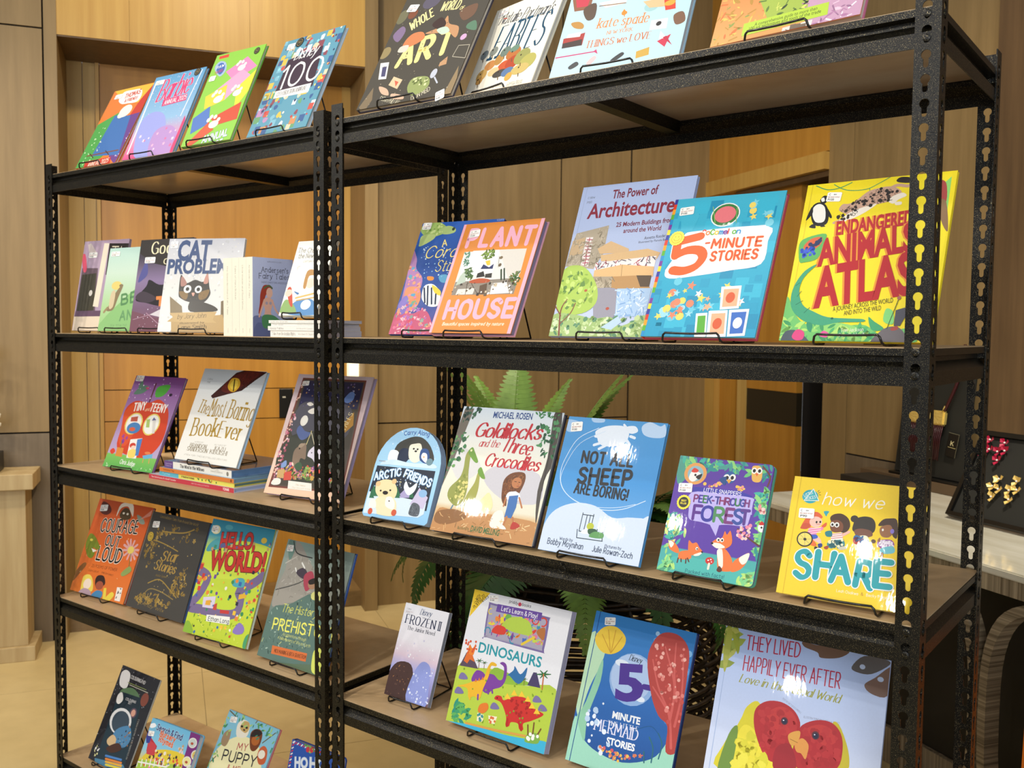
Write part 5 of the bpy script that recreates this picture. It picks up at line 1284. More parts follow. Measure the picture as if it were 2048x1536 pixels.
BOOKS.append(('melon', 'turquoise shrink-wrapped storybook with a rainbow spine and orange five on white', 'eye-level shelf of the right rack', ('R', 0.8574, 0.0323, 1.4925, -0.0036, 0.4514), (208.5, 275.4, 14), '#2fa3c4', dict(spine='#d94a2c', back='#c24a5a', pages='#e2c9c6', finish='w'),
 [(-74.8,248.6,27.7,16.7,4,'P100')], [(-81.2,192.8,15,'#f1e04a','#c9a92a','smile')], [
 ('G',-104.2,104.2,[(0,'#2a9cc0'),(137.7,'#35aac8'),(275.4,'#45b4cf')]),
 ('D',[-103.4,277,104.1,273.8,106.2,0,-101.1,-2.9],34,9,15,['#2791b6','#3fb6d2'],'q',4),
 ('D',[-103.4,277,104.1,273.8,106.2,0,-101.1,-2.9],30,5,9,['#2f9fc1'],'q',9),
 ('P',0,[-104.2,264.8,-98.2,264.8,-98.2,275.4,-104.2,275.4],'#3a3f9a'),
 ('P',0,[-104.2,254.2,-98.2,254.2,-98.2,264.8,-104.2,264.8],'#d8402c'),
 ('P',0,[-104.2,243.7,-98.2,243.7,-98.2,254.2,-104.2,254.2],'#f0a02c'),
 ('P',0,[-104.2,233.1,-98.2,233.1,-98.2,243.7,-104.2,243.7],'#5fae3c'),
 ('P',0,[-104.2,222.5,-98.2,222.5,-98.2,233.1,-104.2,233.1],'#2f8fc8'),
 ('P',0,[-104.2,211.9,-98.2,211.9,-98.2,222.5,-104.2,222.5],'#7a3f9a'),
 ('P',0,[-104.2,201.3,-98.2,201.3,-98.2,211.9,-104.2,211.9],'#f0d63c'),
 ('P',0,[-104.2,190.7,-98.2,190.7,-98.2,201.3,-104.2,201.3],'#3a3f9a'),
 ('P',0,[-104.2,180.1,-98.2,180.1,-98.2,190.7,-104.2,190.7],'#d8402c'),
 ('P',0,[-104.2,169.5,-98.2,169.5,-98.2,180.1,-104.2,180.1],'#f0a02c'),
 ('P',0,[-104.2,158.9,-98.2,158.9,-98.2,169.5,-104.2,169.5],'#5fae3c'),
 ('P',0,[-104.2,148.3,-98.2,148.3,-98.2,158.9,-104.2,158.9],'#2f8fc8'),
 ('P',0,[-104.2,137.7,-98.2,137.7,-98.2,148.3,-104.2,148.3],'#7a3f9a'),
 ('P',0,[-104.2,127.1,-98.2,127.1,-98.2,137.7,-104.2,137.7],'#f0d63c'),
 ('P',0,[-104.2,116.5,-98.2,116.5,-98.2,127.1,-104.2,127.1],'#3a3f9a'),
 ('P',0,[-104.2,105.9,-98.2,105.9,-98.2,116.5,-104.2,116.5],'#d8402c'),
 ('P',0,[-104.2,95.3,-98.2,95.3,-98.2,105.9,-104.2,105.9],'#f0a02c'),
 ('P',0,[-104.2,84.7,-98.2,84.7,-98.2,95.3,-104.2,95.3],'#5fae3c'),
 ('P',0,[-104.2,74.2,-98.2,74.2,-98.2,84.7,-104.2,84.7],'#2f8fc8'),
 ('P',0,[-104.2,63.6,-98.2,63.6,-98.2,74.2,-104.2,74.2],'#7a3f9a'),
 ('P',0,[-104.2,53,-98.2,53,-98.2,63.6,-104.2,63.6],'#f0d63c'),
 ('P',0,[-104.2,42.4,-98.2,42.4,-98.2,53,-104.2,53],'#3a3f9a'),
 ('P',0,[-104.2,31.8,-98.2,31.8,-98.2,42.4,-104.2,42.4],'#d8402c'),
 ('P',0,[-104.2,21.2,-98.2,21.2,-98.2,31.8,-104.2,31.8],'#f0a02c'),
 ('P',0,[-104.2,10.6,-98.2,10.6,-98.2,21.2,-104.2,21.2],'#5fae3c'),
 ('P',0,[-104.2,0,-98.2,0,-98.2,10.6,-104.2,10.6],'#2f8fc8'),
 ('P',1,[-69.8,197.3,-42.3,205.9,83.1,207.4,90.2,177.7,86.9,134.6,35.3,124.5,-21.2,116.6,-76,112.1,-88.4,126.4,-77.2,156.5],'#f4f2ee'),
 ('P',0,[2.8,207.9,84.8,209.7,84.8,187.7,8.6,182.4],'#f4f2ee'),
 ('P',0,[-89,129,-79.7,146.4,-56.5,112.8,-76,112.1],'#f4f2ee'),
 ('P',0,[65.6,130.6,90.6,148.7,86.9,134.6],'#f4f2ee'),
 ('T','H','C',-34.9,197.2,-28.5,196.8,9.8,'#d8402c'),
 ('T','H','o',-26.5,197.1,-20.2,196.7,9.8,'#e8823c'),
 ('T','H','C',-18.2,196.9,-11.9,196.6,9.8,'#5fae3c'),
 ('T','H','o',-10,196.8,-3.7,196.4,9.8,'#e9c23c'),
 ('T','H','m',-1.7,196.7,4.5,196.3,9.7,'#2f8fc8'),
 ('T','H','e',6.4,196.6,12.6,196.2,9.7,'#7a3f9a'),
 ('T','H','l',14.5,196.5,17.4,196.3,9.7,'#d8402c'),
 ('T','H','o',22.6,196.4,28.7,196,9.6,'#5fae3c'),
 ('T','H','n',30.6,196.3,36.7,195.9,9.6,'#2f8fc8'),
 ('T','k','5',-72.3,122.1,-18.1,133.9,63.1,'#e0642c','#f4f2ee',0.03,0),
 ('T','H','MINUTE',-9.8,169.7,79.7,169.8,17,'#dd5a2a','#f3d9b0',0.03,0),
 ('T','H','STORIES',-6.4,144.5,76.9,145.8,17.3,'#dd5a2a','#f3d9b0',0.03,0),
 ('L',0,[-22.2,179.9,-15.8,180.3],3.5,'#dd5a2a'),
 ('E',(1.4,235.5,27,24,0),'#f4f2ee'),
 ('E',(1.4,235.5,24.8,21.9,0),'#3f7f44'),
 ('E',(1.3,236,19.8,16.7,0),'#e77a80'),
 ('L',1,[-25.5,253.7,-14,219.3],1.3,'#8fc06a'),
 ('L',1,[20.6,249.8,25.2,217.7],1.2,'#8fc06a'),
 ('P',0,[-86.1,248.2,-59.9,254,-47.3,237.3,-54.8,206.7,-77.5,208.2],'#45b4cf'),
 ('D',[-55.9,110.2,-26.6,109.4,-13.3,33.9,-88.3,33.9],26,5,10,['#6cc6da','#f0d66a','#f08a6a','#9fd8e4'],'sd',4),
 ('D',[-18.4,84.7,79.6,106.3,80.7,59.4,-5,48.3],16,5,10,['#7fcfe0','#f4f2ee','#f0d66a','#f5b08a'],'s',7),
 ('D',[40.8,258.2,87,254.1,92,206.8,52.9,212],9,5,9,['#7fcfe0','#f0d66a'],'sd',8),
 ('P',0,[13.6,48.2,47.4,49.6,54.2,1.1,20.4,-0.7],'#f4f2ee'),
 ('P',0,[19.9,42.9,44.5,44.2,49.9,6.1,24.6,4.4],'#e8b48c'),
 ('P',0,[49.6,49.8,84.6,51.5,86.7,2.9,56.4,1.1],'#f4f2ee'),
 ('P',0,[55.1,45.1,80.9,46.4,82.2,7.4,59.8,5.8],'#3f6fc0'),
 ('P',0,[26.3,93.4,62.1,94.9,65.9,52.5,32.8,50.4],'#f4f2ee'),
 ('P',0,[31.9,88.5,58.8,89.5,61.4,56.8,35.8,55.1],'#e8b48c'),
 ('E',(46.8,72.7,8.1,10,0),'#d8603a'),
 ('E',(33.9,24.6,8.1,10.3,0),'#d8603a'),
 ('E',(69.3,25.9,7.9,10.1,0),'#f4f2ee'),
 ('P',0,[-8.6,43.5,12.1,44.8,19.2,0.2,-1.7,-1],'#f4f2ee'),
 ('P',0,[-4.1,38.7,10,39.6,15.4,4.8,0.9,3.7],'#5fae3c'),
 ]))
BOOKS.append(('atlas', 'yellow hardback animals atlas with leopard, penguin and crocodile, behind the right post', 'eye-level shelf of the right rack', ('R', 1.1065, 0.0535, 1.4882, -0.0794, 0.3418), (234.2, 273.1, 8), '#f2dc22', dict(spine='#e6cf2a', pages='#e9dcb0', finish='w'),
 [(-68.1,247,24.3,16.3,-5,'P120')], [], [
 ('P',0,[-109.1,0,-107.6,0,-107.6,273.1,-109.1,273.1],'#d8c024'),
 ('L',1,[-102.2,270.5,-82,261.5,-61.7,262.6,-42.7,270.3],1.7,'#4f9a5c'),
 ('L',1,[-72,269.8,-49.6,257.7,-18.3,255.7,1.9,264.3,17.6,273.2],1.4,'#4f9a5c'),
 ('L',0,[-12.1,257.5,-10.9,250.2],1.1,'#4f9a5c'),
 ('P',1,[-102.7,233.6,-92.2,240,-79.6,234,-72,216.4,-73.6,199.7,-91.9,198.6,-101.6,213.9],'#1c1c1e'),
 ('P',1,[-100.4,231,-91.7,237,-81.3,230.5,-76.9,212,-80.1,203.8,-91.8,204.7,-99.2,216.2],'#f3f0e6'),
 ('P',1,[-91.4,242.4,-86,251.2,-77.5,248.4,-78.5,241.2,-83.5,236.8],'#1c1c1e'),
 ('P',0,[-79.4,246.1,-72.2,244.2,-78.5,241.2],'#1c1c1e'),
 ('P',1,[-103.7,232.5,-109.7,209.7,-103.9,214.1,-99.8,223.6],'#1c1c1e'),
 ('P',1,[-78.7,231.5,-66.5,213.5,-68.6,210.1,-77.4,221.7],'#1c1c1e'),
 ('P',1,[-97,201.4,-101.9,196.4,-91,193.7,-91.9,199.1],'#1c1c1e'),
 ('P',1,[-81.8,200.3,-74.2,196.1,-82.1,195.5],'#1c1c1e'),
 ('P',1,[-89.7,245.9,-85.5,247.9,-83.2,241.6,-87.7,240.8],'#f3f0e6'),
 ('P',1,[-56,222.3,-52.1,232.7,-41,232.9,-28.7,238.9,-13.3,251.7,7.4,256.6,24.4,256,38.1,247.6,37.2,239.6,23.9,231.6,7.5,228.5,-13.1,223.3,-26.7,212.7,-40.7,204.3,-59.9,199.1,-62.8,202.5,-50.1,207.4,-42.3,213.9],'#c7a08a'),
 ('P',1,[-42.3,213.9,-26,222.1,3.2,228.9,-12,216.1,-32.1,206,-55.5,199.5],'#f0e6d6'),
 ('L',1,[16.7,251,30.4,257.7,47.4,254.8,55,258.6],5,'#c7a08a'),
 ('P',1,[28.1,266.1,34.6,271.2,51.5,268.2,50.7,260.2,33.9,262],'#2b2422'),
 ('P',1,[19.3,234.4,38.6,244.1,47.7,238.6,36.2,232.8,28.8,226.5],'#f0e6d6'),
 ('P',1,[31.6,228.6,40.9,228.9,41.6,224.2,33.4,223.8],'#f0e6d6'),
 ('D',[-54.8,222.2,-28.5,237.7,7.6,255.4,36,247.8,23.7,232.8,-13.3,224.5,-32.9,210.8,-58,200.9],95,1.6,3.2,['#2b2422','#3a2d28'],'cd',4),
 ('T','M','ENDANGERED',-56.3,179.4,60,190.4,22.4,'#e3912e'),
 ('T','M','ENDANGERED',-53.3,179.6,62.8,190.6,22.4,'#b3141f'),
 ('T','M','ANIMALS',-76.8,127.5,68.3,147.3,43.8,'#e3912e'),
 ('T','M','ANIMALS',-73.6,127.8,71.1,147.6,43.8,'#b3141f'),
 ('T','M','ATLAS',-70,57.2,77.4,78.2,63.9,'#e3912e'),
 ('T','M','ATLAS',-66.9,57.7,80.1,78.6,63.9,'#b3141f'),
 ('T','b','A JOURNEY ACROSS THE WORLD',-36.6,49.2,53.6,63,7.6,'#4a4a2a'),
 ('T','b','AND INTO THE WILD',-18.1,42.3,37.6,50.9,7.6,'#4a4a2a'),
 ('P',1,[-107.6,136.9,-112.9,166.1,-102.1,177.6,-70.7,182.7,-72,163.7,-77,140.3,-98.9,134.1],'#5fae5c'),
 ('P',1,[-104.9,160.8,-94.6,174.7,-76.6,177.1,-76.6,164,-93,153],'#d5623c'),
 ('D',[-103.7,160.8,-76.4,175.9,-80.3,159.4,-95.6,154.3],12,2,4,['#1f2f5a'],'d',2),
 ('D',[-107.6,156.2,-87.3,159.8,-80.9,149.9,-102.6,141.5],30,2,3.4,['#2346b8','#3a5fd0'],'d',3),
 ('P',1,[-112.5,-6.8,-119.1,46.9,-116.1,75.2,-99.2,46.8,-77.5,28.2,-42.2,30.6,-11.1,26.2,18.4,26.3,47.7,9.1,79.5,22.3,83.4,-4.2],'#6fbf6a'),
 ('P',1,[20.4,39.5,29.7,32.9,45.7,22.1,40.3,17.7,27.7,19.8],'#3f9f6a'),
 ('P',1,[45,52.6,55.8,48.1,58.8,28.6,44,32.9],'#7fcf78'),
 ('P',1,[-49.4,21.5,-29.1,30.6,6.6,21.8,-7.8,6.2,-37.9,5.8],'#8fd070'),
 ('D',[-110.6,-4.4,-114.7,42.2,-92,32.8,19.1,21.9,76.5,15.8,75.4,-3.3],60,6,12,['#4fae6a','#8fd070','#3f9a60','#b0df70'],'l',5),
 ('P',1,[-76.2,129.6,-94.1,107.8,-98,84.3,-87.9,60.7,-67.6,48.9,-43.7,39.7,-12.9,37.4,12.6,36.2,13.3,31.8,-24.7,30.6,-50.2,26,-80.6,32.8,-103.5,51.5,-110.3,75.1,-106.4,98.7,-94,119.6],'#3f9f78'),
 ('L',1,[-94.5,84.2,-99.7,74.9],0.9,'#1f6f54'),
 ('L',1,[-89.2,67.7,-99.5,60.8],0.9,'#1f6f54'),
 ('L',1,[-75.6,55.9,-83.1,46.7],0.9,'#1f6f54'),
 ('L',1,[-99.4,98.5,-105.5,93.9],0.9,'#1f6f54'),
 ('P',1,[-75.6,30.5,-66.2,28.3,-66,14.6,-72.4,19.1],'#2f8f68'),
 ('E',(-35.7,37.4,2.2,1.8,0),'#1f5f48'),
 ('P',1,[-110.1,-6.7,-109.4,14.2,-89.1,16.6,-64.6,-5.9],'#4a5560'),
 ('P',1,[-96.5,7.3,-89.5,19,-77.3,14.5,-77.4,3,-88.4,0.6],'#d8447f'),
 ('P',1,[-51.6,9,-46.4,17,-36.9,12.6,-40.1,5.8],'#e0569a'),
 ('P',1,[31.5,-4.1,40.6,15.5,55.4,24.3,72,20.1,83.2,-3.2],'#6a6468'),
 ('P',0,[59.5,50.3,72.8,54.5,76.3,43.7,69.2,25.4,60.2,25.4],'#4a4c58'),
 ('P',1,[56.7,22.1,65.2,25.4,67,20.1,58.4,17.8],'#a5453f'),
 ('L',0,[62.2,72,50.9,21],1.1,'#3a4a2a'),
 ('E',(61.6,69.8,2.8,3.1,0),'#a5625a'),
 ('T','t','Tom Jackson',-18.3,15.4,16.1,17.1,5.3,'#f6f3e0'),
 ('T','t','Sam Caldwell',-20.9,7.8,17.9,8.7,5.3,'#f6f3e0'),
 ('P',0,[96.2,249.6,109.8,263.9,111.1,196.9,102.1,206.5],'#8ccf6a'),
 ('P',1,[93.3,256.7,103.5,253.3,107.5,223.8,99.2,213.4],'#a5453f'),
 ('P',1,[97.6,224.7,107.8,221.6,116.1,174.5,103.9,193],'#8a6a48'),
 ]))
BOOKS.append(('tiny', 'purple picture book with a big red apple house and round windows', 'third shelf of the left rack', ('L', 0.3096, 0.0675, 1.0772, 0.0688, 0.4243), (237.4, 297.4, 9), '#8d4f8f', dict(spine='#7a4a8c'),
 [(-94.5,288.1,36.8,19.1,0,'P100')], [], [
 ('G',-118.7,118.7,[(0,'#5fae54'),(41.6,'#7fbf5a'),(44.6,'#b9a5c6'),(148.7,'#a986b4'),(297.4,'#7a3f86')]),
 ('P',1,[-96.9,122.9,-110.6,183.6,-76.5,213.7,-8.3,211.8,34.3,224,90.1,195.2,113.1,137.4,110.2,84,68.6,43.5,-12.2,41.9,-83.4,63.2],'#cf4423'),
 ('P',1,[-99,133.9,-107.5,178.2,-70.3,202.8,-27.7,127.7,-46,71.6,-84.5,79.5],'#d9542c'),
 ('L',1,[-8.9,273.3,-9.8,214.5],6.1,'#5a2d3a'),
 ('P',1,[9.4,232.2,5.1,262.7,52.6,273.1,62.3,262.5,43.7,236.6],'#4f9f3c'),
 ('P',1,[-99.6,236.4,-71.4,265,-35.4,260.9,-57.5,240.1],'#5a7a6a'),
 ('P',1,[-85.9,275.8,-76.6,281.9,-62.1,248.4,-85.9,252.9],'#5a7a6a'),
 ('E',(-42.1,257.8,8.2,4.4,0),'#b5436a'),
 ('T','k','TINY',-70.9,181.4,-18.8,188.9,24.8,'#f6f1e8'),
 ('T','p','and',-15.9,183.6,5.4,187,10.7,'#f2c9a0'),
 ('T','k','TEENY',7.6,186,81.2,184.9,24.4,'#f6f1e8'),
 ('E',(-45.8,141.8,40.5,35.1,0),'#e6cf6a'),
 ('E',(-45.8,141.8,34.8,30.9,0),'#efe9e2'),
 ('E',(-38,128,32.3,18,0),'#4a7fb5'),
 ('E',(-42.3,123.9,14.5,6.3,0),'#d8603c'),
 ('P',0,[-67.7,161,-36.7,165.7,-31.7,149.4,-64.1,147.3],'#b5533f'),
 ('E',(38.8,144.2,37.7,34.6,0),'#e6cf6a'),
 ('E',(38.8,144.2,32.2,30.4,0),'#f0efe6'),
 ('P',0,[9.4,157.6,23.7,161.2,34.3,134.7,18.6,133.6],'#a9c06a'),
 ('P',0,[37,159.3,51.3,163,67.7,118.1,56.1,117.3],'#d9d4cc'),
 ('P',0,[34.5,156.4,39,167.6,53.3,159.3],'#6a6a9a'),
 ('P',0,[-32.4,91.8,21.1,99.6,24.5,35.5,-20.5,34.8],'#efe9df'),
 ('P',0,[-0.5,94.2,21.7,98.6,31,45.6,15.4,44.3],'#4a7fc0'),
 ('E',(-11.6,74.3,14.3,8.3,0),'#c9402f'),
 ('E',(-6.5,68.3,10.3,6.2,0),'#f2cdb5'),
 ('P',1,[-21,57.4,9.2,62.5,14.4,38.9,-13.8,37.5],'#f0d26a'),
 ('P',0,[-81.8,63.3,-49.5,63.2,-43.2,35,-76.2,36.5],'#d98a3a'),
 ('L',1,[-65.6,61.9,-71.2,86.1],3.3,'#4f8f3c'),
 ('D',[-87.1,98.6,-54.5,101,-46.4,79.8,-70.7,77.9],5,5,7,['#8f3f9a'],'f',2),
 ('P',0,[50.4,47.3,93.6,56.2,96.7,43.3,59.9,37.5],'#6aaed0'),
 ('L',0,[59.9,37.5,61.7,27.1],3.2,'#d99a5a'),
 ('L',0,[86.2,40.8,90.6,27],3.2,'#d99a5a'),
 ('E',(69.3,56.8,13.8,4.1,0),'#e07f4a'),
 ('D',[-122.2,294.5,116.9,295.2,102,217.7,-126.5,211.1],26,1,2.4,['#f0dcf2'],'ds',5),
 ('D',[-112.8,11.5,110.8,10.6,108.7,0,-111.6,-2],16,2,4,['#7fcf6a','#d9e6c0'],'l',6),
 ('P',1,[-109.9,50,-98.2,59.2,-83.9,49.5,-95.6,40.3],'#d8452f'),
 ('T','h','Chris Judge',-42.6,15.1,29.3,12.5,13.2,'#f4f3ea'),
 ('E',(77.7,241.1,7.8,4.8,0),'#2d2233'),
 ]))
BOOKS.append(('boring', 'cream hardback with gold fairy-tale lettering and a dragon eye on top', 'third shelf of the left rack', ('L', 0.7059, 0.0594, 1.1342, -0.0033, 0.3892), (277.7, 268.9, 11), '#e4e2dc', dict(spine='#b9cfe0', pages='#b7d2e8', finish='m'),
 [], [], [
 ('G',-138.9,138.9,[(0,'#ece9e0'),(161.4,'#e4e2dc'),(268.9,'#c9d3dc')]),
 ('P',0,[-69.3,189.1,10.4,261.1,43.9,269.9,140.5,267.5,101.9,242.3,58.3,210.7,4.1,198,-57.7,182.2],'#3a1512'),
 ('P',1,[-32.3,208.8,-4.6,245.4,53.2,266.2,120,265.2,75.4,236.3,24,204],'#5a1d16'),
 ('D',[-31,206.3,11.6,258.6,133.5,267.2,70.4,216.3],60,2,5,['#7a2a1c','#2a0d0c','#4a1812'],'c',4),
 ('P',1,[-8.4,222.5,-0.1,244,30.7,243.3,43.7,224.9,30.1,206.8,6.6,208.2],'#d9a92c'),
 ('P',1,[0.6,222.9,7.1,237.3,28.7,236.7,32.6,216.9,16.6,211.2],'#e9c94a'),
 ('L',1,[12.9,241,23,209],4.3,'#1a0d08'),
 ('T','s','The',-108.3,142.2,-60.5,135.2,35.1,'#a8862e'),
 ('T','s','Most',-51,132.3,16.4,132.3,50.3,'#a8862e'),
 ('T','s','Boring',33.3,132,139.3,128.2,50.4,'#a8862e'),
 ('T','s','Book',-101.8,71.1,9,77.4,49.7,'#a8862e'),
 ('T','s','Ever',17.5,75.7,115.4,74.1,45.2,'#a8862e'),
 ('T','n','WORDS BY',-71.7,52.7,-32.4,53,3.8,'#8a8270'),
 ('T','s','BRANDON',-87.9,38.4,-13.2,39.1,11.2,'#6f5a2a'),
 ('T','s','SANDERSON',-95.7,27.8,-3.3,27.8,11.2,'#6f5a2a'),
 ('T','n','PICTURES BY',18.7,51.5,70.7,53.1,3.7,'#8a8270'),
 ('T','s','KAZU',25.5,38.6,70.6,38.8,11,'#6f5a2a'),
 ('T','s','KIBUISHI',9.4,28.5,83.3,28.6,11,'#6f5a2a'),
 ('T','n','#1 NEW YORK TIMES BESTSELLING CREATORS',-101,14,92.1,14.3,4.1,'#8a8270'),
 ('T','n','C BBW',-110,235.9,-85.7,235.4,5,'#777'),
 ('T','n','P90',-106.2,225.7,-92.6,225.8,5,'#555'),
 ]))
BOOKS.append(('unicorn', 'thick peach hardback with a dark forest scene of horned horses inside a scalloped frame', 'third shelf of the left rack', ('L', 1.0742, 0.0799, 1.0802, 0.0994, 0.408), (255.8, 325.7, 15), '#e2c6bf', dict(spine='#dcc0ba', back='#c9b4d0', pages='#cbbfe0', finish='w'),
 [(-93.5,300.2,23.1,13.1,4,'P100')], [], [
 ('G',-127.9,127.9,[(0,'#efc9a8'),(130.3,'#e6c8bc'),(325.7,'#d9c6d0')]),
 ('P',0,[-109.4,315.6,107.2,316,127.6,23.7,-117.4,16.2],'#7a3f33'),
 ('P',0,[-103.9,311.8,103.3,312,122.5,27.9,-111.8,20.5],'#5a4a3f'),
 ('P',0,[-98.1,308,100,308,117.5,31,-105.6,24.4],'#4a4338'),
 ('P',0,[-96.5,308.1,99.6,309.3,102,238.5,-95.9,235.4],'#2a2a4c'),
 ('P',1,[-91.2,240.9,-9.3,250.4,83,240,81.5,155,-84.4,153.2],'#54525c'),
 ('P',1,[-106.5,141.3,-13.5,173.4,77.2,149.8,86.8,53.1,-95.8,45.8],'#3d3f34'),
 ('E',(-61.9,198.4,12.2,14.6,0),'#ece6da'),
 ('E',(-58.7,198.6,9.7,11.6,0),'#f4efe4'),
 ('P',1,[-69.4,244.7,-57.8,249.2,-45.8,243.3,-57.3,238.8],'#ece6da'),
 ('P',1,[-58.5,224.5,-39.3,234.6,-22.3,223.9,-42.8,217.6],'#ece6da'),
 ('D',[-98.3,304,97.4,306.7,95.1,240.7,-89.3,235.8],60,1.2,3,['#8f9ad8','#d8d4ea','#6a5a8f','#b58a5a'],'ds',4),
 ('P',1,[-55.8,74.4,-66,113.8,-50.2,132.8,-33.1,139.1,-23.9,114.7,-20.7,97.4,-37.3,98.5,-38.4,76],'#8a7460'),
 ('P',1,[-55.7,129.8,-48.9,137.9,-35.3,136.4,-47.5,125.4],'#a58f78'),
 ('E',(-49.5,124,2.5,2.5,0),'#2a221c'),
 ('L',1,[-30.6,136.8,-26.1,172.6],2.2,'#d9c98a'),
 ('P',1,[-16.5,107.7,-14.1,122.9,8.6,139.7,33.7,131.6,38,102.3,26.7,81.7,4.2,99.5,-10.4,104.5],'#e4dcea'),
 ('L',1,[-3,136.3,-24.2,167.6],1.7,'#efe2c0'),
 ('E',(-5.1,116.1,1.9,1.7,0),'#3a3040'),
 ('P',1,[-77.2,169.1,-70,185,-48.3,171,-27.4,167.4,-37.7,151.4,-55.9,147.6],'#5a6a9c'),
 ('D',[-94.8,43.4,-93.7,91.3,-29,76.8,48.4,90.9,93.6,51.3],120,3,9,['#d8543f','#e98a9a','#f0d8c0','#5f7a3a','#c9a04a','#7f5a8f','#8fae5a'],'flp',5),
 ('D',[-109.3,29.5,-116.4,115,-109.7,219,-94.6,214.6,-94.3,101.4,-95.5,28.3],60,2,5,['#d98a9a','#f0c9d0','#b5566a'],'fds',6),
 ('P',1,[-95.4,78.5,-83.1,89.7,-77.4,75.1,-91.5,68.8],'#7f9acb'),
 ('P',0,[-102.5,62.8,-81,67.2,-74.7,42.8,-98,43.1],'#c9a46a'),
 ('P',0,[-77.2,57.5,-53.7,64.6,-47.6,40.4,-72.8,38],'#cf4f3f'),
 ('P',1,[-49.7,80,-33.6,88.8,-21,72.5,-37.9,66.1],'#3f5a3f'),
 ('D',[-51.4,67.3,-21,72.5,-14.2,46,-39.1,43.6],30,2,4,['#d9b98a','#4a3a2a'],'b',8),
 ('P',0,[-55,38.4,23.6,38.6,31,18.7,-50.3,17.9],'#efe9dc'),
 ('T','i','Emily Hawkins',-26.9,28.8,5.3,28.3,3.8,'#b5a26a'),
 ('T','i','The Unicorn Atlas',-38.2,20.3,23.6,21.6,4.2,'#c9b98a'),
 ('P',1,[-111.6,26.8,-103.5,40.1,-83.3,39.5,-81.8,27.2,-100,22.9],'#f0e8dc'),
 ('P',0,[72.3,199.2,95.5,230.6,104.2,196.2,83.8,175],'#b8862f'),
 ('T','s','TALES',82.1,179.9,94.1,225.5,14.7,'#e9d9a0'),
 ('P',1,[50.6,261.1,65.3,282.3,80,280.4,81.4,262.7,66,253],'#6f8fd0'),
 ('D',[-107.2,311.7,-97.9,312.1,-106.4,22.3,-114.5,19],40,2.4,2.6,['#e9b9a5'],'d',3),
 ]))
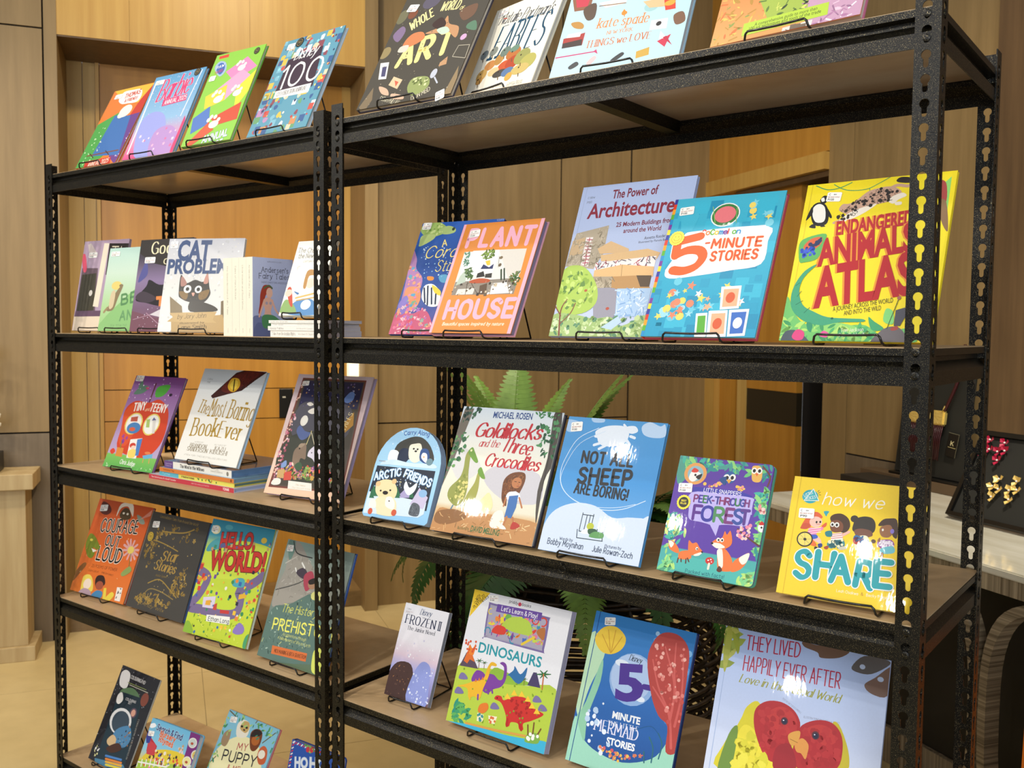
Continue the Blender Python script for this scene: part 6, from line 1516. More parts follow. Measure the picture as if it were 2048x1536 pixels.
BOOKS.append(('courage', 'orange poetry picture book with black brush title, leftmost on the fourth shelf', 'fourth shelf of the left rack', ('L', 0.1465, 0.0557, 0.6662, 0.0566, 0.375), (279.6, 297.1, 11), '#d9682c', dict(spine='#8f2f2a', back='#8f2f2a', pages='#e0d2bd', finish='m'),
 [(-100.9,269.3,37.5,20.6,8,'P100')], [], [
 ('G',-139.8,139.8,[(0,'#df7a34'),(148.5,'#dd6a2c'),(297.1,'#c9552c')]),
 ('T','h','COURAGE',-84,195.4,99,211.7,39.6,'#211a18','#f3e4d0',0.05,0),
 ('T','h','OUT',-38.3,157.7,32.5,159.5,31.4,'#211a18','#f3e4d0',0.05,0),
 ('T','h','LOUD',-57.6,108.4,63.2,114.6,40.6,'#211a18','#f3e4d0',0.05,0),
 ('T','n','25 POEMS OF POWER',-68.9,83.6,61.6,88.6,8.6,'#3a1d14'),
 ('T','n','JOSEPH COELHO',-78.4,68.4,-24.7,71.4,4.8,'#3a1d14'),
 ('T','n','DANIEL GRAY-BARNETT',-9.5,72.6,51.8,71.7,4.8,'#3a1d14'),
 ('P',1,[-134.9,144.4,-131.9,180,-103.5,178.3,-60.5,149.3,-67.5,137.7,-92.6,142.2,-74.6,126.1,-83.1,109,-108.2,113.3],'#7d8a2a'),
 ('E',(-112.7,163.6,7.6,4,0),'#f0dc5a'),
 ('P',0,[-99.6,138.6,-66.2,135.2,-84.3,127.4],'#f3ead6'),
 ('P',1,[-153.7,40,-116.8,88.1,-97.2,85.7,-117,56.2,-138.2,29.1],'#8a5a2c'),
 ('P',1,[-114.4,255.6,-118.5,288.1,-78.7,281.6,-59.3,262.2,-79,249],'#5f2d24'),
 ('P',1,[-26.1,249.9,-21.4,290.9,36.1,297.4,55.5,259.8,35.6,273.4,15.6,287,-14.7,278.2],'#f1e6d4'),
 ('P',1,[-12.3,257,1.8,280.1,29,277.9,46,253.4,12.1,243.9],'#54432c'),
 ('E',(5.6,264.5,5.7,3.5,0),'#f3ead6'),
 ('E',(25.8,264.2,5.7,3.5,0),'#f3ead6'),
 ('D',[-6.9,246.9,48.8,256.3,49.9,245.9,5.3,240.4],12,2,3,['#3a2d1c'],'b',2),
 ('P',1,[73,267.2,105.9,260.7,122.5,244.4,97.6,243.9],'#8f9a8a'),
 ('P',0,[92.6,253.8,146,296.8,151.9,276.7],'#e0907a'),
 ('L',0,[97.2,159.7,133.1,164.7],7.6,'#e3a9a5'),
 ('L',0,[97.2,159.7,136.1,149.3],7.6,'#e3a9a5'),
 ('L',0,[97.2,159.7,128.5,136.4],7.6,'#e3a9a5'),
 ('L',0,[97.2,159.7,112.6,130],7.6,'#e3a9a5'),
 ('L',0,[97.2,159.7,92.7,131.2],7.6,'#e3a9a5'),
 ('L',0,[97.2,159.7,73.5,140.3],7.6,'#e3a9a5'),
 ('L',0,[97.2,159.7,60.9,154.6],7.6,'#e3a9a5'),
 ('L',0,[97.2,159.7,57.7,170.3],7.6,'#e3a9a5'),
 ('L',0,[97.2,159.7,65.4,183.3],7.6,'#e3a9a5'),
 ('L',0,[97.2,159.7,81.7,189.7],7.6,'#e3a9a5'),
 ('L',0,[97.2,159.7,101.8,188.2],7.6,'#e3a9a5'),
 ('L',0,[97.2,159.7,120.9,178.9],7.6,'#e3a9a5'),
 ('E',(97.2,159.7,15.7,11.5,0),'#f0d26a'),
 ('L',1,[103,148.7,113.9,106.7],2.5,'#5f7a3a'),
 ('P',1,[86.2,87.3,115.3,112.1,130.4,99.1,99,79],'#8fa05a'),
 ('P',1,[-88,13.5,-93,49.4,-64.2,59.1,-40,44.5,-27.6,12.9,-79.8,7],'#ecd25c'),
 ('E',(-61.7,30.7,19.8,16.3,0),'#f3ddc8'),
 ('P',1,[-90.9,2.6,-71.5,16.1,-38.7,13.6,-29.5,-2.9,-89.3,-5],'#b59aa5'),
 ('P',1,[-28.5,46.3,-21.8,63,7.8,65,24.8,41.9,-10.2,26],'#3a2620'),
 ('E',(0.4,35.4,19.3,13.3,0),'#a3543c'),
 ('P',1,[-25.4,-2.2,-6.3,18.9,24.4,18.8,23.5,-0.3],'#4a86b0'),
 ('P',0,[25.9,31.8,37.9,33.7,51.7,0.4,35.4,-1.3],'#e9cf4a'),
 ('P',1,[46.5,2.1,67.9,25.9,84.6,18.5,66.5,-3.2],'#e9cf4a'),
 ('P',0,[87.8,44.3,114.6,46.1,120.8,6,94.4,5],'#efe6da'),
 ('D',[92.9,42.6,112.8,44.8,117.5,8.9,99.1,7.3],8,1.5,2.5,['#3a3a44'],'dq',3),
 ('D',[-134,21.9,-138.6,291.4,140.7,291,155,67.6],36,1.2,3.5,['#f0a05a','#b5452a','#f3cf9a'],'dbl',5),
 ]))
BOOKS.append(('stars', 'charcoal cloth hardback with ornate gold flowers, second on the fourth shelf', 'fourth shelf of the left rack', ('L', 0.4409, 0.0662, 0.6667, 0.0127, 0.3443), (281.8, 287.2, 12), '#4a4742', dict(spine='#3f5f96', back='#3a4a78', pages='#5a7ab0', finish='m'),
 [(-107,250.3,32.5,19.2,6,'P100')], [(-117.1,211.7,14.2,'#c9a93c','#3a3322',None)], [
 ('D',[-118.4,252.4,99,266.3,97.9,217.4,-88.8,210.6],34,4,9,['#9a7c3c','#b5954e','#83682f'],'flc',3),
 ('D',[-122.4,140.1,-136.6,219.2,-79.9,227,-71,157.9,-94.4,119.3],40,4,8,['#9a7c3c','#b5954e','#83682f'],'flc',5),
 ('D',[56.3,119.1,95.7,154.3,118.7,72.4,52.2,60.8,42.4,97.5],60,4,8,['#9a7c3c','#b5954e','#83682f'],'flc',7),
 ('D',[-118.3,30.9,-28.4,56.4,79.9,37.1,69.3,25.7,-95.2,20.2],46,4,9,['#9a7c3c','#b5954e'],'flc',9),
 ('L',1,[-66.2,233.9,29.9,242.1,78.7,258.6],3.8,'#a58843'),
 ('L',1,[-94.5,204.7,-31.9,198.6,31.2,188.1],3.2,'#a58843'),
 ('L',1,[-65.5,79.4,-15.4,97.6,43.6,78.4,84.1,61.6],3.1,'#a58843'),
 ('L',1,[-82.7,12.6,-56.3,61.3,0.2,66.2,71.4,54.6],3.1,'#8f7a4a'),
 ('D',[-79.4,191.8,94.7,207.2,128,69.3,-64.1,60],40,1,2.6,['#b5954e','#d0b46a'],'sd',4),
 ('T','P','Star',-35.3,151,37.2,158.7,28.3,'#b5924a'),
 ('T','P','Stories',-57.5,122.7,44,124.3,28.1,'#b5924a'),
 ('T','i','Anita Ganeri',-39.8,104.3,14.6,107.4,6.3,'#a58843'),
 ('T','i','Constellation Tales from Around the World',-100.8,272.6,89,270.8,8,'#b5954e'),
 ('T','i','Andy Wilx',-65.4,15.7,43.3,12.4,9.7,'#b5954e'),
 ]))
BOOKS.append(('hello', 'lime green picture book of a busy town with red bubble title', 'fourth shelf of the left rack', ('L', 0.7683, 0.0385, 0.6662, 0.0647, 0.3476), (251.8, 314.1, 11), '#c6d43a', dict(spine='#d8e2d0', pages='#e4e6d8', finish='w'),
 [(-105.8,286.6,26.8,17.9,0,'P100')], [], [
 ('G',-125.9,125.9,[(0,'#c3d53c'),(194.8,'#c6d943'),(232.5,'#c0d645'),(270.2,'#3f9ab0'),(314.1,'#2f8fb0')]),
 ('P',1,[-120,221.4,-31.9,261.2,65,269.6,147.8,254.1,151.3,193,-92.9,155.9],'#cfe04a'),
 ('P',1,[-112.4,245.8,-69.8,270.2,-3.1,274.2,-28.4,252.5,-113.3,222.3],'#4fa0a8'),
 ('E',(-102.5,285.6,18.7,12.5,0),'#f1e9b8'),
 ('E',(93.6,280.1,11.1,7.7,0),'#e9c84a'),
 ('E',(-53.2,297.9,15.7,7.1,0),'#57aec0'),
 ('T','M','HELLO,',-69.2,237.7,64.5,253.7,41.6,'#c8352b','#5a1d1a',0.03,0),
 ('T','M','WORLD!',-87.8,177.3,120.4,199.4,48.9,'#c8352b','#5a1d1a',0.03,0),
 ('L',1,[-126.7,169.3,-86.4,156.9,-88.8,129.1,-104.4,99.2,-126.6,68.2,-70.7,68.6,4.4,68.1,58.6,81.9,64.2,117.9,50,137.6,97.2,167.2,121.3,188.5],25.4,'#7a6a8f'),
 ('P',0,[-80.6,100.8,-33.1,110.8,-28,78.1,-74.7,74.7],'#d9cfe4'),
 ('P',0,[-67.4,94,-48.5,98.4,-45.4,84.1,-65.9,82],'#e6a83a'),
 ('P',0,[-32.2,88.6,-21.2,94.9,-17.4,75.5,-32.2,75.2],'#c94a3a'),
 ('P',0,[-3.7,80,32,82.6,34,74.1,-1.3,70.7],'#c8403a'),
 ('P',0,[53.2,129.3,79.6,137.1,81,125,55,116.4],'#e9b43a'),
 ('P',1,[14.4,161,37,171.2,58.5,170,61.4,150.5,23.3,146.7],'#4fa8b4'),
 ('D',[-128.5,173.6,142.2,200.4,114.1,5.7,-112.9,2.8],70,2.5,6,['#d8453a','#3a6ab0','#f0c23c','#7a4a9a','#e98a3a','#f4f0e0','#3f8f5a','#2f2a3a'],'pqds',3),
 ('D',[-111.1,-1.3,126,7.9,110.5,64.9,-119.4,51.3],50,3,6,['#8fb02c','#5f8f2c','#e3e86a'],'lb',6),
 ('D',[-141.9,171.7,-107.3,190.7,-85.8,138.7,-121.8,123.9],12,4,7,['#3a6ab0','#e98a3a','#c8403a'],'q',8),
 ('D',[66.6,162.4,148.3,183.9,152,89.4,92.2,79],30,3,6,['#3f9a5a','#e9c84a','#d8453a','#5a7ac0'],'ptd',9),
 ('P',0,[-49.4,58.8,41.1,67.9,46.8,48.4,-45.8,41.6],'#f3f2e8'),
 ('T','h','Ethan Long',-39,45.1,41.4,50.5,10.7,'#33404a'),
 ('P',1,[-126,0.4,-128.4,22.5,-110.5,30.2,-85.1,3.4],'#8fb83c'),
 ('P',1,[115.6,1.7,116.8,31.7,139,40.1,139.3,6.2],'#4f9f6a'),
 ('P',1,[63.9,35,80.4,59.6,103.1,50.7,102.6,35.5,79.3,29.1],'#8f7ac0'),
 ('D',[-127.3,239.2,126.5,277.8,126.7,260,-118.2,217],18,3,6,['#3f8f6a','#c9a06a','#5f5f8f'],'tq',5),
 ]))
BOOKS.append(('prehist', 'grey green picture book about prehistory behind the middle posts', 'fourth shelf of the left rack', ('L', 1.0798, 0.0369, 0.6662, -0.0094, 0.3475), (252.2, 300.2, 11), '#7f9488', dict(spine='#5f86c6', back='#4a6fc0', pages='#8fb0e0', finish='w'),
 [(-108,278.5,23.9,16.5,6,'P100')], [], [
 ('G',-126.1,126.1,[(0,'#5f7358'),(105.1,'#6a8078'),(180.1,'#9a9c90'),(300.2,'#8fa8a0')]),
 ('P',1,[-106.5,226.5,-111.4,286.7,-83.5,299.6,-28.8,260.5,10.7,224.7,20.5,168.1,-59.6,145,-117.7,125.8,-122.1,167.8],'#a59f94'),
 ('P',1,[-117.4,117.3,-58,141.1,14.4,183.5,52.2,182.1,115.5,49.7,55.8,16.9,-124.8,1.9],'#5f7a70'),
 ('P',1,[-121.1,294.1,-97.7,301.9,-90.5,268.1,-102.5,248.9],'#6f8f84'),
 ('L',1,[-102.2,296.9,-78.1,270,-18.4,266.4],3.1,'#3a3a38'),
 ('L',1,[-111.6,238.7,-74.8,261.9],2.6,'#c9c4b8'),
 ('L',1,[-122.1,167.8,-42.6,198.7,-4.2,230.6],2.6,'#4a4a46'),
 ('D',[-124.8,1.9,-114.3,117.9,23.3,176.8,115.5,49.7],140,2,6,['#8fa89c','#4a6358','#c6cf8a','#39504a','#a9c0b0'],'bl',3),
 ('D',[-111.9,143.9,-105.8,257,-10.8,263.3,29.1,177.9],50,2,6,['#c9c4ba','#8a857a','#b5afa4'],'b',5),
 ('P',1,[-63.1,225.1,-39,237.6,-13,220.7,-21.8,210.7,-49.1,214.6],'#4a3f4a'),
 ('P',1,[-31,217.7,-5.8,234.5,11,208,-10.8,183.2],'#b5485a'),
 ('E',(6.7,203,15.3,11.7,0),'#b58a6a'),
 ('P',1,[-9.1,210.8,15.2,221.2,19.8,209.5,-2.2,201.5],'#2d2420'),
 ('L',1,[-69.4,232.6,-63.1,225.1],4.1,'#f0efe8'),
 ('L',1,[-49.9,248.6,-35.9,238.1],4.5,'#f0efe8'),
 ('P',1,[14.4,183.5,46.2,197.5,55.2,174.4,20.5,168.1],'#e3e08a'),
 ('T','i','The History of',-78.5,119.6,83.4,132.9,19.9,'#e9e86a'),
 ('T','h','PREHISTORY',-95.2,73,129.6,90.2,26.4,'#f0ec6a'),
 ('T','i','An adventure through',-52.3,65,35.4,67.9,7.6,'#e3e58a'),
 ('T','i','4 billion years of life on Earth',-67.2,53.6,55.3,56.7,7.5,'#e3e58a'),
 ('P',0,[-78.8,34.6,52,42,53.6,22.4,-75.6,14.6],'#d9743c'),
 ('T','h','MICK MANNING & BRITA GRANSTROM',-65.8,19.6,51.4,27.9,8.9,'#4a2418'),
 ('P',1,[72.5,36.5,76.5,57.2,109.9,64.3,130.8,10.1,85.5,3.7],'#d9e06a'),
 ]))
BOOKS.append(('pad', 'tall black colouring pad pack with a folded top flap and pencils', 'lowest shelf of the left rack', ('L', 0.217, 0.0415, 0.1512, -0.0044, 0.4309), (211.2, 288.5, 6), '#26262b', dict(spine='#1c1c20', back='#2f4a3a', pages='#d8d4c8', hard=False, cat='colouring pad', finish='w'),
 [], [], [
 ('D',[-105.7,288.7,105.7,288.5,94.9,79.2,-106.8,14.7],70,0.6,1.6,['#8a8a92','#c9c9d0'],'d',3),
 ('P',1,[-84.7,230.4,-98.3,264,-79.3,278.8,-49.1,269.9,-45.2,229.3],'#e9e6e4'),
 ('T','h','COLOURING PAD',-42.9,260.9,37.7,260,9.8,'#e9e6e4'),
 ('L',0,[-47.7,246.8,55,247.8],1.9,'#8f9a5a'),
 ('L',0,[-34.8,242,68.2,241.8],1.9,'#c9c4b0'),
 ('P',0,[-73.7,214.8,53.6,222.2,84.4,27.9,-66.8,0.7],'#1f3540'),
 ('P',1,[-67,219,-12.4,237,37.7,218.3,1.3,189.2,-56.7,190.4],'#5f7f5a'),
 ('P',0,[-63.9,214.5,50.2,220.4,50.1,186.1,-61,168.8],'#20303a'),
 ('T','h','COLOURING',-28,197.4,27.1,199.6,7,'#e9e6e4'),
 ('T','h','SET',-9.1,190.7,7.8,190.8,6.1,'#e9e6e4'),
 ('P',1,[-74.3,201.7,-58.2,213.3,-40.3,194.4,-53.2,178.4,-70.2,182],'#ece9e4'),
 ('E',(64.4,219.8,19,19.9,0),'#8a4a3a'),
 ('E',(33.7,172,17.5,14.6,0),'#5f4a5a'),
 ('E',(33.7,172,11.1,10.3,0),'#d9a08a'),
 ('E',(-13.3,135,56.6,38.5,0),'#e6e6e6'),
 ('E',(-11.8,132.9,45.2,32.5,0),'#3a4a58'),
 ('P',1,[-18.9,68.4,-18.6,108.5,39.5,133.5,66.4,100.9,45.5,70.8],'#4f86b0'),
 ('D',[-15.1,49.5,36.6,137.7,83.7,95.7,35.5,58.3],40,2,5,['#d8b06a','#5f8fb0','#2a2a30','#7fa8c4','#9a6a44'],'pl',5),
 ('P',1,[-45.1,71.4,-25.8,91.6,-0.8,83.2,-5,62.2,-32.1,59.9],'#d9b98a'),
 ('P',1,[-34.2,49.4,13.1,76.9,40.5,64.5,-1.2,43.4],'#4a2d20'),
 ('P',0,[-72.9,8.9,73.9,29.8,87.5,23.5,-56.2,-13.8],'#4f86a5'),
 ('L',0,[-24.5,29.2,58.2,39.1],6.1,'#4f86c8'),
 ('L',0,[-18.8,21.3,63.6,31.3],6.1,'#e98a3a'),
 ('L',0,[-13.8,14.3,68.4,24.4],6,'#f0b43a'),
 ('L',0,[-8.5,6.9,73.5,17.1],6,'#e9d84a'),
 ('T','n','MY COLOURING SET OF COLOUR PENCILS',84.7,47.3,75.2,162.5,6.6,'#b9b9b0'),
 ('D',[-92.4,8.6,-92.3,48.9,-69.7,44.8,-61.7,7],8,3,6,['#e3e0a0','#e9e6e4'],'lp',6),
 ]))
BOOKS.append(('find', 'sturdy sound book of nursery rhymes with a purple button panel', 'lowest shelf of the left rack', ('L', 0.4871, 0.0328, 0.1572, 0.0711, 0.4374), (219.4, 187.9, 18), '#7fc0e0', dict(spine='#6fb0d0', pages='#d8d0d8', r=6),
 [(-92.5,146.2,25,14.4,8,'P100')], [], [
 ('G',-109.7,109.7,[(0,'#b5cf5a'),(65.8,'#e3c83a'),(103.4,'#8fc8e0'),(187.9,'#6fb8dc')]),
 ('P',1,[-102.4,50.6,-86.9,92,-9.9,120.1,78.2,123,88.8,89.2,-90.8,44.1],'#e3c93a'),
 ('P',1,[-110.1,43.5,-105,68.7,-18.6,80.7,78,95.6,90.8,71.6,-101.9,22.6],'#a8c84a'),
 ('P',0,[-120.3,150.8,-93.3,137.9,-51.7,119.4,-50.3,96.2,-89.2,96.2,-94.2,118.7],'#b5303a'),
 ('P',0,[-95.5,127.9,-57.4,122.7,-48,92.1,-85.7,90],'#c9434a'),
 ('P',0,[-120.3,150.8,-87.6,148.8,-87.2,120.3,-101.1,117],'#3a3f8f'),
 ('T','H','Search & Find',-77.6,161.6,37.8,157.1,15.9,'#26437a','#f1f4f6',0.04,0),
 ('T','H','Nursery',-55.2,149.3,13.4,146.6,14.2,'#d8603a','#f6e6d0',0.04,0),
 ('T','H','Rhymes',-52.3,134.3,10.8,130.6,14.1,'#d8603a','#f6e6d0',0.04,0),
 ('D',[-86.5,63.9,-50.5,110.3,52.1,116.6,73.9,89.5,-79.2,51.2],60,3,6,['#d8543a','#f0e6d0','#8f5a3a','#e98aa0','#5a7ac0','#f3d86a','#3a2d2a'],'pd',4),
 ('D',[30.1,143.6,58.7,145.8,58.6,118.2,34.5,121.5],8,4,6,['#c9a06a','#e9c9c0'],'p',6),
 ('L',0,[-111.9,67,-107.9,49.2],3.9,'#f4f2ea'),
 ('L',0,[-93.9,71.5,-90,53.7],3.9,'#f4f2ea'),
 ('L',0,[-76.1,75.9,-72.2,58.1],3.8,'#f4f2ea'),
 ('L',0,[-58.3,80.2,-54.5,62.5],3.8,'#f4f2ea'),
 ('L',0,[-40.7,84.6,-36.9,66.9],3.8,'#f4f2ea'),
 ('L',0,[-23.2,88.9,-19.5,71.3],3.8,'#f4f2ea'),
 ('L',0,[-5.7,93.2,-2.1,75.6],3.8,'#f4f2ea'),
 ('L',0,[-112.5,61.2,13.6,77.2],3.9,'#f4f2ea'),
 ('P',1,[-113.6,166.8,-95,175.9,-83.3,168.9,-101.7,159.9],'#f4f6f8'),
 ('P',0,[65.4,189.2,109.9,188,163.8,90.2,84.4,70,75.9,99.6],'#7a2f7a'),
 ('P',1,[80.7,188.1,114.2,186.7,133.2,163.7,136.1,137.1,157,124.2,154.4,87.8,90.8,71.6,71.7,121.4],'#7a2f7a'),
 ('E',(87,161.8,18.2,13.9,0),'#e6e2d8'),
 ('E',(87,161.8,14.3,11.1,0),'#c6d0c8'),
 ('E',(85.9,159.7,5.9,3.7,0),'#b5533a'),
 ('E',(113.9,134,18,13.7,0),'#e6e2d8'),
 ('E',(113.9,134,14.1,10.9,0),'#d8c06a'),
 ('E',(112.8,131.9,5.8,3.6,0),'#b5533a'),
 ('E',(88.2,110.9,18.1,13.7,0),'#e6e2d8'),
 ('E',(88.2,110.9,14.2,10.9,0),'#e9e09a'),
 ('E',(87.2,108.8,5.8,3.6,0),'#b5533a'),
 ('E',(112.3,92.8,17.9,13.5,0),'#e6e2d8'),
 ('E',(112.3,92.8,14.1,10.8,0),'#c9d8b0'),
 ('E',(111.2,90.8,5.8,3.6,0),'#b5533a'),
 ]))
BOOKS.append(('puppy', 'pale blue picture book with leaves, dogs in ovals and a cream centre', 'lowest shelf of the left rack', ('L', 0.7143, 0.0898, 0.1532, -0.0059, 0.4958), (227.6, 255.6, 10), '#8fc8de', dict(spine='#d9737a', finish='m', pages='#e8e0d0'),
 [(-80.7,233,28.4,16.4,8,'P100')], [], [
 ('G',-113.8,113.8,[(0,'#8fc8de'),(255.6,'#86c4dc')]),
 ('P',1,[-84.7,72.7,-107.8,131.2,-68.2,179.5,-13.7,203.3,50.3,197.4,84.2,165.8,88.8,122.4],'#f3ecb8'),
 ('P',1,[-43.4,195.5,-58,224.6,-42.4,242.8,-12.8,241,-2.8,224.9,-5.9,203.1],'#f0ead8'),
 ('P',1,[-42.9,219.1,-36.5,239.6,-12.8,241,-5.4,224.2,-15.5,212.2],'#c9a86a'),
 ('E',(-37.5,225.2,5.3,3.2,0),'#2d2620'),
 ('E',(-16.9,226.8,5.3,3.2,0),'#2d2620'),
 ('E',(-23.3,218.6,4.6,2,0),'#1d1a18'),
 ('P',1,[26.3,181.7,7.4,218.2,27.2,235,52.6,230.1,59.8,199.9,47.1,178.2],'#7a3f1f'),
 ('E',(36.6,205.1,16.7,13.4,0),'#b5662c'),
 ('P',1,[11.1,209.9,21.5,232.1,50.8,230.6,43.3,218.5],'#2d2522'),
 ('P',1,[68.1,165.9,63.8,187.3,77.5,201.1,97.6,192,104.5,162.5,85,152.6],'#c9623a'),
 ('E',(80.3,178.3,13.8,11.6,0),'#f0ead8'),
 ('P',1,[-96.6,162.5,-98.9,190.2,-77.1,205.4,-68.2,179.5,-74.6,159],'#a58a6a'),
 ('T','h','MY',-23.1,163.7,17.8,171.1,18.1,'#b5404a'),
 ('T','h','PUPPY',-67.2,123.8,69.7,141.5,27.1,'#2d2a30'),
 ('T','h','& ME',-32.3,106,19.9,113.9,13.1,'#b5404a'),
 ('L',1,[-110.9,251.8,-77.8,243.3],3.3,'#6a5a3a'),
 ('L',1,[12.1,247.4,21.7,268.6],3.2,'#6a5a3a'),
 ('L',1,[103.2,243.5,66.9,206.4],3.1,'#6a5a3a'),
 ('L',1,[-95.8,125.1,-116.3,96.1],3.2,'#6a5a3a'),
 ('D',[-111.9,234.7,-108.9,254.7,111.1,254.7,123.1,185.6,66.9,206.4,-56.5,234.5,-86.1,146.5,-97.4,91.7,-114.2,87],44,5,10,['#4f9a5c','#7fb86a','#3f8a6a','#a8cf7a'],'l',5),
 ]))
BOOKS.append(('hoho', 'blue board book with candy stripe border reading HO at the bottom corner', 'lowest shelf of the left rack', ('L', 0.9618, 0.1822, 0.1572, 0.0193, 0.2453), (200.0, 202.1, 18), '#2c58b0', dict(spine='#24489a', pages='#d8d4d8', r=10),
 [], [], [
 ('G',-100,100,[(0,'#2450a8'),(202.1,'#2c5ab4')]),
 ('L',0,[-96,194.1,-91,198.1],3.4,'#f3efea'),
 ('L',0,[-96,186.1,-91,190.1],3.4,'#d23a4a'),
 ('L',0,[-96,178.1,-91,182.1],3.4,'#f3efea'),
 ('L',0,[-96,170.1,-91,174.1],3.4,'#d23a4a'),
 ('L',0,[-96,162.1,-91,166.1],3.4,'#f3efea'),
 ('L',0,[-96,154.1,-91,158.1],3.4,'#d23a4a'),
 ('L',0,[-96,146.1,-91,150.1],3.4,'#f3efea'),
 ('L',0,[-96,138.1,-91,142.1],3.4,'#d23a4a'),
 ('L',0,[-96,130.1,-91,134.1],3.4,'#f3efea'),
 ('L',0,[-96,122.1,-91,126.1],3.4,'#d23a4a'),
 ('L',0,[-96,114.1,-91,118.1],3.4,'#f3efea'),
 ('L',0,[-96,106.1,-91,110.1],3.4,'#d23a4a'),
 ('L',0,[-96,98.1,-91,102.1],3.4,'#f3efea'),
 ('L',0,[-96,90.1,-91,94.1],3.4,'#d23a4a'),
 ('L',0,[-96,82.1,-91,86.1],3.4,'#f3efea'),
 ('L',0,[-96,74.1,-91,78.1],3.4,'#d23a4a'),
 ('L',0,[-96,66.1,-91,70.1],3.4,'#f3efea'),
 ('L',0,[-96,58.1,-91,62.1],3.4,'#d23a4a'),
 ('L',0,[-96,50.1,-91,54.1],3.4,'#f3efea'),
 ('L',0,[-96,42.1,-91,46.1],3.4,'#d23a4a'),
 ('L',0,[-96,34.1,-91,38.1],3.4,'#f3efea'),
 ('L',0,[-96,26.1,-91,30.1],3.4,'#d23a4a'),
 ('L',0,[-96,18.1,-91,22.1],3.4,'#f3efea'),
 ('L',0,[-96,10.1,-91,14.1],3.4,'#d23a4a'),
 ('L',0,[-96,2.1,-91,6.1],3.4,'#f3efea'),
 ('L',0,[-96,-5.9,-91,-1.9],3.4,'#d23a4a'),
 ('L',0,[-94,193.1,-89,198.1],3.4,'#f3efea'),
 ('L',0,[-86,193.1,-81,198.1],3.4,'#d23a4a'),
 ('L',0,[-78,193.1,-73,198.1],3.4,'#f3efea'),
 ('L',0,[-70,193.1,-65,198.1],3.4,'#d23a4a'),
 ('L',0,[-62,193.1,-57,198.1],3.4,'#f3efea'),
 ('L',0,[-54,193.1,-49,198.1],3.4,'#d23a4a'),
 ('L',0,[-46,193.1,-41,198.1],3.4,'#f3efea'),
 ('L',0,[-38,193.1,-33,198.1],3.4,'#d23a4a'),
 ('L',0,[-30,193.1,-25,198.1],3.4,'#f3efea'),
 ('L',0,[-22,193.1,-17,198.1],3.4,'#d23a4a'),
 ('L',0,[-14,193.1,-9,198.1],3.4,'#f3efea'),
 ('L',0,[-6,193.1,-1,198.1],3.4,'#d23a4a'),
 ('L',0,[2,193.1,7,198.1],3.4,'#f3efea'),
 ('L',0,[10,193.1,15,198.1],3.4,'#d23a4a'),
 ('L',0,[18,193.1,23,198.1],3.4,'#f3efea'),
 ('L',0,[26,193.1,31,198.1],3.4,'#d23a4a'),
 ('L',0,[34,193.1,39,198.1],3.4,'#f3efea'),
 ('L',0,[42,193.1,47,198.1],3.4,'#d23a4a'),
 ('L',0,[50,193.1,55,198.1],3.4,'#f3efea'),
 ('L',0,[58,193.1,63,198.1],3.4,'#d23a4a'),
 ('L',0,[66,193.1,71,198.1],3.4,'#f3efea'),
 ('L',0,[74,193.1,79,198.1],3.4,'#d23a4a'),
 ('L',0,[82,193.1,87,198.1],3.4,'#f3efea'),
 ('L',0,[90,193.1,95,198.1],3.4,'#d23a4a'),
 ('L',0,[98,193.1,103,198.1],3.4,'#f3efea'),
 ('L',0,[106,193.1,111,198.1],3.4,'#d23a4a'),
 ('T','M','HO',-72.1,133.7,-24.4,144.4,25.5,'#e6edf6','#9fc0e6',0.03,0),
 ('T','M','HO',-14.5,144.9,44.5,157.1,28.4,'#e6edf6','#9fc0e6',0.03,0),
 ('D',[-47.3,205.1,3.6,213.8,9,193.3,-35.5,186],20,4,8,['#4fa05a','#8fc06a','#d23a4a'],'ld',3),
 ]))
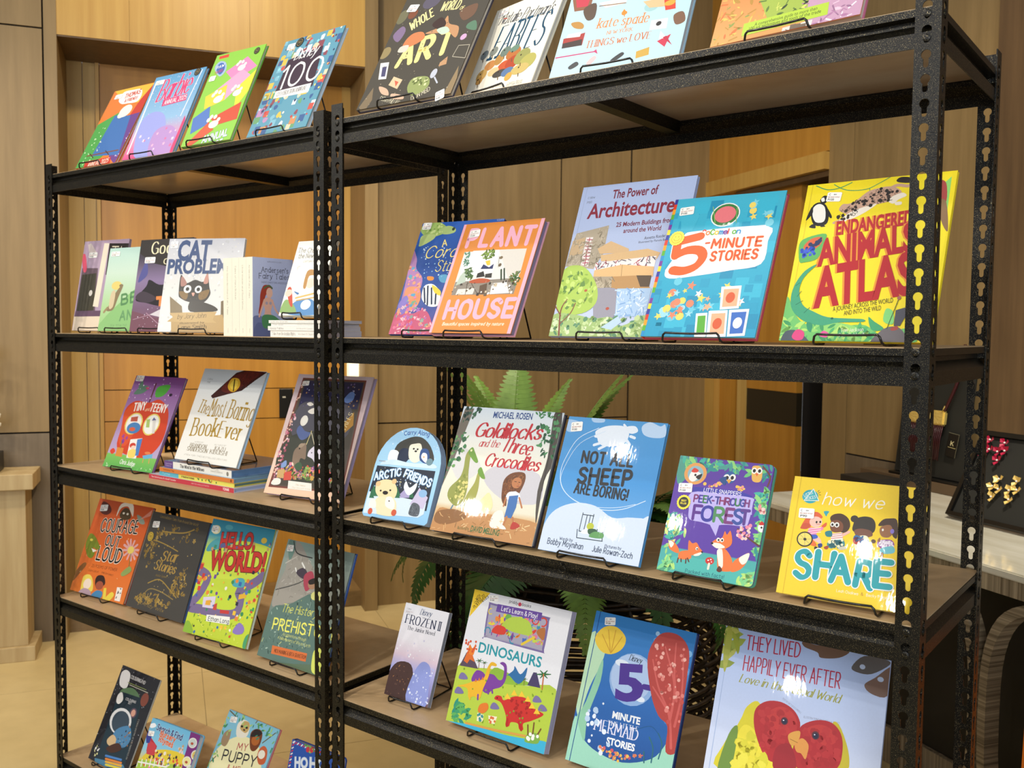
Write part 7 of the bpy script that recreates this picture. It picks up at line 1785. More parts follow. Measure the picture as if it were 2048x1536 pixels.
BOOKS.append(('arctic', 'arch-shaped pale blue board book with a handle and a big polar bear', 'third shelf of the right rack', ('R', 0.175, 0.014, 1.0962, 0.0438, 0.3747), (183.4, 205.3, 18), '#a9d4ee', dict(spine='#9ac6e4', pages='#a7bfdc', hard=False, finish='w', outline='arch'),
 [], [], [
 ('G',-91.7,91.7,[(0,'#8fc4ea'),(102.6,'#a9d6f0'),(205.3,'#9ccbec')]),
 ('D',[-82.1,114.8,-37.4,200,29.2,199.2,87.2,159.6,82.7,130.2],70,0.8,2,['#f0f6fa','#d3e8f6'],'ds',4),
 ('P',1,[-39.7,133.8,-42.4,163.6,-8,183.3,24.7,183.9,54.1,164.1,67.9,134.3,16.9,135.1],'#3a3a34'),
 ('T','h','Carry Along',-28.8,185.5,39.7,188.1,9.5,'#2a4f9c',None,0,3.7),
 ('P',1,[-56.7,126.6,-57,149.2,-35.1,149.2,-26.8,131.2],'#eef0f2'),
 ('P',1,[-30.2,127.1,-29.3,153.4,-9,157,2.6,143.1,-8.2,125.4],'#1d2a44'),
 ('P',1,[-0.2,137.3,-6.2,162.8,5.9,169.4,24.8,169.1,33.9,140.3,19.2,128],'#f0ead4'),
 ('E',(7.1,158.3,2.8,2.2,0),'#2d2a28'),
 ('E',(18,158.1,2.7,2.2,0),'#2d2a28'),
 ('E',(14.3,153.4,3.7,2.2,0),'#2d2a28'),
 ('P',1,[30.5,136.3,28.2,158.3,46.2,159.8,56.3,142.3,51.2,129.1],'#2a4f8a'),
 ('P',1,[33.9,140.3,35,151.4,47.3,148.8,50.7,130.9],'#f0f2f4'),
 ('P',0,[37.3,144.3,42.9,144.1,40.9,140.2],'#e9a03a'),
 ('P',1,[-70.3,123.5,-38.5,130.1,5.6,126.7,51.2,129.1,73.9,129.4,72.3,120.2,-48.9,117.9,-75,115.5],'#cfe6f4'),
 ('E',(59,133.5,8.9,7.8,0),'#6f8f9a'),
 ('P',0,[-83.9,112.8,80.5,115.6,82.3,30.3,-89.1,28],'#232c3c'),
 ('P',0,[-89.1,28,-88.3,54.1,-45.8,51.4,11.6,50.6,76.9,47.3,77.9,22.7,64.9,14.1,-88.7,5.9],'#d3e4f2'),
 ('D',[-80.9,111.2,78.8,113.6,78.1,72.3,-84.9,65.7],60,0.8,2.2,['#e9eef4','#f3e6a0','#a9bfd8'],'ds',6),
 ('P',0,[-6.5,48.5,13.8,72.6,38.5,53.6],'#a99fc8'),
 ('P',0,[34,38.8,49.6,76.4,78,58.1,72.5,32.7],'#c9c0dc'),
 ('E',(62.2,65.2,11.4,8.3,0),'#8fb8e0'),
 ('P',0,[-79.8,43.9,-79,70.1,-58.6,46.3],'#2f6f4a'),
 ('P',0,[-12.3,51.5,-12.4,73.4,3.7,53.3],'#2f6f4a'),
 ('P',0,[-82.8,39.9,-82.1,60.4,-68.4,40.8],'#2a6a48'),
 ('P',0,[-10.6,48,-9.8,68.2,3.2,48.9],'#2a6a48'),
 ('P',0,[27.8,52.4,28.7,72.4,41.4,53.2],'#2a6a48'),
 ('P',1,[-69.3,56.2,-70.8,74.7,-52,84,-27.5,82.9,-10.1,66.3,-11.1,48,-27.7,40.6,-52.7,43.3],'#f0d9a8'),
 ('E',(-66.9,73.2,7.1,5.8,0),'#e6c08a'),
 ('E',(-23.6,82.5,6.9,5.7,0),'#e6c08a'),
 ('P',1,[-52.3,14,-63.2,38.4,-39.9,48.4,-9.9,44.5,0.4,27.6,-2.9,9.2,-45.3,7.6],'#efe0b8'),
 ('E',(-40.5,55.7,7.9,4.3,0),'#1f1a18'),
 ('E',(-55.1,58.9,2.8,2.1,0),'#1f1a18'),
 ('E',(-28.4,62.5,2.8,2.1,0),'#1f1a18'),
 ('P',1,[-30.4,27.6,-34.1,45.4,-20.9,48.7,-7.6,37.5,-7.5,23],'#f4efe4'),
 ('E',(-23.9,39.3,2.3,1.4,0),'#1f1a18'),
 ('P',1,[-77.1,22,-75.6,38.8,-62.6,36.6,-57.1,20.7],'#f2ece2'),
 ('E',(-70.1,11.8,6.6,7,0),'#cf5a3a'),
 ('E',(-2.9,16.4,7.2,6.9,0),'#cf5a3a'),
 ('P',1,[7,71.8,9.2,86.7,22.8,73.5,39.6,86.2,38.5,68,23.4,57.3],'#e6eef4'),
 ('P',1,[36.3,24.7,41.8,43.2,61.6,38.4,63.8,17.5,41.3,16.4],'#5a6068'),
 ('D',[34,38.8,56.7,39.6,61,18.9,40.7,18.1],14,2,3,['#8a9098','#33383f'],'b',3),
 ('T','H','ARCTIC',-81.1,80.3,-10.9,97.5,15.8,'#dfeefa','#5f9ad0',0.05,0),
 ('T','H','FRIENDS',-0.9,95.9,75.4,81,16.1,'#dfeefa','#5f9ad0',0.05,0),
 ('T','n','BIG BAD WOLF',-81.8,122.4,-62.7,122.7,2.6,'#a2503c'),
 ]))
BOOKS.append(('goldi', 'cream picture book with red script title, two green crocodiles and a curly-haired girl', 'third shelf of the right rack', ('R', 0.4127, 0.0103, 1.0942, 0.0474, 0.4306), (248.6, 269.5, 14), '#e6e3d6', dict(spine='#9fb4c8', back='#2f2d38', pages='#8a8a94', finish='w'),
 [], [], [
 ('G',-124.3,124.3,[(0,'#cf9a62'),(48.5,'#d9b98a'),(59.3,'#e2dcc6'),(161.7,'#ece8d8'),(269.5,'#cfdbe6')]),
 ('P',1,[-24.4,134.4,19.2,152.6,101.8,140,117.4,84.9,41.4,79.4,-15.8,107.3],'#c9c6cc'),
 ('P',1,[-127.2,160.7,-89.4,178.5,-38.7,140.1,-83.1,107.2],'#d8d6d4'),
 ('P',0,[-119.8,264.4,-96.1,265.8,-112,154.7,-126.5,81.2,-131.5,45.1,-142.4,50.9,-133.4,152.8],'#6f675c'),
 ('P',1,[101.8,264.2,119.8,268.8,129.7,176.6,116.6,128.1,121.8,42.8,107.3,107,111.1,174.9],'#4a443e'),
 ('L',1,[109.4,264.7,113,195.6,116.5,108],1.8,'#2a2522'),
 ('D',[65.3,240.6,123.5,255.1,137.1,177.2,92.3,173.2],44,3,8,['#2f6f44','#4f8f5c','#1f4f34'],'lp',3),
 ('D',[-149.3,199.5,-92.7,214.8,-90.9,156.6,-121.4,117.6,-137.9,101.5],60,3,8,['#3f7f4c','#6fa05c','#2a5f3c'],'lp',5),
 ('D',[-118.5,267.1,-78.7,265.7,-83.9,241.3,-116.9,235.4],24,3,7,['#1f3a34','#2f5f44'],'lp',6),
 ('D',[57.4,268.5,116,268.6,115.1,258,69.1,255],20,3,6,['#3f7f4c'],'l',7),
 ('T','B','MICHAEL ROSEN',-42.5,248.4,52.6,250.4,13.4,'#2b4a86'),
 ('T','P','Goldilocks',-76.5,205.1,81.6,211,29.9,'#bf2330'),
 ('T','p','and the',-59.3,184.7,-9.5,186.3,15.4,'#bf2330'),
 ('T','P','Three',-1.6,180.6,68.1,176.2,28.6,'#bf2330'),
 ('T','P','Crocodiles',-33,145.9,96.1,146.3,26.3,'#bf2330'),
 ('P',1,[-100.8,69.9,-103.5,90.8,-85.4,114.1,-81.9,135.9,-84.8,164.4,-72.7,179.9,-51.3,153.1,-56.9,150.8,-71.7,163.8,-67.2,130.2,-60.3,102.6,-59.6,74.6,-74.4,55.4],'#94994a'),
 ('P',1,[-59.2,60.7,-54.7,85.6,-45.1,107.7,-43.5,129,-38.7,140.1,-22.1,120.6,-27.6,118.3,-36.4,126.2,-31.6,91.7,-37.9,59.8],'#a2a24e'),
 ('P',1,[-80.8,172,-73.3,181.7,-63,169.9,-50.4,153.2,-56.5,149.7,-73.2,161.8],'#6f9a3c'),
 ('P',1,[-44.6,132.4,-39.2,141.8,-29.3,130.4,-22.4,118.8,-32.2,119.6],'#6f9a3c'),
 ('E',(-74.3,174.4,2.5,2.5,0),'#f0e9b0'),
 ('D',[-96.6,70.4,-79.4,121.8,-67,123.1,-57.7,81.8,-75.5,58.8],44,2,5,['#b5b06a','#7f8a3a','#d8cf7a'],'p',4),
 ('L',0,[-83.2,56.1,-87.5,43.4],3,'#4f7f9a'),
 ('L',0,[-62.7,58.5,-56.8,47.1],3,'#4f7f9a'),
 ('L',0,[-46,58.8,-34.7,49.8],2.9,'#4f7f9a'),
 ('P',1,[-123.9,10.8,-114.7,47.1,-71.1,45.4,10.8,48.6,129.1,43.8,133.3,2.5,-124.6,0.3],'#c08a55'),
 ('P',1,[-116.5,39.8,-72.2,48.7,-42.4,35.1,-86.6,15.7,-117.9,18.6],'#8f6238'),
 ('P',1,[-15.3,79.7,-2.6,91.4,13.5,65.9,2,50.9,-25.9,61.2],'#e6e0a8'),
 ('P',1,[16.9,29.2,21.4,53.3,39.7,58.9,49.4,33.4,30.9,22.7],'#eae6dc'),
 ('D',[-115.4,36.4,10.8,48.6,123.6,36.6,125.3,4.5,-117.4,4.7],70,2,6,['#a8743f','#d9a870','#e6c690','#8f6a40'],'b',8),
 ('P',1,[25.7,98,24.5,121.9,39.9,137.3,66.8,139.9,73.5,123.6,66.1,95.7,58.4,101.6,41.3,92.9,44.4,69.6,31.8,78.3],'#6f3f1f'),
 ('D',[33.7,78.5,24.5,121.9,47.6,138,68.8,133.3,58.4,101.6,38.4,89.2],40,3,5,['#8a4f28','#54301a','#9a6234'],'c',5),
 ('E',(55.5,118.3,11.5,11.2,0),'#b9774a'),
 ('L',0,[49.7,120.4,54.5,120.2],1.1,'#2a1a14'),
 ('L',0,[59.3,120.1,63.3,119.8],1.1,'#2a1a14'),
 ('L',1,[57.8,111.7,63.2,112],1.1,'#8a3a30'),
 ('L',1,[57.6,117.8,60.8,114.8],1.1,'#a5633c'),
 ('P',1,[39.4,85.9,43.6,98.3,65.1,99,72.8,86.4,56.7,81.2],'#e9edf2'),
 ('P',0,[46.1,90.1,66.6,94.1,68.1,69.1,63.1,46.8,46.9,48.1,47.3,66.6],'#3f6fae'),
 ('L',0,[66.3,48.9,72.5,34.8],4.2,'#b9774a'),
 ('L',0,[52.6,48.8,49.4,33.4],4.2,'#b9774a'),
 ('L',1,[69.9,89.4,81.3,70.7],3.5,'#b9774a'),
 ('L',1,[39.4,85.9,38.6,68.9],3.6,'#b9774a'),
 ('P',1,[66.9,27.4,70.6,41.1,87.9,35.1,76.7,27.1],'#b5382c'),
 ('P',1,[58,24.6,42.4,24.2,48,31.6],'#e9e6e0'),
 ('T','n','Illustrated by',-55.9,10.1,-28.4,11.4,5.9,'#4a6a3a'),
 ('T','B','DAVID MELLING',-23.7,9.7,44.9,9.6,11.5,'#3f6a3c'),
 ('T','n','C BBW',-103.1,246.7,-87.4,245.5,3.6,'#888'),
 ]))
BOOKS.append(('sheep', 'glossy blue picture book with a cloud sheep and a bed on the clouds', 'third shelf of the right rack', ('R', 0.6574, 0.019, 1.0917, 0.0183, 0.4026), (213.0, 263.7, 9), '#3f8fce', dict(spine='#5fa4d8', pages='#cfe0ee', finish='w'),
 [(-83.8,243.7,25.3,19.3,8,'P100')], [], [
 ('G',-106.5,106.5,[(0,'#8fbce6'),(79.1,'#5fa0da'),(145,'#3f90d0'),(263.7,'#4a98d4')]),
 ('P',1,[-107,-0.8,-105.5,47.4,-87.7,78.7,-48,96.4,-4.4,95.4,34.8,78.6,74.5,83.7,109.4,76.2,120.7,-1.9,-96.7,-37],'#cfdcf0'),
 ('P',1,[90.2,73.7,120.1,86.7,137.4,9.5,101.9,-4.9],'#cfdcf0'),
 ('P',1,[62.2,238.9,55.2,254.4,70.2,263.6,92,257.1,101.2,261,106,239.1,83.7,234.2],'#b9d2ee'),
 ('P',1,[-54.6,264,-28.9,264.3,-27,256.8,-48.7,255.3],'#a9c9ea'),
 ('P',1,[-116.9,255.7,-82.2,254.6,-74.1,238.3,-103,232.8],'#9fc4ea'),
 ('P',1,[-33.6,224.8,-40.5,237.5,-21.4,248.9,6.5,252.6,25.1,249,32.3,233.3,22.3,216.3,-11.8,210.1,-27.5,215.4],'#e3ecf7'),
 ('P',1,[24.9,242.5,24.5,251.6,41.5,253.5,48.9,244.3,38,238.6],'#e3ecf7'),
 ('L',1,[17.3,255,23,250.5],4,'#e3ecf7'),
 ('L',1,[35.7,233.6,45,231.1],5.3,'#e3ecf7'),
 ('L',1,[28.7,226.5,37.8,217.6],5.3,'#e3ecf7'),
 ('L',1,[-24,215.7,-37.3,210.6],5.4,'#e3ecf7'),
 ('L',1,[-12.2,211.7,-24.7,204.1],5.4,'#e3ecf7'),
 ('L',1,[-32.6,228.2,-38.1,228.4],6.2,'#e3ecf7'),
 ('L',1,[-34.9,244.6,-73.5,221.6,-90.6,186.7,-96.7,152.9,-84.3,121.3,-48.8,99.5,4,90.2,51.2,96.1,93.6,116.6],1.4,'#cfe2f5'),
 ('L',1,[-19,239.1,-67.3,212.1,-89.1,166.9,-91.4,133.6,-65.6,107.2,-18.3,93.7,37.1,97.4,75.5,108.3],1,'#cfe2f5'),
 ('T','H','NOT ALL',-55.7,175,51.6,176.7,21.4,'#22262c'),
 ('T','H','SHEEP',-54,136,56,140.7,27.3,'#22262c'),
 ('T','H','ARE BORING!',-56.7,115.3,55.6,113.6,19,'#22262c'),
 ('L',0,[-27.3,79.9,-27.3,45.4],1.6,'#33434a'),
 ('L',0,[-4,79.8,-3.9,51.7],1.6,'#33434a'),
 ('L',0,[-17.4,76.5,-17.7,49.8],1.6,'#33434a'),
 ('L',0,[-10.5,77.4,-10.8,50.8],1.6,'#33434a'),
 ('L',0,[-29.3,32.6,25.2,33.6],1.6,'#33434a'),
 ('L',0,[-31.6,47.9,-29.3,32.6],1.6,'#33434a'),
 ('L',0,[21.5,55.2,24.4,34.1],1.6,'#33434a'),
 ('L',0,[9.7,53.6,11,41.4],1.6,'#33434a'),
 ('L',0,[-27.3,45.4,8.2,45.6],1.6,'#33434a'),
 ('L',0,[-26.5,76.9,-3.2,76.7],1.6,'#33434a'),
 ('P',1,[-22.1,46.1,-8.1,54.2,-2,44.2,-19.2,41.8],'#eef2f6'),
 ('E',(-6,57,7.5,6.6,0),'#b9c03c'),
 ('P',1,[-9.1,51,6.3,53.1,12,44.6,-5,42.2],'#2f5a3f'),
 ('P',1,[4.1,48.1,23.4,47.8,23.3,38.5,-3.9,37.8],'#5f9a5a'),
 ('T','h','Words by',-64.5,23.8,-36.1,24.1,5.4,'#2b3a55'),
 ('T','h','Bobby Moynihan',-89,13,-11.6,12.9,10.8,'#2b3a55'),
 ('T','h','Pictures by',32.5,23.7,65.9,23.9,5.2,'#2b3a55'),
 ('T','h','Julie Rowan-Zoch',8.8,12.9,90.5,11.5,10.4,'#2b3a55'),
 ]))
BOOKS.append(('peek', 'purple board book with two orange foxes and a speech bubble', 'third shelf of the right rack', ('R', 0.8876, 0.0168, 1.0937, -0.0304, 0.3848), (175.0, 203.8, 13), '#5b3a9c', dict(spine='#4a9a8f', back='#5fae8f', pages='#9a8fb4', finish='w', r=8),
 [(-64.8,147.3,26.3,16.4,5,'P100')], [(-62.4,121.7,13.3,'#f0dc3a','#22201c','BEST')], [
 ('G',-87.5,87.5,[(0,'#4fb0a8'),(40.8,'#4aa8a5'),(42.8,'#5a3aa0'),(203.8,'#5c3a9e')]),
 ('P',1,[-88.6,-0.6,-82.1,16.5,-49.5,29.2,-12.4,30.4,23.6,31.6,64.2,29,84.9,23.3,87.1,-0.3,40.9,-3,-86.9,-4],'#4fb5ac'),
 ('P',1,[-88,203.6,-69,200.3,-67.1,167,-80.5,152.6,-87.8,172.4],'#4f9a8a'),
 ('D',[-86,201.2,-12.7,203.3,24.3,201.9,84.9,200.7,82.5,161.8,65.2,174.3,0.3,191.9,-29.3,181.3,-70.5,182],70,6,12,['#3fb09c','#6fc07a','#4a9a8f','#8fd07a','#2f8f8a'],'l',3),
 ('D',[66.5,155,88.8,167.3,93.4,92,87.1,49.1,84.5,25.6,78.3,94.5],60,6,11,['#3fb09c','#6fc07a','#8fd07a','#2f8f8a'],'l',5),
 ('D',[-95,94.7,-69.1,103.2,-44.5,66.8,-77.5,32.1],46,5,10,['#3fb09c','#9fd07a','#d9e08a','#2f8f8a'],'l',7),
 ('D',[-86.7,0.9,-71.1,28.2,-56.1,11,-69.7,-1],24,6,11,['#7fcf8a','#b5df7a','#4fa07a'],'l',9),
 ('D',[58.8,7.2,82.1,25.2,86.9,0.8,64.9,1.4],24,6,11,['#7fcf8a','#b5df7a','#e9e08a'],'l',11),
 ('L',1,[67.9,199,83.2,183.6,81.6,166.5],2.9,'#6a3f3a'),
 ('L',1,[44.5,89.6,64.2,78.3,86,67.5],2.9,'#5f3a34'),
 ('L',1,[58.3,89.2,63.9,92.4],1.6,'#5f3a34'),
 ('D',[44,91.9,64.9,99.7,69.9,74.4,47.3,75.7],24,2,3.4,['#f0c9c0','#e88aa0'],'d',4),
 ('D',[-32.4,158.2,0.8,164.5,-2.8,156.6,-26.1,153.9],22,1.6,3,['#e88a9a','#f0c05a'],'d',6),
 ('D',[27.6,160.2,47.5,162.5,44,154.7,31.1,155.6],16,1.6,3,['#e88a9a','#f0c05a'],'d',7),
 ('D',[73,134.2,85,135.7,85.3,121.5,78.1,120.5],12,2,4,['#f0c9c0','#d98a8a'],'d',8),
 ('E',(-51.7,174.3,21.4,19.4,0),'#e3a05a'),
 ('E',(-51.7,174.3,14.9,14,0),'#8fb8c4'),
 ('P',1,[-62.5,164.9,-58.6,178.1,-44.6,177.1,-40.9,172.4,-47.2,164.1,-54.4,159.5],'#f3f0ea'),
 ('P',1,[-59.6,176.8,-55.8,184.1,-46.8,180.7,-50,176.5],'#d8402f'),
 ('E',(-51.1,171.8,2.1,2.2,0),'#241f1c'),
 ('P',1,[-49.7,168.9,-38.8,175.2,-41.9,164.7],'#2d2522'),
 ('E',(12.5,174.5,11.2,10.7,0),'#2f5f9c'),
 ('E',(7.2,173.7,5.6,5.8,0),'#f3f0ea'),
 ('E',(18.1,174.9,5.6,5.8,0),'#f3f0ea'),
 ('E',(8.1,173.3,3.1,3.4,0),'#1d1a20'),
 ('E',(17.5,174.3,3,3.4,0),'#1d1a20'),
 ('P',0,[7.4,170.2,17.2,170.8,13.5,163.5],'#e9a53a'),
 ('P',1,[-5.4,168.8,6.4,175.1,6.9,160.2],'#28508a'),
 ('P',1,[49.7,189.7,50.5,198.4,62.9,198.9,68.5,189.3,67.9,173.4,54.2,173],'#e9b45a'),
 ('E',(54,190.6,4.9,5.3,0),'#f3f0ea'),
 ('E',(63.2,191.1,4.9,5.3,0),'#f3f0ea'),
 ('E',(54,190.6,2.7,3.1,0),'#241f1c'),
 ('E',(63.2,191.1,2.7,3.1,0),'#241f1c'),
 ('P',0,[56.5,186.7,62.3,186.6,60.1,181.5],'#e3623a'),
 ('P',0,[-50.5,142.2,-49.8,151.1,34.1,153.6,57.9,147.9,59.1,142,-50.3,140.9],'#3a3aa0'),
 ('T','h','LITTLE SNAPPERS',-29.5,144.7,38.7,145.6,6.3,'#e6e2f2'),
 ('P',1,[-51.6,140.8,10.2,144.5,58.6,144.4,62.4,135.2,61.2,106.3,55.7,96,25.8,94.1,7.5,89.1,8.5,72.3,-1.3,87.8,-23.3,92.1,-45.2,94,-50.3,110.7],'#b9aee6'),
 ('P',0,[-51.6,140.8,59.8,144.5,64.1,116.3,-48.1,101],'#b9aee6'),
 ('P',0,[-7.4,91.8,10.8,92,8.5,72.3],'#b9aee6'),
 ('T','H','P',-44.1,125.3,-37.1,125.6,11.7,'#7a2f6a'),
 ('T','H','E',-34.7,125.6,-28.8,125.8,11.7,'#4a3a9a'),
 ('T','H','E',-26.7,125.9,-20.9,126.1,11.6,'#3a7a4a'),
 ('T','H','K',-18.8,126.2,-11.4,126.4,11.6,'#3a4a9a'),
 ('T','H','-',-10.1,126.5,-7,126.6,11.6,'#7a3a7a'),
 ('T','H','T',-4.9,126.6,4,126.9,11.5,'#3a3a8a'),
 ('T','H','H',4,126.9,12.2,127.2,11.5,'#8a3a6a'),
 ('T','H','R',13.8,127.3,22,127.5,11.4,'#7a2f6a'),
 ('T','H','O',23,127.6,31.6,127.9,11.4,'#4a3a9a'),
 ('T','H','U',32.1,127.9,39.7,128.1,11.4,'#3a7a4a'),
 ('T','H','G',40.7,128.2,48.2,128.4,11.3,'#3a4a9a'),
 ('T','H','H',49.2,128.5,56.2,128.7,11.3,'#7a3a7a'),
 ('T','H','F',-39.5,95.2,-25.7,95.9,23.5,'#5a2f8a'),
 ('T','H','O',-23.6,95.9,-3.7,96.8,23.4,'#3a3a9a'),
 ('T','H','R',-0.6,96.8,16.4,97.6,23.2,'#4f8a5a'),
 ('T','H','E',19.9,97.7,32.6,98.2,23,'#7a3a7a'),
 ('T','H','S',34.1,98.2,48.6,98.9,22.9,'#3a4f9a'),
 ('T','H','T',46.7,98.8,60,99.4,22.8,'#5a3a8a'),
 ('P',1,[21.3,24.1,17.7,47.3,23.7,55.4,34.9,50.1,45.1,37.5,48.3,21.7,36.7,17.3,26.5,17.9],'#e8783a'),
 ('P',1,[16,49.4,24.1,53.1,31.1,25.8,25.5,22.5,19.6,35.7],'#f4eadc'),
 ('P',1,[3.5,59.5,10.8,67.8,20.3,71.6,23,82.9,28,77.6,32.8,85,39.4,65,29.1,53.9,13.7,53.8],'#e8783a'),
 ('P',1,[3.5,59.5,17.2,61.6,28.6,56.2,14,52.7],'#f4eadc'),
 ('E',(4.7,59.7,2.3,1.9,0),'#241a1c'),
 ('E',(14.3,67.1,3.2,3.5,0),'#f6f2ea'),
 ('E',(21.1,67.5,3.2,3.5,0),'#f6f2ea'),
 ('E',(14.9,66.7,1.7,1.9,0),'#1d1618'),
 ('E',(21.4,67.3,1.7,1.9,0),'#1d1618'),
 ('P',1,[46.4,19,60.4,23.7,70,37,72.1,53.7,60.6,47.1,48,35.7],'#e8783a'),
 ('P',1,[56.5,42.9,72.1,53.7,70.7,39.4,63.3,33.5],'#f4eadc'),
 ('P',1,[21.5,17.1,25,24.7,31.3,18.8,27.2,14.5],'#5a2f24'),
 ('P',1,[-51.5,26.4,-51.1,36.3,-36,41.1,-29.8,37.3,-29,27.7,-48.3,24],'#e8783a'),
 ('P',1,[-35.5,38.8,-38.4,57.9,-30.9,54.1,-23.4,56.5,-16.5,49.1,-9.9,42.9,-18.8,35.4,-31.9,34.5],'#e8783a'),
 ('P',1,[-24.2,35.8,-9.8,42.4,-13.7,36.2,-21.1,33.8],'#f4eadc'),
 ('E',(-10.3,42.3,1.8,1.4,0),'#241a1c'),
 ('E',(-20.7,46.5,2.3,2.6,0),'#f6f2ea'),
 ('E',(-20.1,46.1,1.3,1.4,0),'#1d1618'),
 ('P',1,[-53.2,33.5,-70.6,38.1,-74.7,49.9,-68.6,53.3,-55.3,43],'#e8783a'),
 ('P',1,[-74.2,47.5,-72.6,52.7,-64.9,48.9,-68.5,40.9],'#f4eadc'),
 ('L',0,[-51.3,25.3,-51.7,17.9],2.2,'#5a2f24'),
 ('L',0,[-34.4,28,-30.5,22.6],2.2,'#5a2f24'),
 ('L',0,[-45.8,24.9,-44.7,20.3],2.2,'#5a2f24'),
 ('L',0,[-36.7,26.4,-35.9,19.3],2.2,'#5a2f24'),
 ('E',(6.4,30,8,6,0),'#c9302c'),
 ('E',(3.7,30.7,1.5,1.2,0),'#f6f2ea'),
 ('E',(8,32.6,1.5,1.2,0),'#f6f2ea'),
 ('E',(10,28.9,1.2,0.9,0),'#f6f2ea'),
 ('L',1,[6.4,25.2,6.2,16.8],3.8,'#f3e6cf'),
 ('E',(85.4,97.9,7.1,7.8,0),'#f3f0ea'),
 ('P',1,[79.3,101.7,83,108.2,88.8,103.1],'#c9302c'),
 ('E',(84.5,97.8,1.7,1.8,0),'#241f1c'),
 ('T','h','Packed with facts!',-33.5,4,36.6,5.6,5.9,'#1f6f7a'),
 ]))
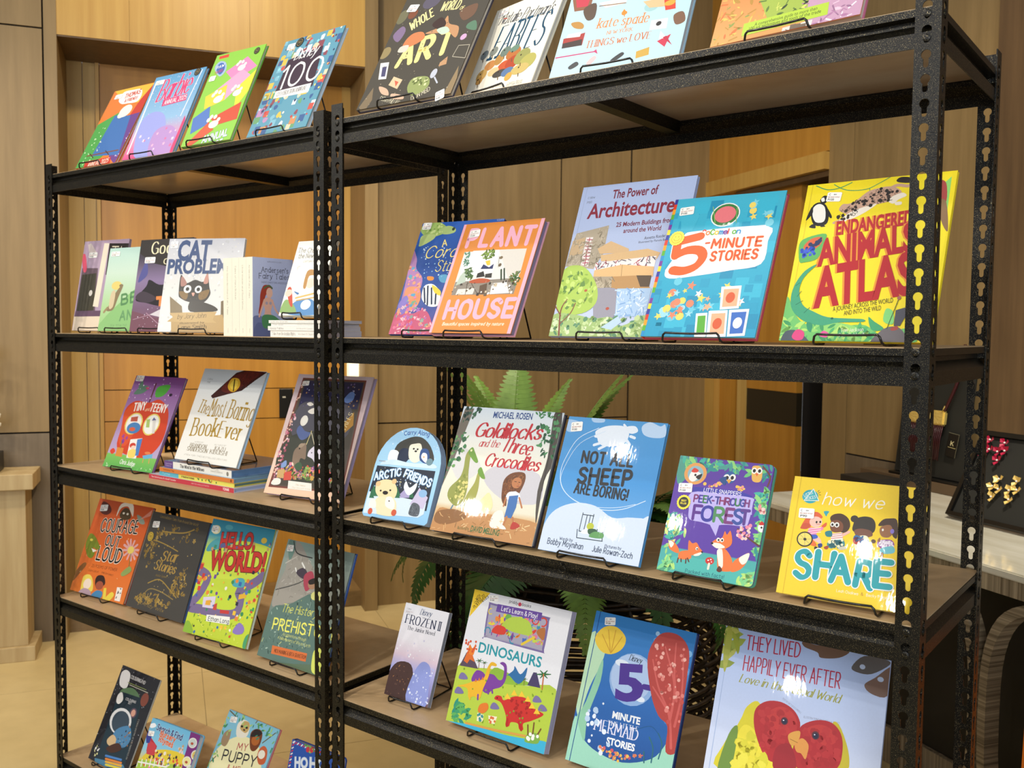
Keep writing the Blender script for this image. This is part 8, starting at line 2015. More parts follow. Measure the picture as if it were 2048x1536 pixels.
BOOKS.append(('share', 'yellow picture book with four children and big teal lettering, beside the right post', 'third shelf of the right rack', ('R', 1.1152, 0.023, 1.0927, 0.0445, 0.4233), (205.0, 191.4, 11), '#f2cf30', dict(spine='#f0d878', pages='#efe6c8', finish='w'),
 [(-74.3,131.7,24.3,16.5,3,'P90')], [], [
 ('P',0,[-92.5,0,-91,0,-91,191.4,-92.5,191.4],'#d9b52a'),
 ('E',(-72.8,159.8,12.6,11.3,0),'#2fa3b0'),
 ('P',0,[-85.8,157.4,-69.6,173.5,-57.9,154.5,-81.4,152.4],'#3fb3bd'),
 ('L',0,[-81.4,152.4,-69.5,172.8,-58.4,154.5,-81.4,152.2],1.1,'#eef0ea'),
 ('T','h','LITTLE',-81.4,157.9,-68.9,165.8,4.7,'#eef0ea'),
 ('T','h','VOICES',-78.4,153.3,-63.7,158.1,4.7,'#eef0ea'),
 ('L',1,[-62.3,168.8,-60.4,171.4],0.9,'#8a6a2a'),
 ('L',1,[-60.9,166.7,-58.1,168.5],0.9,'#8a6a2a'),
 ('L',1,[-59.9,164.1,-56.7,164.2],0.9,'#8a6a2a'),
 ('T','i','how we',-52,149.8,38.6,152.2,19.4,'#f6f3ea'),
 ('P',1,[-48,138,-42.6,139.6,-39.7,138.5,-41.9,134.3,-43.1,130.5,-46.1,133.7],'#2f9fae'),
 ('P',1,[-75.1,122.8,-69.5,132.6,-57.8,135.9,-49,129.7,-51,125.9,-64.3,121.4,-65.2,109.6,-77.8,106.1,-80.1,109.4],'#d9603c'),
 ('E',(-57.9,119.6,9.9,8.9,0),'#f0c0b0'),
 ('E',(-56.7,119.4,1.5,2,0),'#241f1c'),
 ('E',(-51.1,120.4,1.5,1.9,0),'#241f1c'),
 ('L',0,[-56.5,116.1,-50.6,116.9],0.7,'#b5533f'),
 ('P',1,[-80.7,107.5,-75.7,115.4,-66.8,114.8,-69.2,107.2,-77.8,105.7],'#c9543a'),
 ('P',1,[-68.4,101.9,-65.2,109.6,-53.9,110.1,-46.6,113.8,-45,108.6,-53,104,-55.6,98.2,-67.6,96.6],'#e88ab0'),
 ('L',0,[-67.3,106.6,-48.9,111.5],0.9,'#f6e6ee'),
 ('L',0,[-66.8,103,-48.4,108],0.9,'#f6e6ee'),
 ('L',0,[-66.2,99.5,-47.9,104.5],0.9,'#f6e6ee'),
 ('P',1,[-48,114.5,-41.6,120.8,-40.9,115.5,-44.7,112.3],'#d9603c'),
 ('P',1,[-63,95.4,-53.9,98.5,-46.1,92.4,-45,85.4,-52.3,88,-59.6,90.5],'#f0c0b0'),
 ('P',1,[-64.1,97.1,-54,99.3,-51.5,94.3,-62.3,91],'#3a5fc0'),
 ('P',1,[-70.7,94.4,-63.9,95.3,-51.8,84.5,-54.7,80.5,-65.7,84.3],'#e3703a'),
 ('E',(-70.9,89.8,12.7,12.3,0),'#33302c'),
 ('E',(-70.9,89.8,10.7,10.2,0),'#efd86a'),
 ('L',0,[-72.5,100.4,-69.3,79.3],0.5,'#8a8478'),
 ('L',0,[-80.4,88.5,-61.5,91.1],0.5,'#8a8478'),
 ('L',0,[-78.9,96,-63,83.8],0.5,'#8a8478'),
 ('E',(-70.5,89.7,2.4,2.3,0),'#33302c'),
 ('E',(-51.7,78.1,2.7,2.6,0),'#33302c'),
 ('E',(-46.6,78.8,2.5,2.4,0),'#33302c'),
 ('P',1,[-49.3,84.8,-43.5,86.5,-42.7,81.3,-47.8,80.6],'#2a3f8a'),
 ('P',1,[-36.9,129.5,-31.7,135.5,-20.1,137.7,-9.1,131.2,-4.9,119.3,-9.5,109.8,-17.7,108.7,-23.3,124,-33.3,122.7],'#4a3428'),
 ('P',1,[-35.6,117.1,-33.6,124.5,-23.6,126.7,-16.1,121.4,-15.5,110.8,-24.3,107,-32.1,108.6],'#7a4a34'),
 ('E',(-31.9,119,3.4,3.9,0),'#e9e6de'),
 ('E',(-25.1,119.1,3.7,4.2,0),'#e9e6de'),
 ('E',(-31.9,118.6,1.7,2.1,0),'#1d1a18'),
 ('E',(-25.1,118.8,1.8,2.3,0),'#1d1a18'),
 ('P',0,[-31.5,104.2,-15.1,108.2,-12.7,97,-30.8,93.6],'#f2ece4'),
 ('L',0,[-31.3,103,-14.4,106.7],1,'#c9485a'),
 ('L',0,[-30.9,99.8,-14,103.6],1,'#c9485a'),
 ('L',0,[-30.4,96.7,-13.5,100.5],1,'#c9485a'),
 ('P',1,[-41.1,105.6,-32.1,108.6,-30.1,100,-38.4,98.8],'#2f7f86'),
 ('L',1,[-14,103.9,-5.4,110.4],4.1,'#e8b5a8'),
 ('P',1,[-33.8,90.6,-12.7,96.7,-9.4,85.2,-19,82.1,-21.4,87,-27.3,80.9,-34.5,83.4],'#3f8a8f'),
 ('D',[-33.8,90.6,-12.6,96.2,-10.3,86,-32.7,82.8],26,2,3,['#e6e3c0','#2a5f66'],'d',3),
 ('P',1,[-39.4,81.8,-32.9,84.5,-33.8,79.1,-38,78.5],'#a5453a'),
 ('P',1,[-17.6,84,-8,87.2,-5.8,83.1,-15.4,80.5],'#c9c4b0'),
 ('P',1,[-1,121.6,2.5,132.7,15.1,137.8,26.8,135.8,32.2,125.9,29.7,113.4,12.2,109.3,0.1,112.9],'#3a3530'),
 ('E',(0,132,5.9,5.6,0),'#3a3530'),
 ('P',1,[1.8,113.1,11.1,117.9,26.1,116.4,28.8,108,9.7,103.7],'#7a5242'),
 ('P',1,[6.4,103.2,22.4,107.2,26.4,88.6,7.3,84.2],'#e9e6c8'),
 ('D',[6.4,103.2,22.5,106.3,25.6,88.5,7.9,86],16,4,6,['#b5453a','#3a6a9a'],'df',3),
 ('E',(32.1,100.7,3.5,3.1,0),'#5a4238'),
 ('L',0,[13.8,85.1,14.7,78.3],2.6,'#7a5242'),
 ('L',0,[21,86.1,22.7,79.5],2.6,'#7a5242'),
 ('P',1,[36.3,125.6,41.5,135.9,50.7,139.1,62.1,137.6,65.2,111.3,58.8,112.2,52.2,126.8],'#4a3830'),
 ('P',1,[38.8,118.1,41.2,125.4,53.6,128.7,58.2,117.2,52.7,109.6,43.1,110],'#9a6a4a'),
 ('E',(43.4,120.1,1.4,2,0),'#f0efe8'),
 ('E',(57.1,119.7,2.8,3.7,0),'#8a7ad0'),
 ('P',1,[37.8,100.6,45.3,105.1,58,106,62.2,97.2,47,91.6,40.3,94.1],'#8f3f9a'),
 ('D',[39.3,101.7,59.6,105.4,60.7,96.2,43.6,92.9],24,2,3,['#f0e6f4'],'d',5),
 ('P',1,[43.8,91.2,60.6,97,63.4,87.2,45.6,83.7],'#6fc0cc'),
 ('L',0,[47.1,84,47.3,76.3],3.6,'#9a6a4a'),
 ('P',1,[37.6,102.3,40.9,108,41.8,101.2],'#9a6a4a'),
 ('T','k','S',-76.2,28.5,-55.7,30.6,40.7,'#2fa0a8','#f4f2ea',0.05,0),
 ('T','k','H',-45.8,32.9,-21.3,33.4,39.8,'#2fa0a8','#f4f2ea',0.05,0),
 ('T','k','A',-21.8,31.2,3.7,32.8,38.5,'#2fa0a8','#f4f2ea',0.05,0),
 ('T','k','R',14.6,30.4,36.6,29,37.1,'#2fa0a8','#f4f2ea',0.05,0),
 ('T','k','E',43.1,34.2,63.5,35.1,36.8,'#2fa0a8','#f4f2ea',0.05,0),
 ('T','n','Leah Osakwe',-11.3,15.8,20.6,15.8,4.3,'#f3f0e0'),
 ('T','n','&',24.6,16.5,27.8,16.4,4.3,'#a5533a'),
 ('T','n','Becky Paige',32.6,16.2,61.8,16.9,4.2,'#f3f0e0'),
 ]))
BOOKS.append(('snow', 'slim white paperback novel with lilac and brown lower half, leftmost on its shelf', 'fourth shelf of the right rack', ('R', 0.1618, 0.0665, 0.6866, 0.0175, 0.3594), (129.2, 203.6, 11), '#e6e6ee', dict(spine='#d9d9e2', pages='#8f95a2', hard=False, finish='m'),
 [], [], [
 ('G',-64.6,64.6,[(0,'#6a4a44'),(24.4,'#8a86b8'),(65.1,'#a9a9dc'),(91.6,'#dcc6d4'),(126.2,'#e8e4ea'),(203.6,'#e9e9ef')]),
 ('P',1,[-65.6,0,-68.2,38.4,-48.3,72.9,-7.7,75.7,8.7,37.9,0.6,0.8],'#4a3430'),
 ('P',1,[0.6,0.8,3.3,54.3,20.9,87.8,46.8,81.6,55.2,42.6,57,-0.3],'#8f9ad6'),
 ('D',[0.6,0.8,2.6,69,58,84,63.5,4.2],40,1,3.2,['#dfe4f6','#b9c2ec'],'sd',4),
 ('D',[-62.6,3.7,-46.4,67.3,-5.9,70.1,-0.3,3.5],30,1,3,['#7a5a4a','#2f201c','#a5744a'],'l',6),
 ('D',[-68.6,108.2,42.6,145.8,54.5,95,-40.3,86.7],16,1.5,4,['#f4f4f8','#c9c4dc'],'s',8),
 ('T','p','Disney',-16.5,185.1,16,185.7,12.6,'#4a5a7a'),
 ('T','s','FROZEN II',-53,160.3,48.9,161.3,18.8,'#2a3350'),
 ('T','s','The Junior Novel',-42.8,147,37.8,148.4,8.5,'#3a3d4c'),
 ('T','n','C BBW',-57.7,189.8,-45,189.6,3.2,'#777'),
 ('T','n','P65',-58.2,181,-46.4,181,3.8,'#777'),
 ('T','n','BIG BAD WOLF',-58.1,184.7,-37.2,184.9,1.7,'#a2503c'),
 ]))
BOOKS.append(('dino', 'white dinosaur play book with a window of coloured pieces, yellow corner flash', 'fourth shelf of the right rack', ('R', 0.4291, 0.0396, 0.6896, -0.0052, 0.3407), (251.4, 272.3, 17), '#e9e9ee', dict(spine='#e0e0ea', back='#d6d6e4', pages='#b9b9d6', finish='w', hard=False),
 [(-69.7,262.5,24.6,13.1,12,'P100')], [], [
 ('P',0,[-126.3,272.7,-82.6,271.7,-124.3,213.4],'#ecc62c'),
 ('T','h','WITH',-114,250.1,-106.5,260.7,6.1,'#3a2d14'),
 ('T','h','OVER 20',-114.7,241.8,-95.1,262.8,6.1,'#3a2d14'),
 ('T','h','PLAY PIECES',-115.9,232.9,-84.3,261.9,6,'#3a2d14'),
 ('T','h','priddy',-29.3,261.4,-7.1,261.3,5.9,'#4a4a55'),
 ('E',(-1.9,262.8,4.4,4,0),'#c9405a'),
 ('T','h','books',4.2,261.2,26.2,261.4,5.8,'#4a4a55'),
 ('P',1,[-75,181.8,-79.9,246.3,-66.2,252.6,64.8,251.4,76.7,244.2,78.2,187.8,69.2,181,-66.6,182.1],'#7a6aa0'),
 ('P',1,[-71.6,186.7,-75.3,242.9,-61.3,248.4,62.9,245.6,71.6,240.5,73.1,189.4,65,184.4,-63.9,185.5],'#a9a4b8'),
 ('D',[-68.5,188.8,-71.7,239.3,63.9,241.7,69.9,191.4],90,4,10,['#d8402f','#e98a3a','#e9d23a','#6fb04a','#3a8fb0','#8a4a9a','#e07a9a','#c9d84a','#4a6ac0'],'lpc',4),
 ('P',1,[-37.1,213.4,-14.2,234.7,28,234.6,41.4,209.8,7.7,205.7,-21.3,208.2],'#b5cf4a'),
 ('P',1,[-57.5,195.3,-47.4,211.4,-25.4,210.1,-25.2,196.2],'#d8402f'),
 ('L',1,[23.2,186.9,49.2,206],5.3,'#e9c83a'),
 ('P',1,[52.4,220.3,70.4,229.3,73.1,205.5,58.3,210.6],'#b5703a'),
 ('P',0,[-57.2,253.4,56.7,256.7,57.4,240.4,-58.3,237.5],'#6a4aa0'),
 ('T','h',"Let's Learn & Play!",-45,242.3,46.5,243.2,9,'#f0ecf6'),
 ('T','B','DINOSAURS',-81.3,149.5,78.1,153,19.6,'#2a98a5'),
 ('P',1,[-125.5,110.2,-90,115.3,-23.4,124.8,40.2,109.6,123.9,121.5,134,16.4,25.6,10.6,-73,6.4,-125.7,1.1],'#b5cc45'),
 ('P',1,[-31.6,128.4,12,124.6,65.9,115.7,-34.5,100.3],'#8fb83c'),
 ('P',0,[-121.2,112.6,-110.9,141.7,-98.5,144.4,-71.9,116.6],'#5a4a5a'),
 ('P',0,[-113.3,124.2,-109.3,142.6,-96.7,144.8,-84.4,127.8,-98.2,130.3,-102.9,120.9],'#e0702c'),
 ('P',1,[-107.3,142.5,-106.7,159.6,-97.3,153.1,-91.2,164.3,-90.5,148.9,-93.4,139.8],'#e9832c'),
 ('D',[-119.8,165.4,-87.8,172.1,-84.4,147.4,-109.1,142.1],14,2,3,['#d8542c'],'d',3),
 ('P',0,[56.3,113.4,64.4,140.6,72.6,141.7,87.7,115.5],'#4a4068'),
 ('L',0,[-72.9,133.1,-63.9,135.1],2.1,'#2f6f3c',0.6),
 ('L',0,[-72.9,133.1,-67.4,130.4],2.1,'#2f6f3c',0.6),
 ('L',0,[-72.9,133.1,-76.4,128.4],2.1,'#2f6f3c',0.6),
 ('L',0,[-72.9,133.1,-82,131.1],2.1,'#2f6f3c',0.6),
 ('L',0,[-72.9,133.1,-78.5,135.8],2.1,'#2f6f3c',0.6),
 ('L',0,[-72.9,133.1,-69.5,137.8],2.1,'#2f6f3c',0.6),
 ('L',0,[-72.9,133.1,-70.9,118.2],1.5,'#8a5a34'),
 ('L',0,[-58.7,132.1,-51.5,133.7],1.7,'#2f6f3c',0.6),
 ('L',0,[-58.7,132.1,-54.4,129.9],1.7,'#2f6f3c',0.6),
 ('L',0,[-58.7,132.1,-61.6,128.3],1.7,'#2f6f3c',0.6),
 ('L',0,[-58.7,132.1,-65.9,130.5],1.7,'#2f6f3c',0.6),
 ('L',0,[-58.7,132.1,-62.9,134.2],1.7,'#2f6f3c',0.6),
 ('L',0,[-58.7,132.1,-55.7,135.8],1.7,'#2f6f3c',0.6),
 ('L',0,[-58.7,132.1,-57.1,120.2],1.2,'#8a5a34'),
 ('L',0,[46.9,123.2,53.7,124.8],1.6,'#2f6f3c',0.6),
 ('L',0,[46.9,123.2,50.9,121.2],1.6,'#2f6f3c',0.6),
 ('L',0,[46.9,123.2,44.1,119.6],1.6,'#2f6f3c',0.6),
 ('L',0,[46.9,123.2,40.1,121.7],1.6,'#2f6f3c',0.6),
 ('L',0,[46.9,123.2,43,125.3],1.6,'#2f6f3c',0.6),
 ('L',0,[46.9,123.2,49.7,126.8],1.6,'#2f6f3c',0.6),
 ('L',0,[46.9,123.2,48.3,111.8],1.1,'#8a5a34'),
 ('L',0,[89.2,142.2,105.4,145.9],4,'#2f6f3c',0.6),
 ('L',0,[89.2,142.2,99.1,137.1],4,'#2f6f3c',0.6),
 ('L',0,[89.2,142.2,82.8,133.4],4,'#2f6f3c',0.6),
 ('L',0,[89.2,142.2,72.7,138.5],4,'#2f6f3c',0.6),
 ('L',0,[89.2,142.2,79.5,147.5],4,'#2f6f3c',0.6),
 ('L',0,[89.2,142.2,95.9,150.9],4,'#2f6f3c',0.6),
 ('L',0,[89.2,142.2,92.4,114],2.8,'#c9703a'),
 ('P',1,[-34.7,75.7,-50.5,80.1,-51,107.5,-31.3,114.7,-15,107.5,-5.8,112.4,-8.1,133.7,-20.2,139.2,-12.5,143.6,-2.1,137.8,2.5,114.3,-4.9,96.4,-23.5,86.5],'#7a3f9a'),
 ('P',1,[-83.2,91.8,-74.6,113.2,-51.7,110.1,-45.1,86.9,-67.1,87.2],'#7a3f9a'),
 ('P',1,[-114.8,71.9,-94.9,80.7,-75.5,90.8,-52.9,101.5,-48.6,124.6,-41.3,137.3,-28.3,136,-28.8,131.2,-40.8,129.1,-40.8,109.8,-47.8,83.5,-52.1,60.6,-67.3,62.4,-80.3,56.5,-89.1,73.7],'#e9b42c'),
 ('L',0,[-78.4,62.5,-76.1,54.8],4.2,'#e9b42c'),
 ('L',0,[-57.7,67.4,-56.1,59.1],4.2,'#7a3f9a'),
 ('L',0,[-36.9,83.3,-33.1,76.1],4.2,'#7a3f9a'),
 ('L',0,[-27.5,88.3,-23.3,79.8],4.1,'#7a3f9a'),
 ('P',0,[-73.4,89.9,-71.9,97.4,-67.2,91.3],'#d8782c'),
 ('P',0,[-65.3,93.7,-63.8,101.2,-59.1,95.1],'#d8782c'),
 ('P',0,[-57.3,97.8,-55.8,105.3,-51.2,99.2],'#d8782c'),
 ('P',1,[-15.2,69.6,-11.9,77.1,0,78.6,8.7,72.7,32.7,86.5,62.8,88.5,83.1,75.1,107.6,69.5,82.5,51.5,65,41.8,67.9,30.9,58.1,29.6,52.3,38.6,35.7,36.9,32.9,28.3,24.2,28.7,21.7,43.9,3.5,66],'#c9302a'),
 ('D',[24.3,79.1,67.9,81.8,91.8,66.9,49.7,48.4],20,2,4,['#a5221f'],'d',4),
 ('P',0,[8.2,75.8,13.1,88.2,24.1,78.6],'#eec63a'),
 ('P',0,[22.8,86,27.8,98.4,38.6,88.7],'#eec63a'),
 ('P',0,[41.3,87.8,46.2,100.1,56.9,90.5],'#eec63a'),
 ('P',0,[58,82.6,62.9,94.8,73.4,85.3],'#eec63a'),
 ('P',0,[70.7,72.5,75.6,84.8,86,75.3],'#eec63a'),
 ('P',0,[84.2,65.5,89.1,77.6,99.4,68.3],'#eec63a'),
 ('L',0,[54.9,41.8,63.2,29.6],6.2,'#b52824'),
 ('L',0,[26.3,39.8,27.7,28.3],5.7,'#b52824'),
 ('E',(-9.1,73.2,1.7,1.3,0),'#1d1618'),
 ('P',1,[2.8,119.8,16.5,133.8,17.7,142.2,34.9,129.8,47.7,146.2,46.6,124.5,33.1,110.6,9.4,121.3],'#2f6fa8'),
 ('P',1,[-49,36.9,-47.5,50.8,-31.4,57.5,-25.2,48.2,-34.4,36.5],'#e07a2c'),
 ('P',0,[-49.9,33.9,-33.7,33.9,-31.4,19.7,-47.3,18.4],'#f0e8c8'),
 ('D',[-49.6,32.7,-33.5,33.2,-32.7,20.5,-45.7,19.3],8,2,3,['#3a8f8f'],'d',2),
 ('P',0,[-21.6,35.6,0.5,38.6,-2.2,23.2,-16.1,22.3],'#f0e8c8'),
 ('D',[-19.3,33.6,-2.4,36.5,-3.2,24.3,-15.1,23.9],8,2,3,['#d8703a'],'d',5),
 ('P',1,[-115.5,87.1,-113.2,99.4,-102.8,100.1,-92.7,91.2],'#7a70a0'),
 ('P',1,[-118,57.1,-115.6,69.4,-105.2,70.2,-95.2,61.5],'#7a70a0'),
 ('P',1,[76.8,86.6,79.1,98.2,88.3,98.9,97,90.5],'#7a70a0'),
 ('P',1,[93.4,73.8,95.7,85.3,104.8,85.9,113.4,77.7],'#7a70a0'),
 ('P',1,[-20.2,49.4,-17.8,61.4,-8.1,62.1,1.3,53.7],'#7a70a0'),
 ('D',[-117.6,5.9,-110.2,43.7,-64.5,27.5,-79.8,4.6],26,8,14,['#3f9a6a','#5fae5c','#2f8f7a'],'l',3),
 ('D',[-118.3,109,117.8,120,122.6,23.4,-43.6,5.8],26,1.4,2.4,['#7f9f2c'],'d',6),
 ('P',1,[-76.4,5.5,-44.4,8.3,25.6,10.6,75.2,15.9,129.2,22.7,125.3,0.1,-124.1,-4],'#3fb3d8'),
 ('L',1,[-73.3,7.6,-9.7,12,57.5,19,90.1,22.5],4.2,'#d8a04a'),
 ('P',1,[75.8,13.5,82,28.1,104.3,31.4,108.3,15.8,83.3,10.4],'#7fae4a'),
 ('L',1,[81.1,25.2,76.6,42.2],2.8,'#7a4a2a'),
 ('L',1,[91.9,28.1,89.7,49.5],2.8,'#7a4a2a'),
 ('L',1,[101.8,28.1,107.9,42.6],2.7,'#7a4a2a'),
 ('D',[75.8,26.4,104.9,29,101.2,17.7,82,15.2],6,3,4,['#f4f2ea'],'d',5),
 ]))
BOOKS.append(('mermaid', 'blue shrink-wrapped undersea storybook with a pale bubble and purple five', 'fourth shelf of the right rack', ('R', 0.7042, 0.0502, 0.6876, -0.0136, 0.3699), (217.8, 282.6, 13), '#1f62ae', dict(spine='#27508f', back='#1f2f5f', pages='#5f7fb0', finish='w'),
 [(-73.2,268.2,23.6,14.7,10,'P120')], [], [
 ('G',-108.9,108.9,[(0,'#1f4a8f'),(141.3,'#2a6ab5'),(282.6,'#2f7fc4')]),
 ('P',1,[-109.7,239,-75.3,218.4,-72.8,191.4,-88.7,139.9,-99,83.1,-112.9,120.4],'#b9dcb8'),
 ('P',1,[-110.5,-0.1,-106.9,81.1,-81.5,47.6,-44.9,31.3,10.9,27.6,66.2,49.4,88.6,80.7,99.4,114.9,117.3,48.4,-114.2,-17.7],'#9fd8c0'),
 ('P',1,[-103,82.1,-90,112.4,-73.6,194.6,-67.8,155,-79.6,88.1,-76.1,42.4,-94.1,64.2],'#8fc8a8'),
 ('P',0,[-99.9,0,-98.3,0,-98.3,282.6,-99.9,282.6],'#1a4a8a'),
 ('E',(-2.3,173.7,48.9,47.3,0),'#8fb2e0'),
 ('E',(-4.9,176.5,43.8,42.3,0),'#aec6ea'),
 ('E',(-29.7,197.6,15.2,6.4,0),'#dfe9f6'),
 ('E',(22.2,143.4,9.4,4.9,0),'#dfe9f6'),
 ('T','p','Disney',-16.7,206.6,9.7,205.8,10.8,'#26303f'),
 ('T','M','5',-25.4,133.3,22.7,140.9,60.7,'#4a2f8f'),
 ('L',0,[24.4,166.8,37.7,167.4],10.1,'#4a2f8f'),
 ('T','M','MINUTE',-27.4,97.5,30.3,100,11.7,'#eef2f6'),
 ('T','s','THE LITTLE',-34.6,83.1,30.4,87.8,7.9,'#e0e8f2'),
 ('T','s','MERMAID',-60.3,68.1,31.2,71.4,20.1,'#e0e0f4'),
 ('T','M','STORIES',-28.9,50.3,29.9,52.6,11.5,'#eef2f6'),
 ('D',[-85.1,93.4,-43.9,123.8,-10.8,21.4,-81.5,47.6],20,2,6,['#b9d2ee','#e6eef8'],'d',3),
 ('D',[48,231.6,102.1,256.5,112.7,137.2,68.2,106.7],26,3,9,['#4f8fd0','#7fb4e0','#3f7fc4'],'d',6),
 ('D',[17.5,265.3,105.2,276.8,112.4,207,47.7,198.6],12,3,8,['#5f9fdc','#9fc8ec'],'d',8),
 ('D',[-48,43.5,15.3,41.5,50.9,51.4,-3.5,23.5],40,1.5,4,['#e3845a','#f0c05a','#d85a6a'],'fd',4),
 ('L',1,[67.5,43.6,65.7,68.1,54.7,84.1],2.6,'#2f6a7a'),
 ('L',1,[80.1,53.3,81.7,78.8,70.8,94.8],2.5,'#2f6a7a'),
 ('L',1,[53.6,39.6,49.5,57.4],2.6,'#2f6a7a'),
 ('L',1,[23.4,88.6,54.1,103,75.7,89.7],1,'#1f5a8a'),
 ('P',1,[91.2,68.9,85.6,111.3,64.2,124.8,41.7,157.9,21,215.7,27.8,253.9,46.8,271.3,77,270.9,99.9,249.5,105.5,205.4,107.6,161.2,109.6,117.6,111.6,74.5],'#b5453f'),
 ('L',1,[100.2,77.6,85.1,130.2,53.3,173.7,32,218.1],5.1,'#d0605a',0.5),
 ('L',1,[88.2,124.6,85.1,181.3,52.4,245.8],5.2,'#d0605a',0.5),
 ('L',1,[99.4,114.9,101.6,172.5,90.7,241],5.1,'#d0605a',0.5),
 ('L',1,[88.6,131.1,65.8,150.9,42.5,171.2],5.2,'#d0605a',0.5),
 ('L',1,[93.8,157.8,79.8,205.9,72.6,256.7],5.2,'#d0605a',0.5),
 ('D',[21.8,246,95.1,255,109.6,117.6,82.1,110.4],60,2,4.5,['#e3837a','#c9524a','#f0b0a4'],'dp',5),
 ('P',1,[-99.2,230.7,-84.4,254.7,-56.9,260.3,-32.9,244.6,-35.9,223.4,-56.6,208.7,-81.6,210.1],'#e6c23c'),
 ('L',1,[-59.3,211.5,-85,240.6],1.8,'#c99a2c'),
 ('L',1,[-59.1,210.9,-73.3,251.8],1.8,'#c99a2c'),
 ('L',1,[-58,211.1,-57.4,254],1.8,'#c99a2c'),
 ('L',1,[-57.4,211.9,-41,244.6],1.8,'#c99a2c'),
 ]))
BOOKS.append(('birds', 'large pale blue picture book with two red lovebirds touching beaks', 'fourth shelf of the right rack', ('R', 1.0303, 0.0097, 0.6866, 0.1289, 0.487), (275.3, 335.0, 11), '#b7c8ea', dict(spine='#a9bade', pages='#d8dce8', finish='w'),
 [], [], [
 ('G',-137.7,137.7,[(0,'#dfe3ee'),(134,'#cdd6ec'),(184.2,'#c3d0ee'),(335,'#a9c0ec')]),
 ('P',0,[-128.7,0,-127.5,0,-127.5,335,-128.7,335],'#9fb2d8'),
 ('D',[-138.2,321.5,-110.2,329.4,-122.1,282.9,-128.6,244.1],10,14,24,['#9aa84a','#b5b85a','#8a9a3c'],'l',3),
 ('P',1,[-133.9,325.4,-125,320.5,-124.2,276.2,-128.1,250.4,-134.7,280.6],'#a8ac4a'),
 ('P',1,[-125.5,323.6,-109.4,304.1,-109.6,285.1,-118.8,302.4],'#9aa43c'),
 ('P',1,[-3.5,325.8,20.7,323.9,55.7,327,73.5,322.7,57.7,309.3,29.1,304.1,22.2,312,0.6,317.3],'#6f5544'),
 ('P',1,[79,298.4,96.7,319.4,130.3,319.6,136.5,312,110.7,292.6,88.3,291.3],'#5f5a58'),
 ('P',1,[101.5,273.4,116.7,287.9,142.2,310.2,138.3,263.5,113.8,261.4],'#7a5f52'),
 ('E',(95.7,301.5,4.4,4,0),'#b9c8e4'),
 ('E',(125.1,286.7,4.9,4,0),'#b9c8e4'),
 ('T','h','THEY LIVED',-97,296.2,-5.9,298.4,24.1,'#b0304a'),
 ('T','h','HAPPILY EVER AFTER',-96.7,260.1,63.9,260.2,25.2,'#b0304a'),
 ('T','p','Love in the Animal World',-99.9,239.7,65.3,237.3,13.3,'#9a9a3c'),
 ('T','n','TEXT BY VICTOR ESCANDELL',-24.7,225.6,8.3,208.2,2.9,'#7a7a8a'),
 ('T','n','ILLUSTRATIONS BY ISABELLA GROTT',13.9,203,70.3,204,3.1,'#7a7a8a'),
 ('P',1,[-113.1,94.5,-110.2,133.1,-95.9,159.8,-87,182.4,-80.7,201.7,-64.1,214,-45.9,194,-13.6,177.5,14.1,123.9],'#d9cc2c'),
 ('P',1,[-92.3,99.3,-88.9,155.4,-76.3,172.8,-52.6,157.4,-22.6,115.4],'#ecdc3c'),
 ('P',1,[-114.1,91.4,-104,152.1,-90.8,166.8,-89.5,120.2,-94.8,95.9],'#6f8f3a'),
 ('P',1,[59,198.7,69.7,203.8,87.7,168.5,90.9,138.9,72.1,134.6],'#c9b82c'),
 ('P',1,[-65.4,178.1,-65.3,201.8,-49.2,217,-25.5,220.4,-3.4,211.6,9.2,193.9,7.2,176.2,-3.1,165.3,2.8,143.8,-12.4,126.3,-36,126.5,-54.6,151.1],'#b3242c'),
 ('P',1,[7.2,176.2,13.9,192,35.6,203.8,58.4,204.3,74,190.6,79.5,166.7,74.5,137.9,45.2,125.6,17.2,121.9,3.1,141.1],'#b3242c'),
 ('P',1,[-45.9,194,-27.4,212.6,-5.9,208.2,5.3,190.2,-1.3,174.3,-21.4,170],'#c43434'),
 ('P',1,[20.6,184.8,39.2,197.4,59.7,193.2,67.4,175.1,45.7,167.5],'#c43434'),
 ('P',1,[-24,146.4,-1.9,157,11.7,120.6,-22.2,112.7],'#9f1f2a'),
 ('D',[-65.3,201.8,-6.7,213.9,7.9,170.6,-43,133.5],50,3,9,['#ba2a30','#ab2229','#be3034'],'p',4),
 ('D',[-89.3,100,-83,156.7,-58.4,156.1,-28.3,114.1],40,5,12,['#e8da40','#d9d034','#ece04a'],'p',6),
 ('D',[12.1,183,67.9,195,76.3,146.5,22.4,125.8],50,3,9,['#ba2a30','#ab2229','#be3034'],'p',8),
 ('E',(-16.1,191.4,5.8,6.2,0),'#5a2a34'),
 ('E',(-16,190.9,4,4.5,0),'#1d2140'),
 ('E',(-17.7,192.3,1.2,1.1,0),'#dfe3f0'),
 ('E',(35.7,179.5,6.1,6.6,0),'#5a2a34'),
 ('E',(35.8,178.9,4.2,4.7,0),'#1d2140'),
 ('E',(34.2,180.3,1.1,1.1,0),'#dfe3f0'),
 ('P',1,[-7.2,170.2,-0.3,177.4,11,180.4,10.1,165.4,2.6,155.7,-3.7,159.5],'#e0a24a'),
 ('P',1,[5.2,158.6,15.2,170.7,26.3,163.2,26.6,149.2,24.1,139.6,16.8,147,9.4,148.2],'#e39a4a'),
 ('L',1,[-3.1,165.3,9,162.3],1.1,'#a5702c'),
 ]))

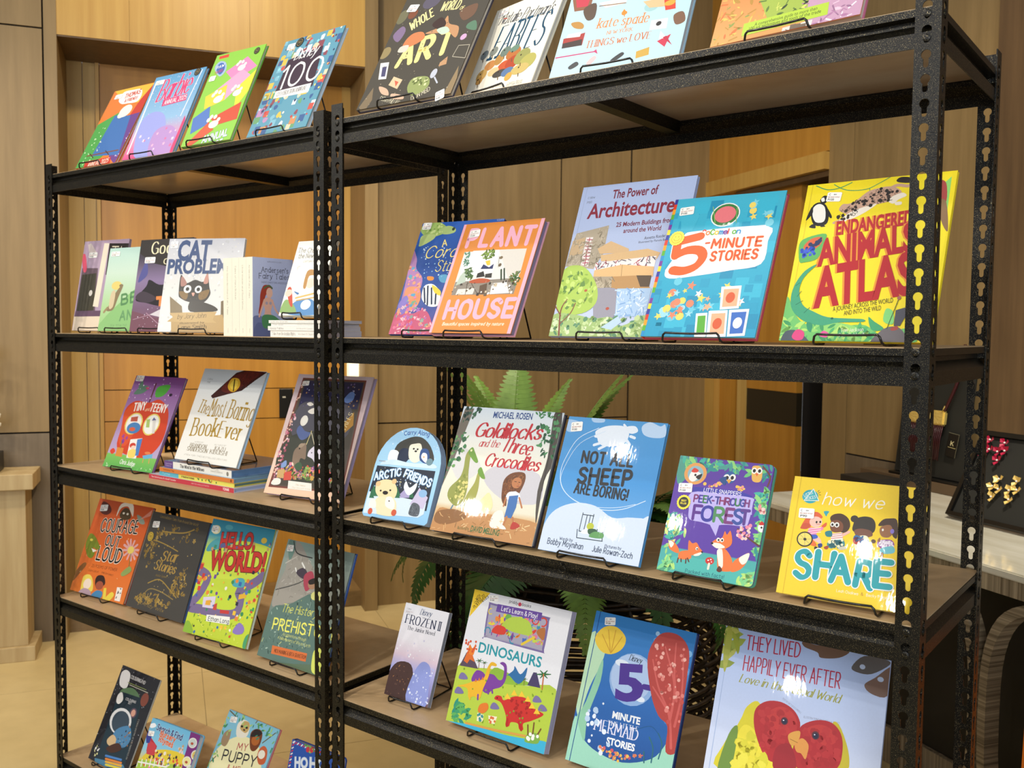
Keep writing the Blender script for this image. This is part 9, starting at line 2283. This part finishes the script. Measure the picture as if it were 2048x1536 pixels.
def arch_outline(w, h):
    R = w/2; out = [(-w/2+6, 0), (w/2-6, 0), (w/2, 6)]
    out += [(R*cos(a*pi/16), h-R*.98+R*.98*sin(a*pi/16)) for a in range(17)]
    return out+[(-w/2, 6)]
def seal_spec(x, y, r, c1, c2, t):
    n = 36; P = [(x+r*(1.0 if k % 2 == 0 else .93)*cos(2*pi*k/n), y+r*(1.0 if k % 2 == 0 else .93)*sin(2*pi*k/n)) for k in range(n)]
    items = [('E', (x, y, r*.7, r*.7, 0), c2), ('E', (x, y, r*.62, r*.62, 0), c1 if t is None or t == 'smile' else c2)]
    if t == 'BEST':
        items += [('T', 'B', 'BEST', x-r*.36, y+r*.08, x+r*.36, y+r*.08, r*.24, c1), ('T', 'B', 'SELLER', x-r*.46, y-r*.26, x+r*.46, y-r*.26, r*.22, c1)]
    elif t == 'smile':
        items += [('E', (x-r*.2, y+r*.2, r*.07, r*.1, 0), c2), ('E', (x+r*.2, y+r*.2, r*.07, r*.1, 0), c2), ('L', 1, [x-r*.38, y-r*.05, x-r*.2, y-r*.32, x+r*.2, y-r*.32, x+r*.38, y-r*.05], r*.08, c2)]
    else:
        items += [('L', 0, [x-r*.4, y+r*.15, x+r*.4, y+r*.15], r*.1, c2), ('L', 0, [x-r*.3, y-r*.12, x+r*.3, y-r*.12], r*.1, c2)]
    return (P, c1, items)
SHORT = dict(trains='orange and green annual at far left', dolls='glittery blue annual', pups='bright green annual', hundred='mosaic annual reading 100', art='large charcoal art book', fables='cream Fables hardback', spade='thick pale blue hardback', tools='art technique book with the lime strip',
    house='mauve picture book', green='pale green picture book', bat='dark purple picture book', cat='grey cat picture book', forest='white paperback on the small stack', coral='blue coral reef book', plant='orange book with pink lettering', arch='tall architecture book', melon='turquoise storybook with rainbow spine', atlas='yellow animals atlas',
    tiny='purple apple-house book', boring='cream dragon-eye book on the stack', unicorn='peach scalloped-frame book', courage='orange poetry book', stars='charcoal and gold book', hello='lime green town book', prehist='grey green prehistory book', pad='black colouring pad', find='nursery rhyme sound book', puppy='pale blue puppy book', hoho='blue candy-stripe book',
    arctic='arch-shaped polar bear book', goldi='cream crocodile book', sheep='glossy blue sheep book', peek='purple fox board book', share='yellow book with teal lettering', snow='slim white novel', dino='white dinosaur play book', mermaid='blue undersea storybook', birds='red lovebird book')
for key, label, shelf, ps, (w, h, thk), base, kw, stickers, seals, items in BOOKS:
    kw = dict(kw); cat = kw.pop('cat', 'book')
    if kw.get('outline') == 'arch': kw['outline'] = arch_outline(w, h)
    mw = book_matrix(*ps)
    make_book(label, mw, w, h, thk, base, items, stickers=[price_sticker(*s) for s in stickers if s[2] > 4], seals=[seal_spec(*s) for s in seals], cat=cat, name={'book': 'book', 'colouring pad': 'colouring_pad'}[cat], **kw)
    u, x, y, z, yaw, tilt = ps
    lv = min(LEV[u], key=lambda l: abs(l-z)) if key not in ('forest', 'boring') else {'forest': LEV[u][1]+.0415, 'boring': LEV[u][2]+.0555}[key]
    make_stand('black wire stand holding the '+SHORT[key], u, x-(.022 if key == 'coral' else 0), y, lv+.0016, yaw, tilt, thk/1000+.004, h/1000, w=min(.085 if key in ('cat', 'coral') else .108, w*.55/1000))

# ------------------------------------------------------------ books lying in stacks and standing spine-out on the left rack
def placed(unit, u, b, v, o):
    return UNIT[unit] @ Matrix(((u[0], b[0], v[0], o[0]), (u[1], b[1], v[1], o[1]), (u[2], b[2], v[2], o[2]), (0, 0, 0, 1)))
def lying(label, x0, x1, y0, y1, z, thk, base, spine_items, group, **kw):
    w, h = (y1-y0)*1000, (x1-x0)*1000
    return make_book(label, placed('L', (0, 1, 0), (0, 0, -1), (-1, 0, 0), (x1, (y0+y1)/2, z+thk)), w, h, thk*1000, base, kw.pop('items', []), spine_items=spine_items, group=group, **kw)
zb = LEV['L'][2]+.0016; g3 = 'stack under the cream dragon-eye book'
lying('red picture book, lowest in the stack under the cream dragon-eye book', .453, .845, .052, .305, zb, .0125, '#c9ccdc', [('P', 0, [0, 0, 392, 0, 392, 12.5, 0, 12.5], '#c23a4a'), ('T', 'h', 'The Adventures of a Small Traveller', 12, 4, 132, 4, 4.5, '#f0d8d0'), ('T', 'n', 'WRITTEN AND ILLUSTRATED', 205, 4.5, 285, 4.5, 3.5, '#f0d8d0'), ('T', 'B', 'YONAR', 345, 3, 372, 3, 7, '#f6ecec')], g3, pages='#aebfe0')
lying('yellow and turquoise spined picture book, second from bottom of its stack', .497, .838, .058, .3, zb+.0127, .0115, '#e3d25a', [('P', 0, [0, 0, 341, 0, 341, 11.5, 0, 11.5], '#e6d75c'), ('P', 0, [0, 0, 92, 0, 92, 11.5, 0, 11.5], '#5fb0c0'), ('T', 'H', 'A Hundred Animals', 105, 3.5, 165, 3.5, 5, '#4a3f2a'), ('D', [180, 2, 270, 2, 270, 9, 180, 9], 12, 2, 3.5, ['#c97f2c', '#4f7a3a'], 'pd', 3), ('T', 'n', 'Turnip', 14, 4, 50, 4, 4.5, '#e9f0f0')], g3, pages='#6f8f86')
lying('orange spined picture book, third from bottom of its stack', .5, .84, .056, .3, zb+.0244, .0115, '#7fa6bc', [('P', 0, [0, 0, 340, 0, 340, 11.5, 0, 11.5], '#d9803a'), ('T', 'h', 'The Brightest Thing', 18, 4, 70, 4, 4.5, '#8a4a1c'), ('T', 'n', 'BY THE RIVER', 130, 4, 200, 4, 4, '#a85f2a'), ('E', (328, 5.7, 4, 4, 0), '#8a4a1c')], g3, pages='#8fb0c8')
lying('white spined storybook with purple end, topmost of its stack', .515, .822, .062, .295, zb+.0361, .019, '#7f9cc0', [('P', 0, [0, 0, 307, 0, 307, 19, 0, 19], '#efebe0'), ('P', 0, [0, 0, 42, 0, 42, 19, 0, 19], '#6a4a86'), ('T', 'k', 'The Wind in the Willows', 76, 6, 186, 6, 8.5, '#3a3530'), ('T', 'n', 'Illustrated', 6, 10, 36, 10, 4, '#d8c8e0'), ('T', 'n', 'Classics', 6, 4, 32, 4, 4, '#d8c8e0'), ('T', 'i', 'Kenneth Grahame', 216, 8, 268, 8, 4.5, '#7a766c'), ('E', (290, 9, 5, 6, 0), '#8a8478')], g3, pages='#6f95bf')
zb = LEV['L'][1]+.0016; g2 = 'small stack of white paperbacks'
for k, (x0, x1, y0, t, tx, lab) in enumerate(((1.022, 1.21, .032, .0155, 'Tales from the Arabian Nights', 'thick white paperback, lowest of the small stack on the eye-level shelf'), (1.015, 1.208, .03, .0105, 'Aesop Fables', 'white paperback, second from bottom of the small stack'), (1.022, 1.2, .034, .0068, 'Tom Jones', 'thin short white paperback, second from top of the small stack'), (1.017, 1.212, .031, .0072, 'Just So Stories', 'thin white paperback, topmost of the small stack'))):
    L_ = (x1-x0)*1000; T_ = t*1000
    lying(lab, x0, x1, y0, y0+.126, zb, t, '#eeebe2', [('T', 't', tx, 8, T_*.3, 8+min(85, len(tx)*4.2), T_*.3, T_*.42, '#5a564e'), ('T', 'n', 'Wordsworth Classics', L_*.55, T_*.35, L_*.85, T_*.35, T_*.3, '#9a968c')], g2, pages='#d9d6e0', hard=False, finish='m'); zb += t+.0002
x = .838; zb = LEV['L'][1]+.0016; g1 = 'white paperbacks standing spine out'
AND = [('G', -63.5, 63.5, [(0, '#a3aed2'), (70, '#abb6da'), (198, '#b6bfe0')]), ('T', 't', "Andersen's", -36, 162, 48, 162, 12.5, '#2f2d3a'), ('T', 't', 'Fairy Tales', -44, 146, 52, 146, 12.5, '#2f2d3a'), ('T', 'n', 'HANS CHRISTIAN ANDERSEN', -36, 134, 46, 134, 4.5, '#5a5a70'), ('T', 'n', 'WORDSWORTH CLASSICS', -18, 187, 28, 187, 3, '#6a6a80'), ('P', 1, [-64, 0, -64, 46, -40, 52, -20, 40, 10, 30, 40, 40, 64, 30, 64, 0], '#6f7aa5'), ('P', 1, [-64, 10, -50, 34, -28, 30, -10, 8, -20, 0, -64, 0], '#5f6a95'),
    ('P', 1, [-40, 108, -30, 128, -12, 128, -6, 112, -22, 106, -30, 84, -38, 62, -46, 58, -42, 84], '#a5402f'), ('E', (-12, 110, 10, 13, 0), '#e6b8a4'), ('P', 1, [-26, 96, -10, 98, -2, 84, -8, 62, -2, 44, -30, 44, -26, 66, -32, 84], '#e0b09c'), ('P', 1, [-34, 52, -2, 54, 26, 40, 44, 44, 50, 30, 20, 28, -10, 20, -32, 24], '#4f8a5c'), ('L', 1, [-28, 92, -38, 66, -44, 50], 5, '#e0b09c'), ('L', 1, [-4, 92, 8, 66, 26, 50], 5, '#e0b09c'), ('E', (-21, 84, 4, 4, 0), '#a9a0b0'), ('E', (-9, 84, 4, 4, 0), '#a9a0b0'), ('L', 1, [-28, 122, -14, 128, -4, 122], 5, '#5f6a4a')]
for k, (t, tx, lab) in enumerate(((.036, 'The Grimm Brothers Fairy Tales', 'thickest white spine, leftmost of the upright paperbacks beside the cat book'), (.0275, 'Tales of Hans Brinker', 'white spine, second from left of the upright paperbacks'), (.0285, 'Little Women and Good Wives', 'cream spine, third from left of the upright paperbacks'), (.025, 'Andersen Fairy Tales', 'upright white-spined paperback showing a blue cover with a red-haired mermaid'))):
    T_ = t*1000; last = k == 3
    make_book(lab, placed('L', (0, 1, 0), (-1, 0, 0), (0, 0, 1), (x+t, .03+.0635, zb)), 127, 198, T_, '#aab6dc' if last else '#e9e4d6', AND if last else [], spine='#efe8d4', back='#e9e4d6', spine_items=[('T', 't', tx, 20, T_*.42, 20+len(tx)*4.1, T_*.42, 4.2, '#6a6558'), ('T', 'n', 'WORDS WORTH', 178, T_*.5-1, 190, T_*.5-1, 2.2, '#7a756a')], pages='#ded6c4', hard=False, finish='m', group=g1); x += t+.0006
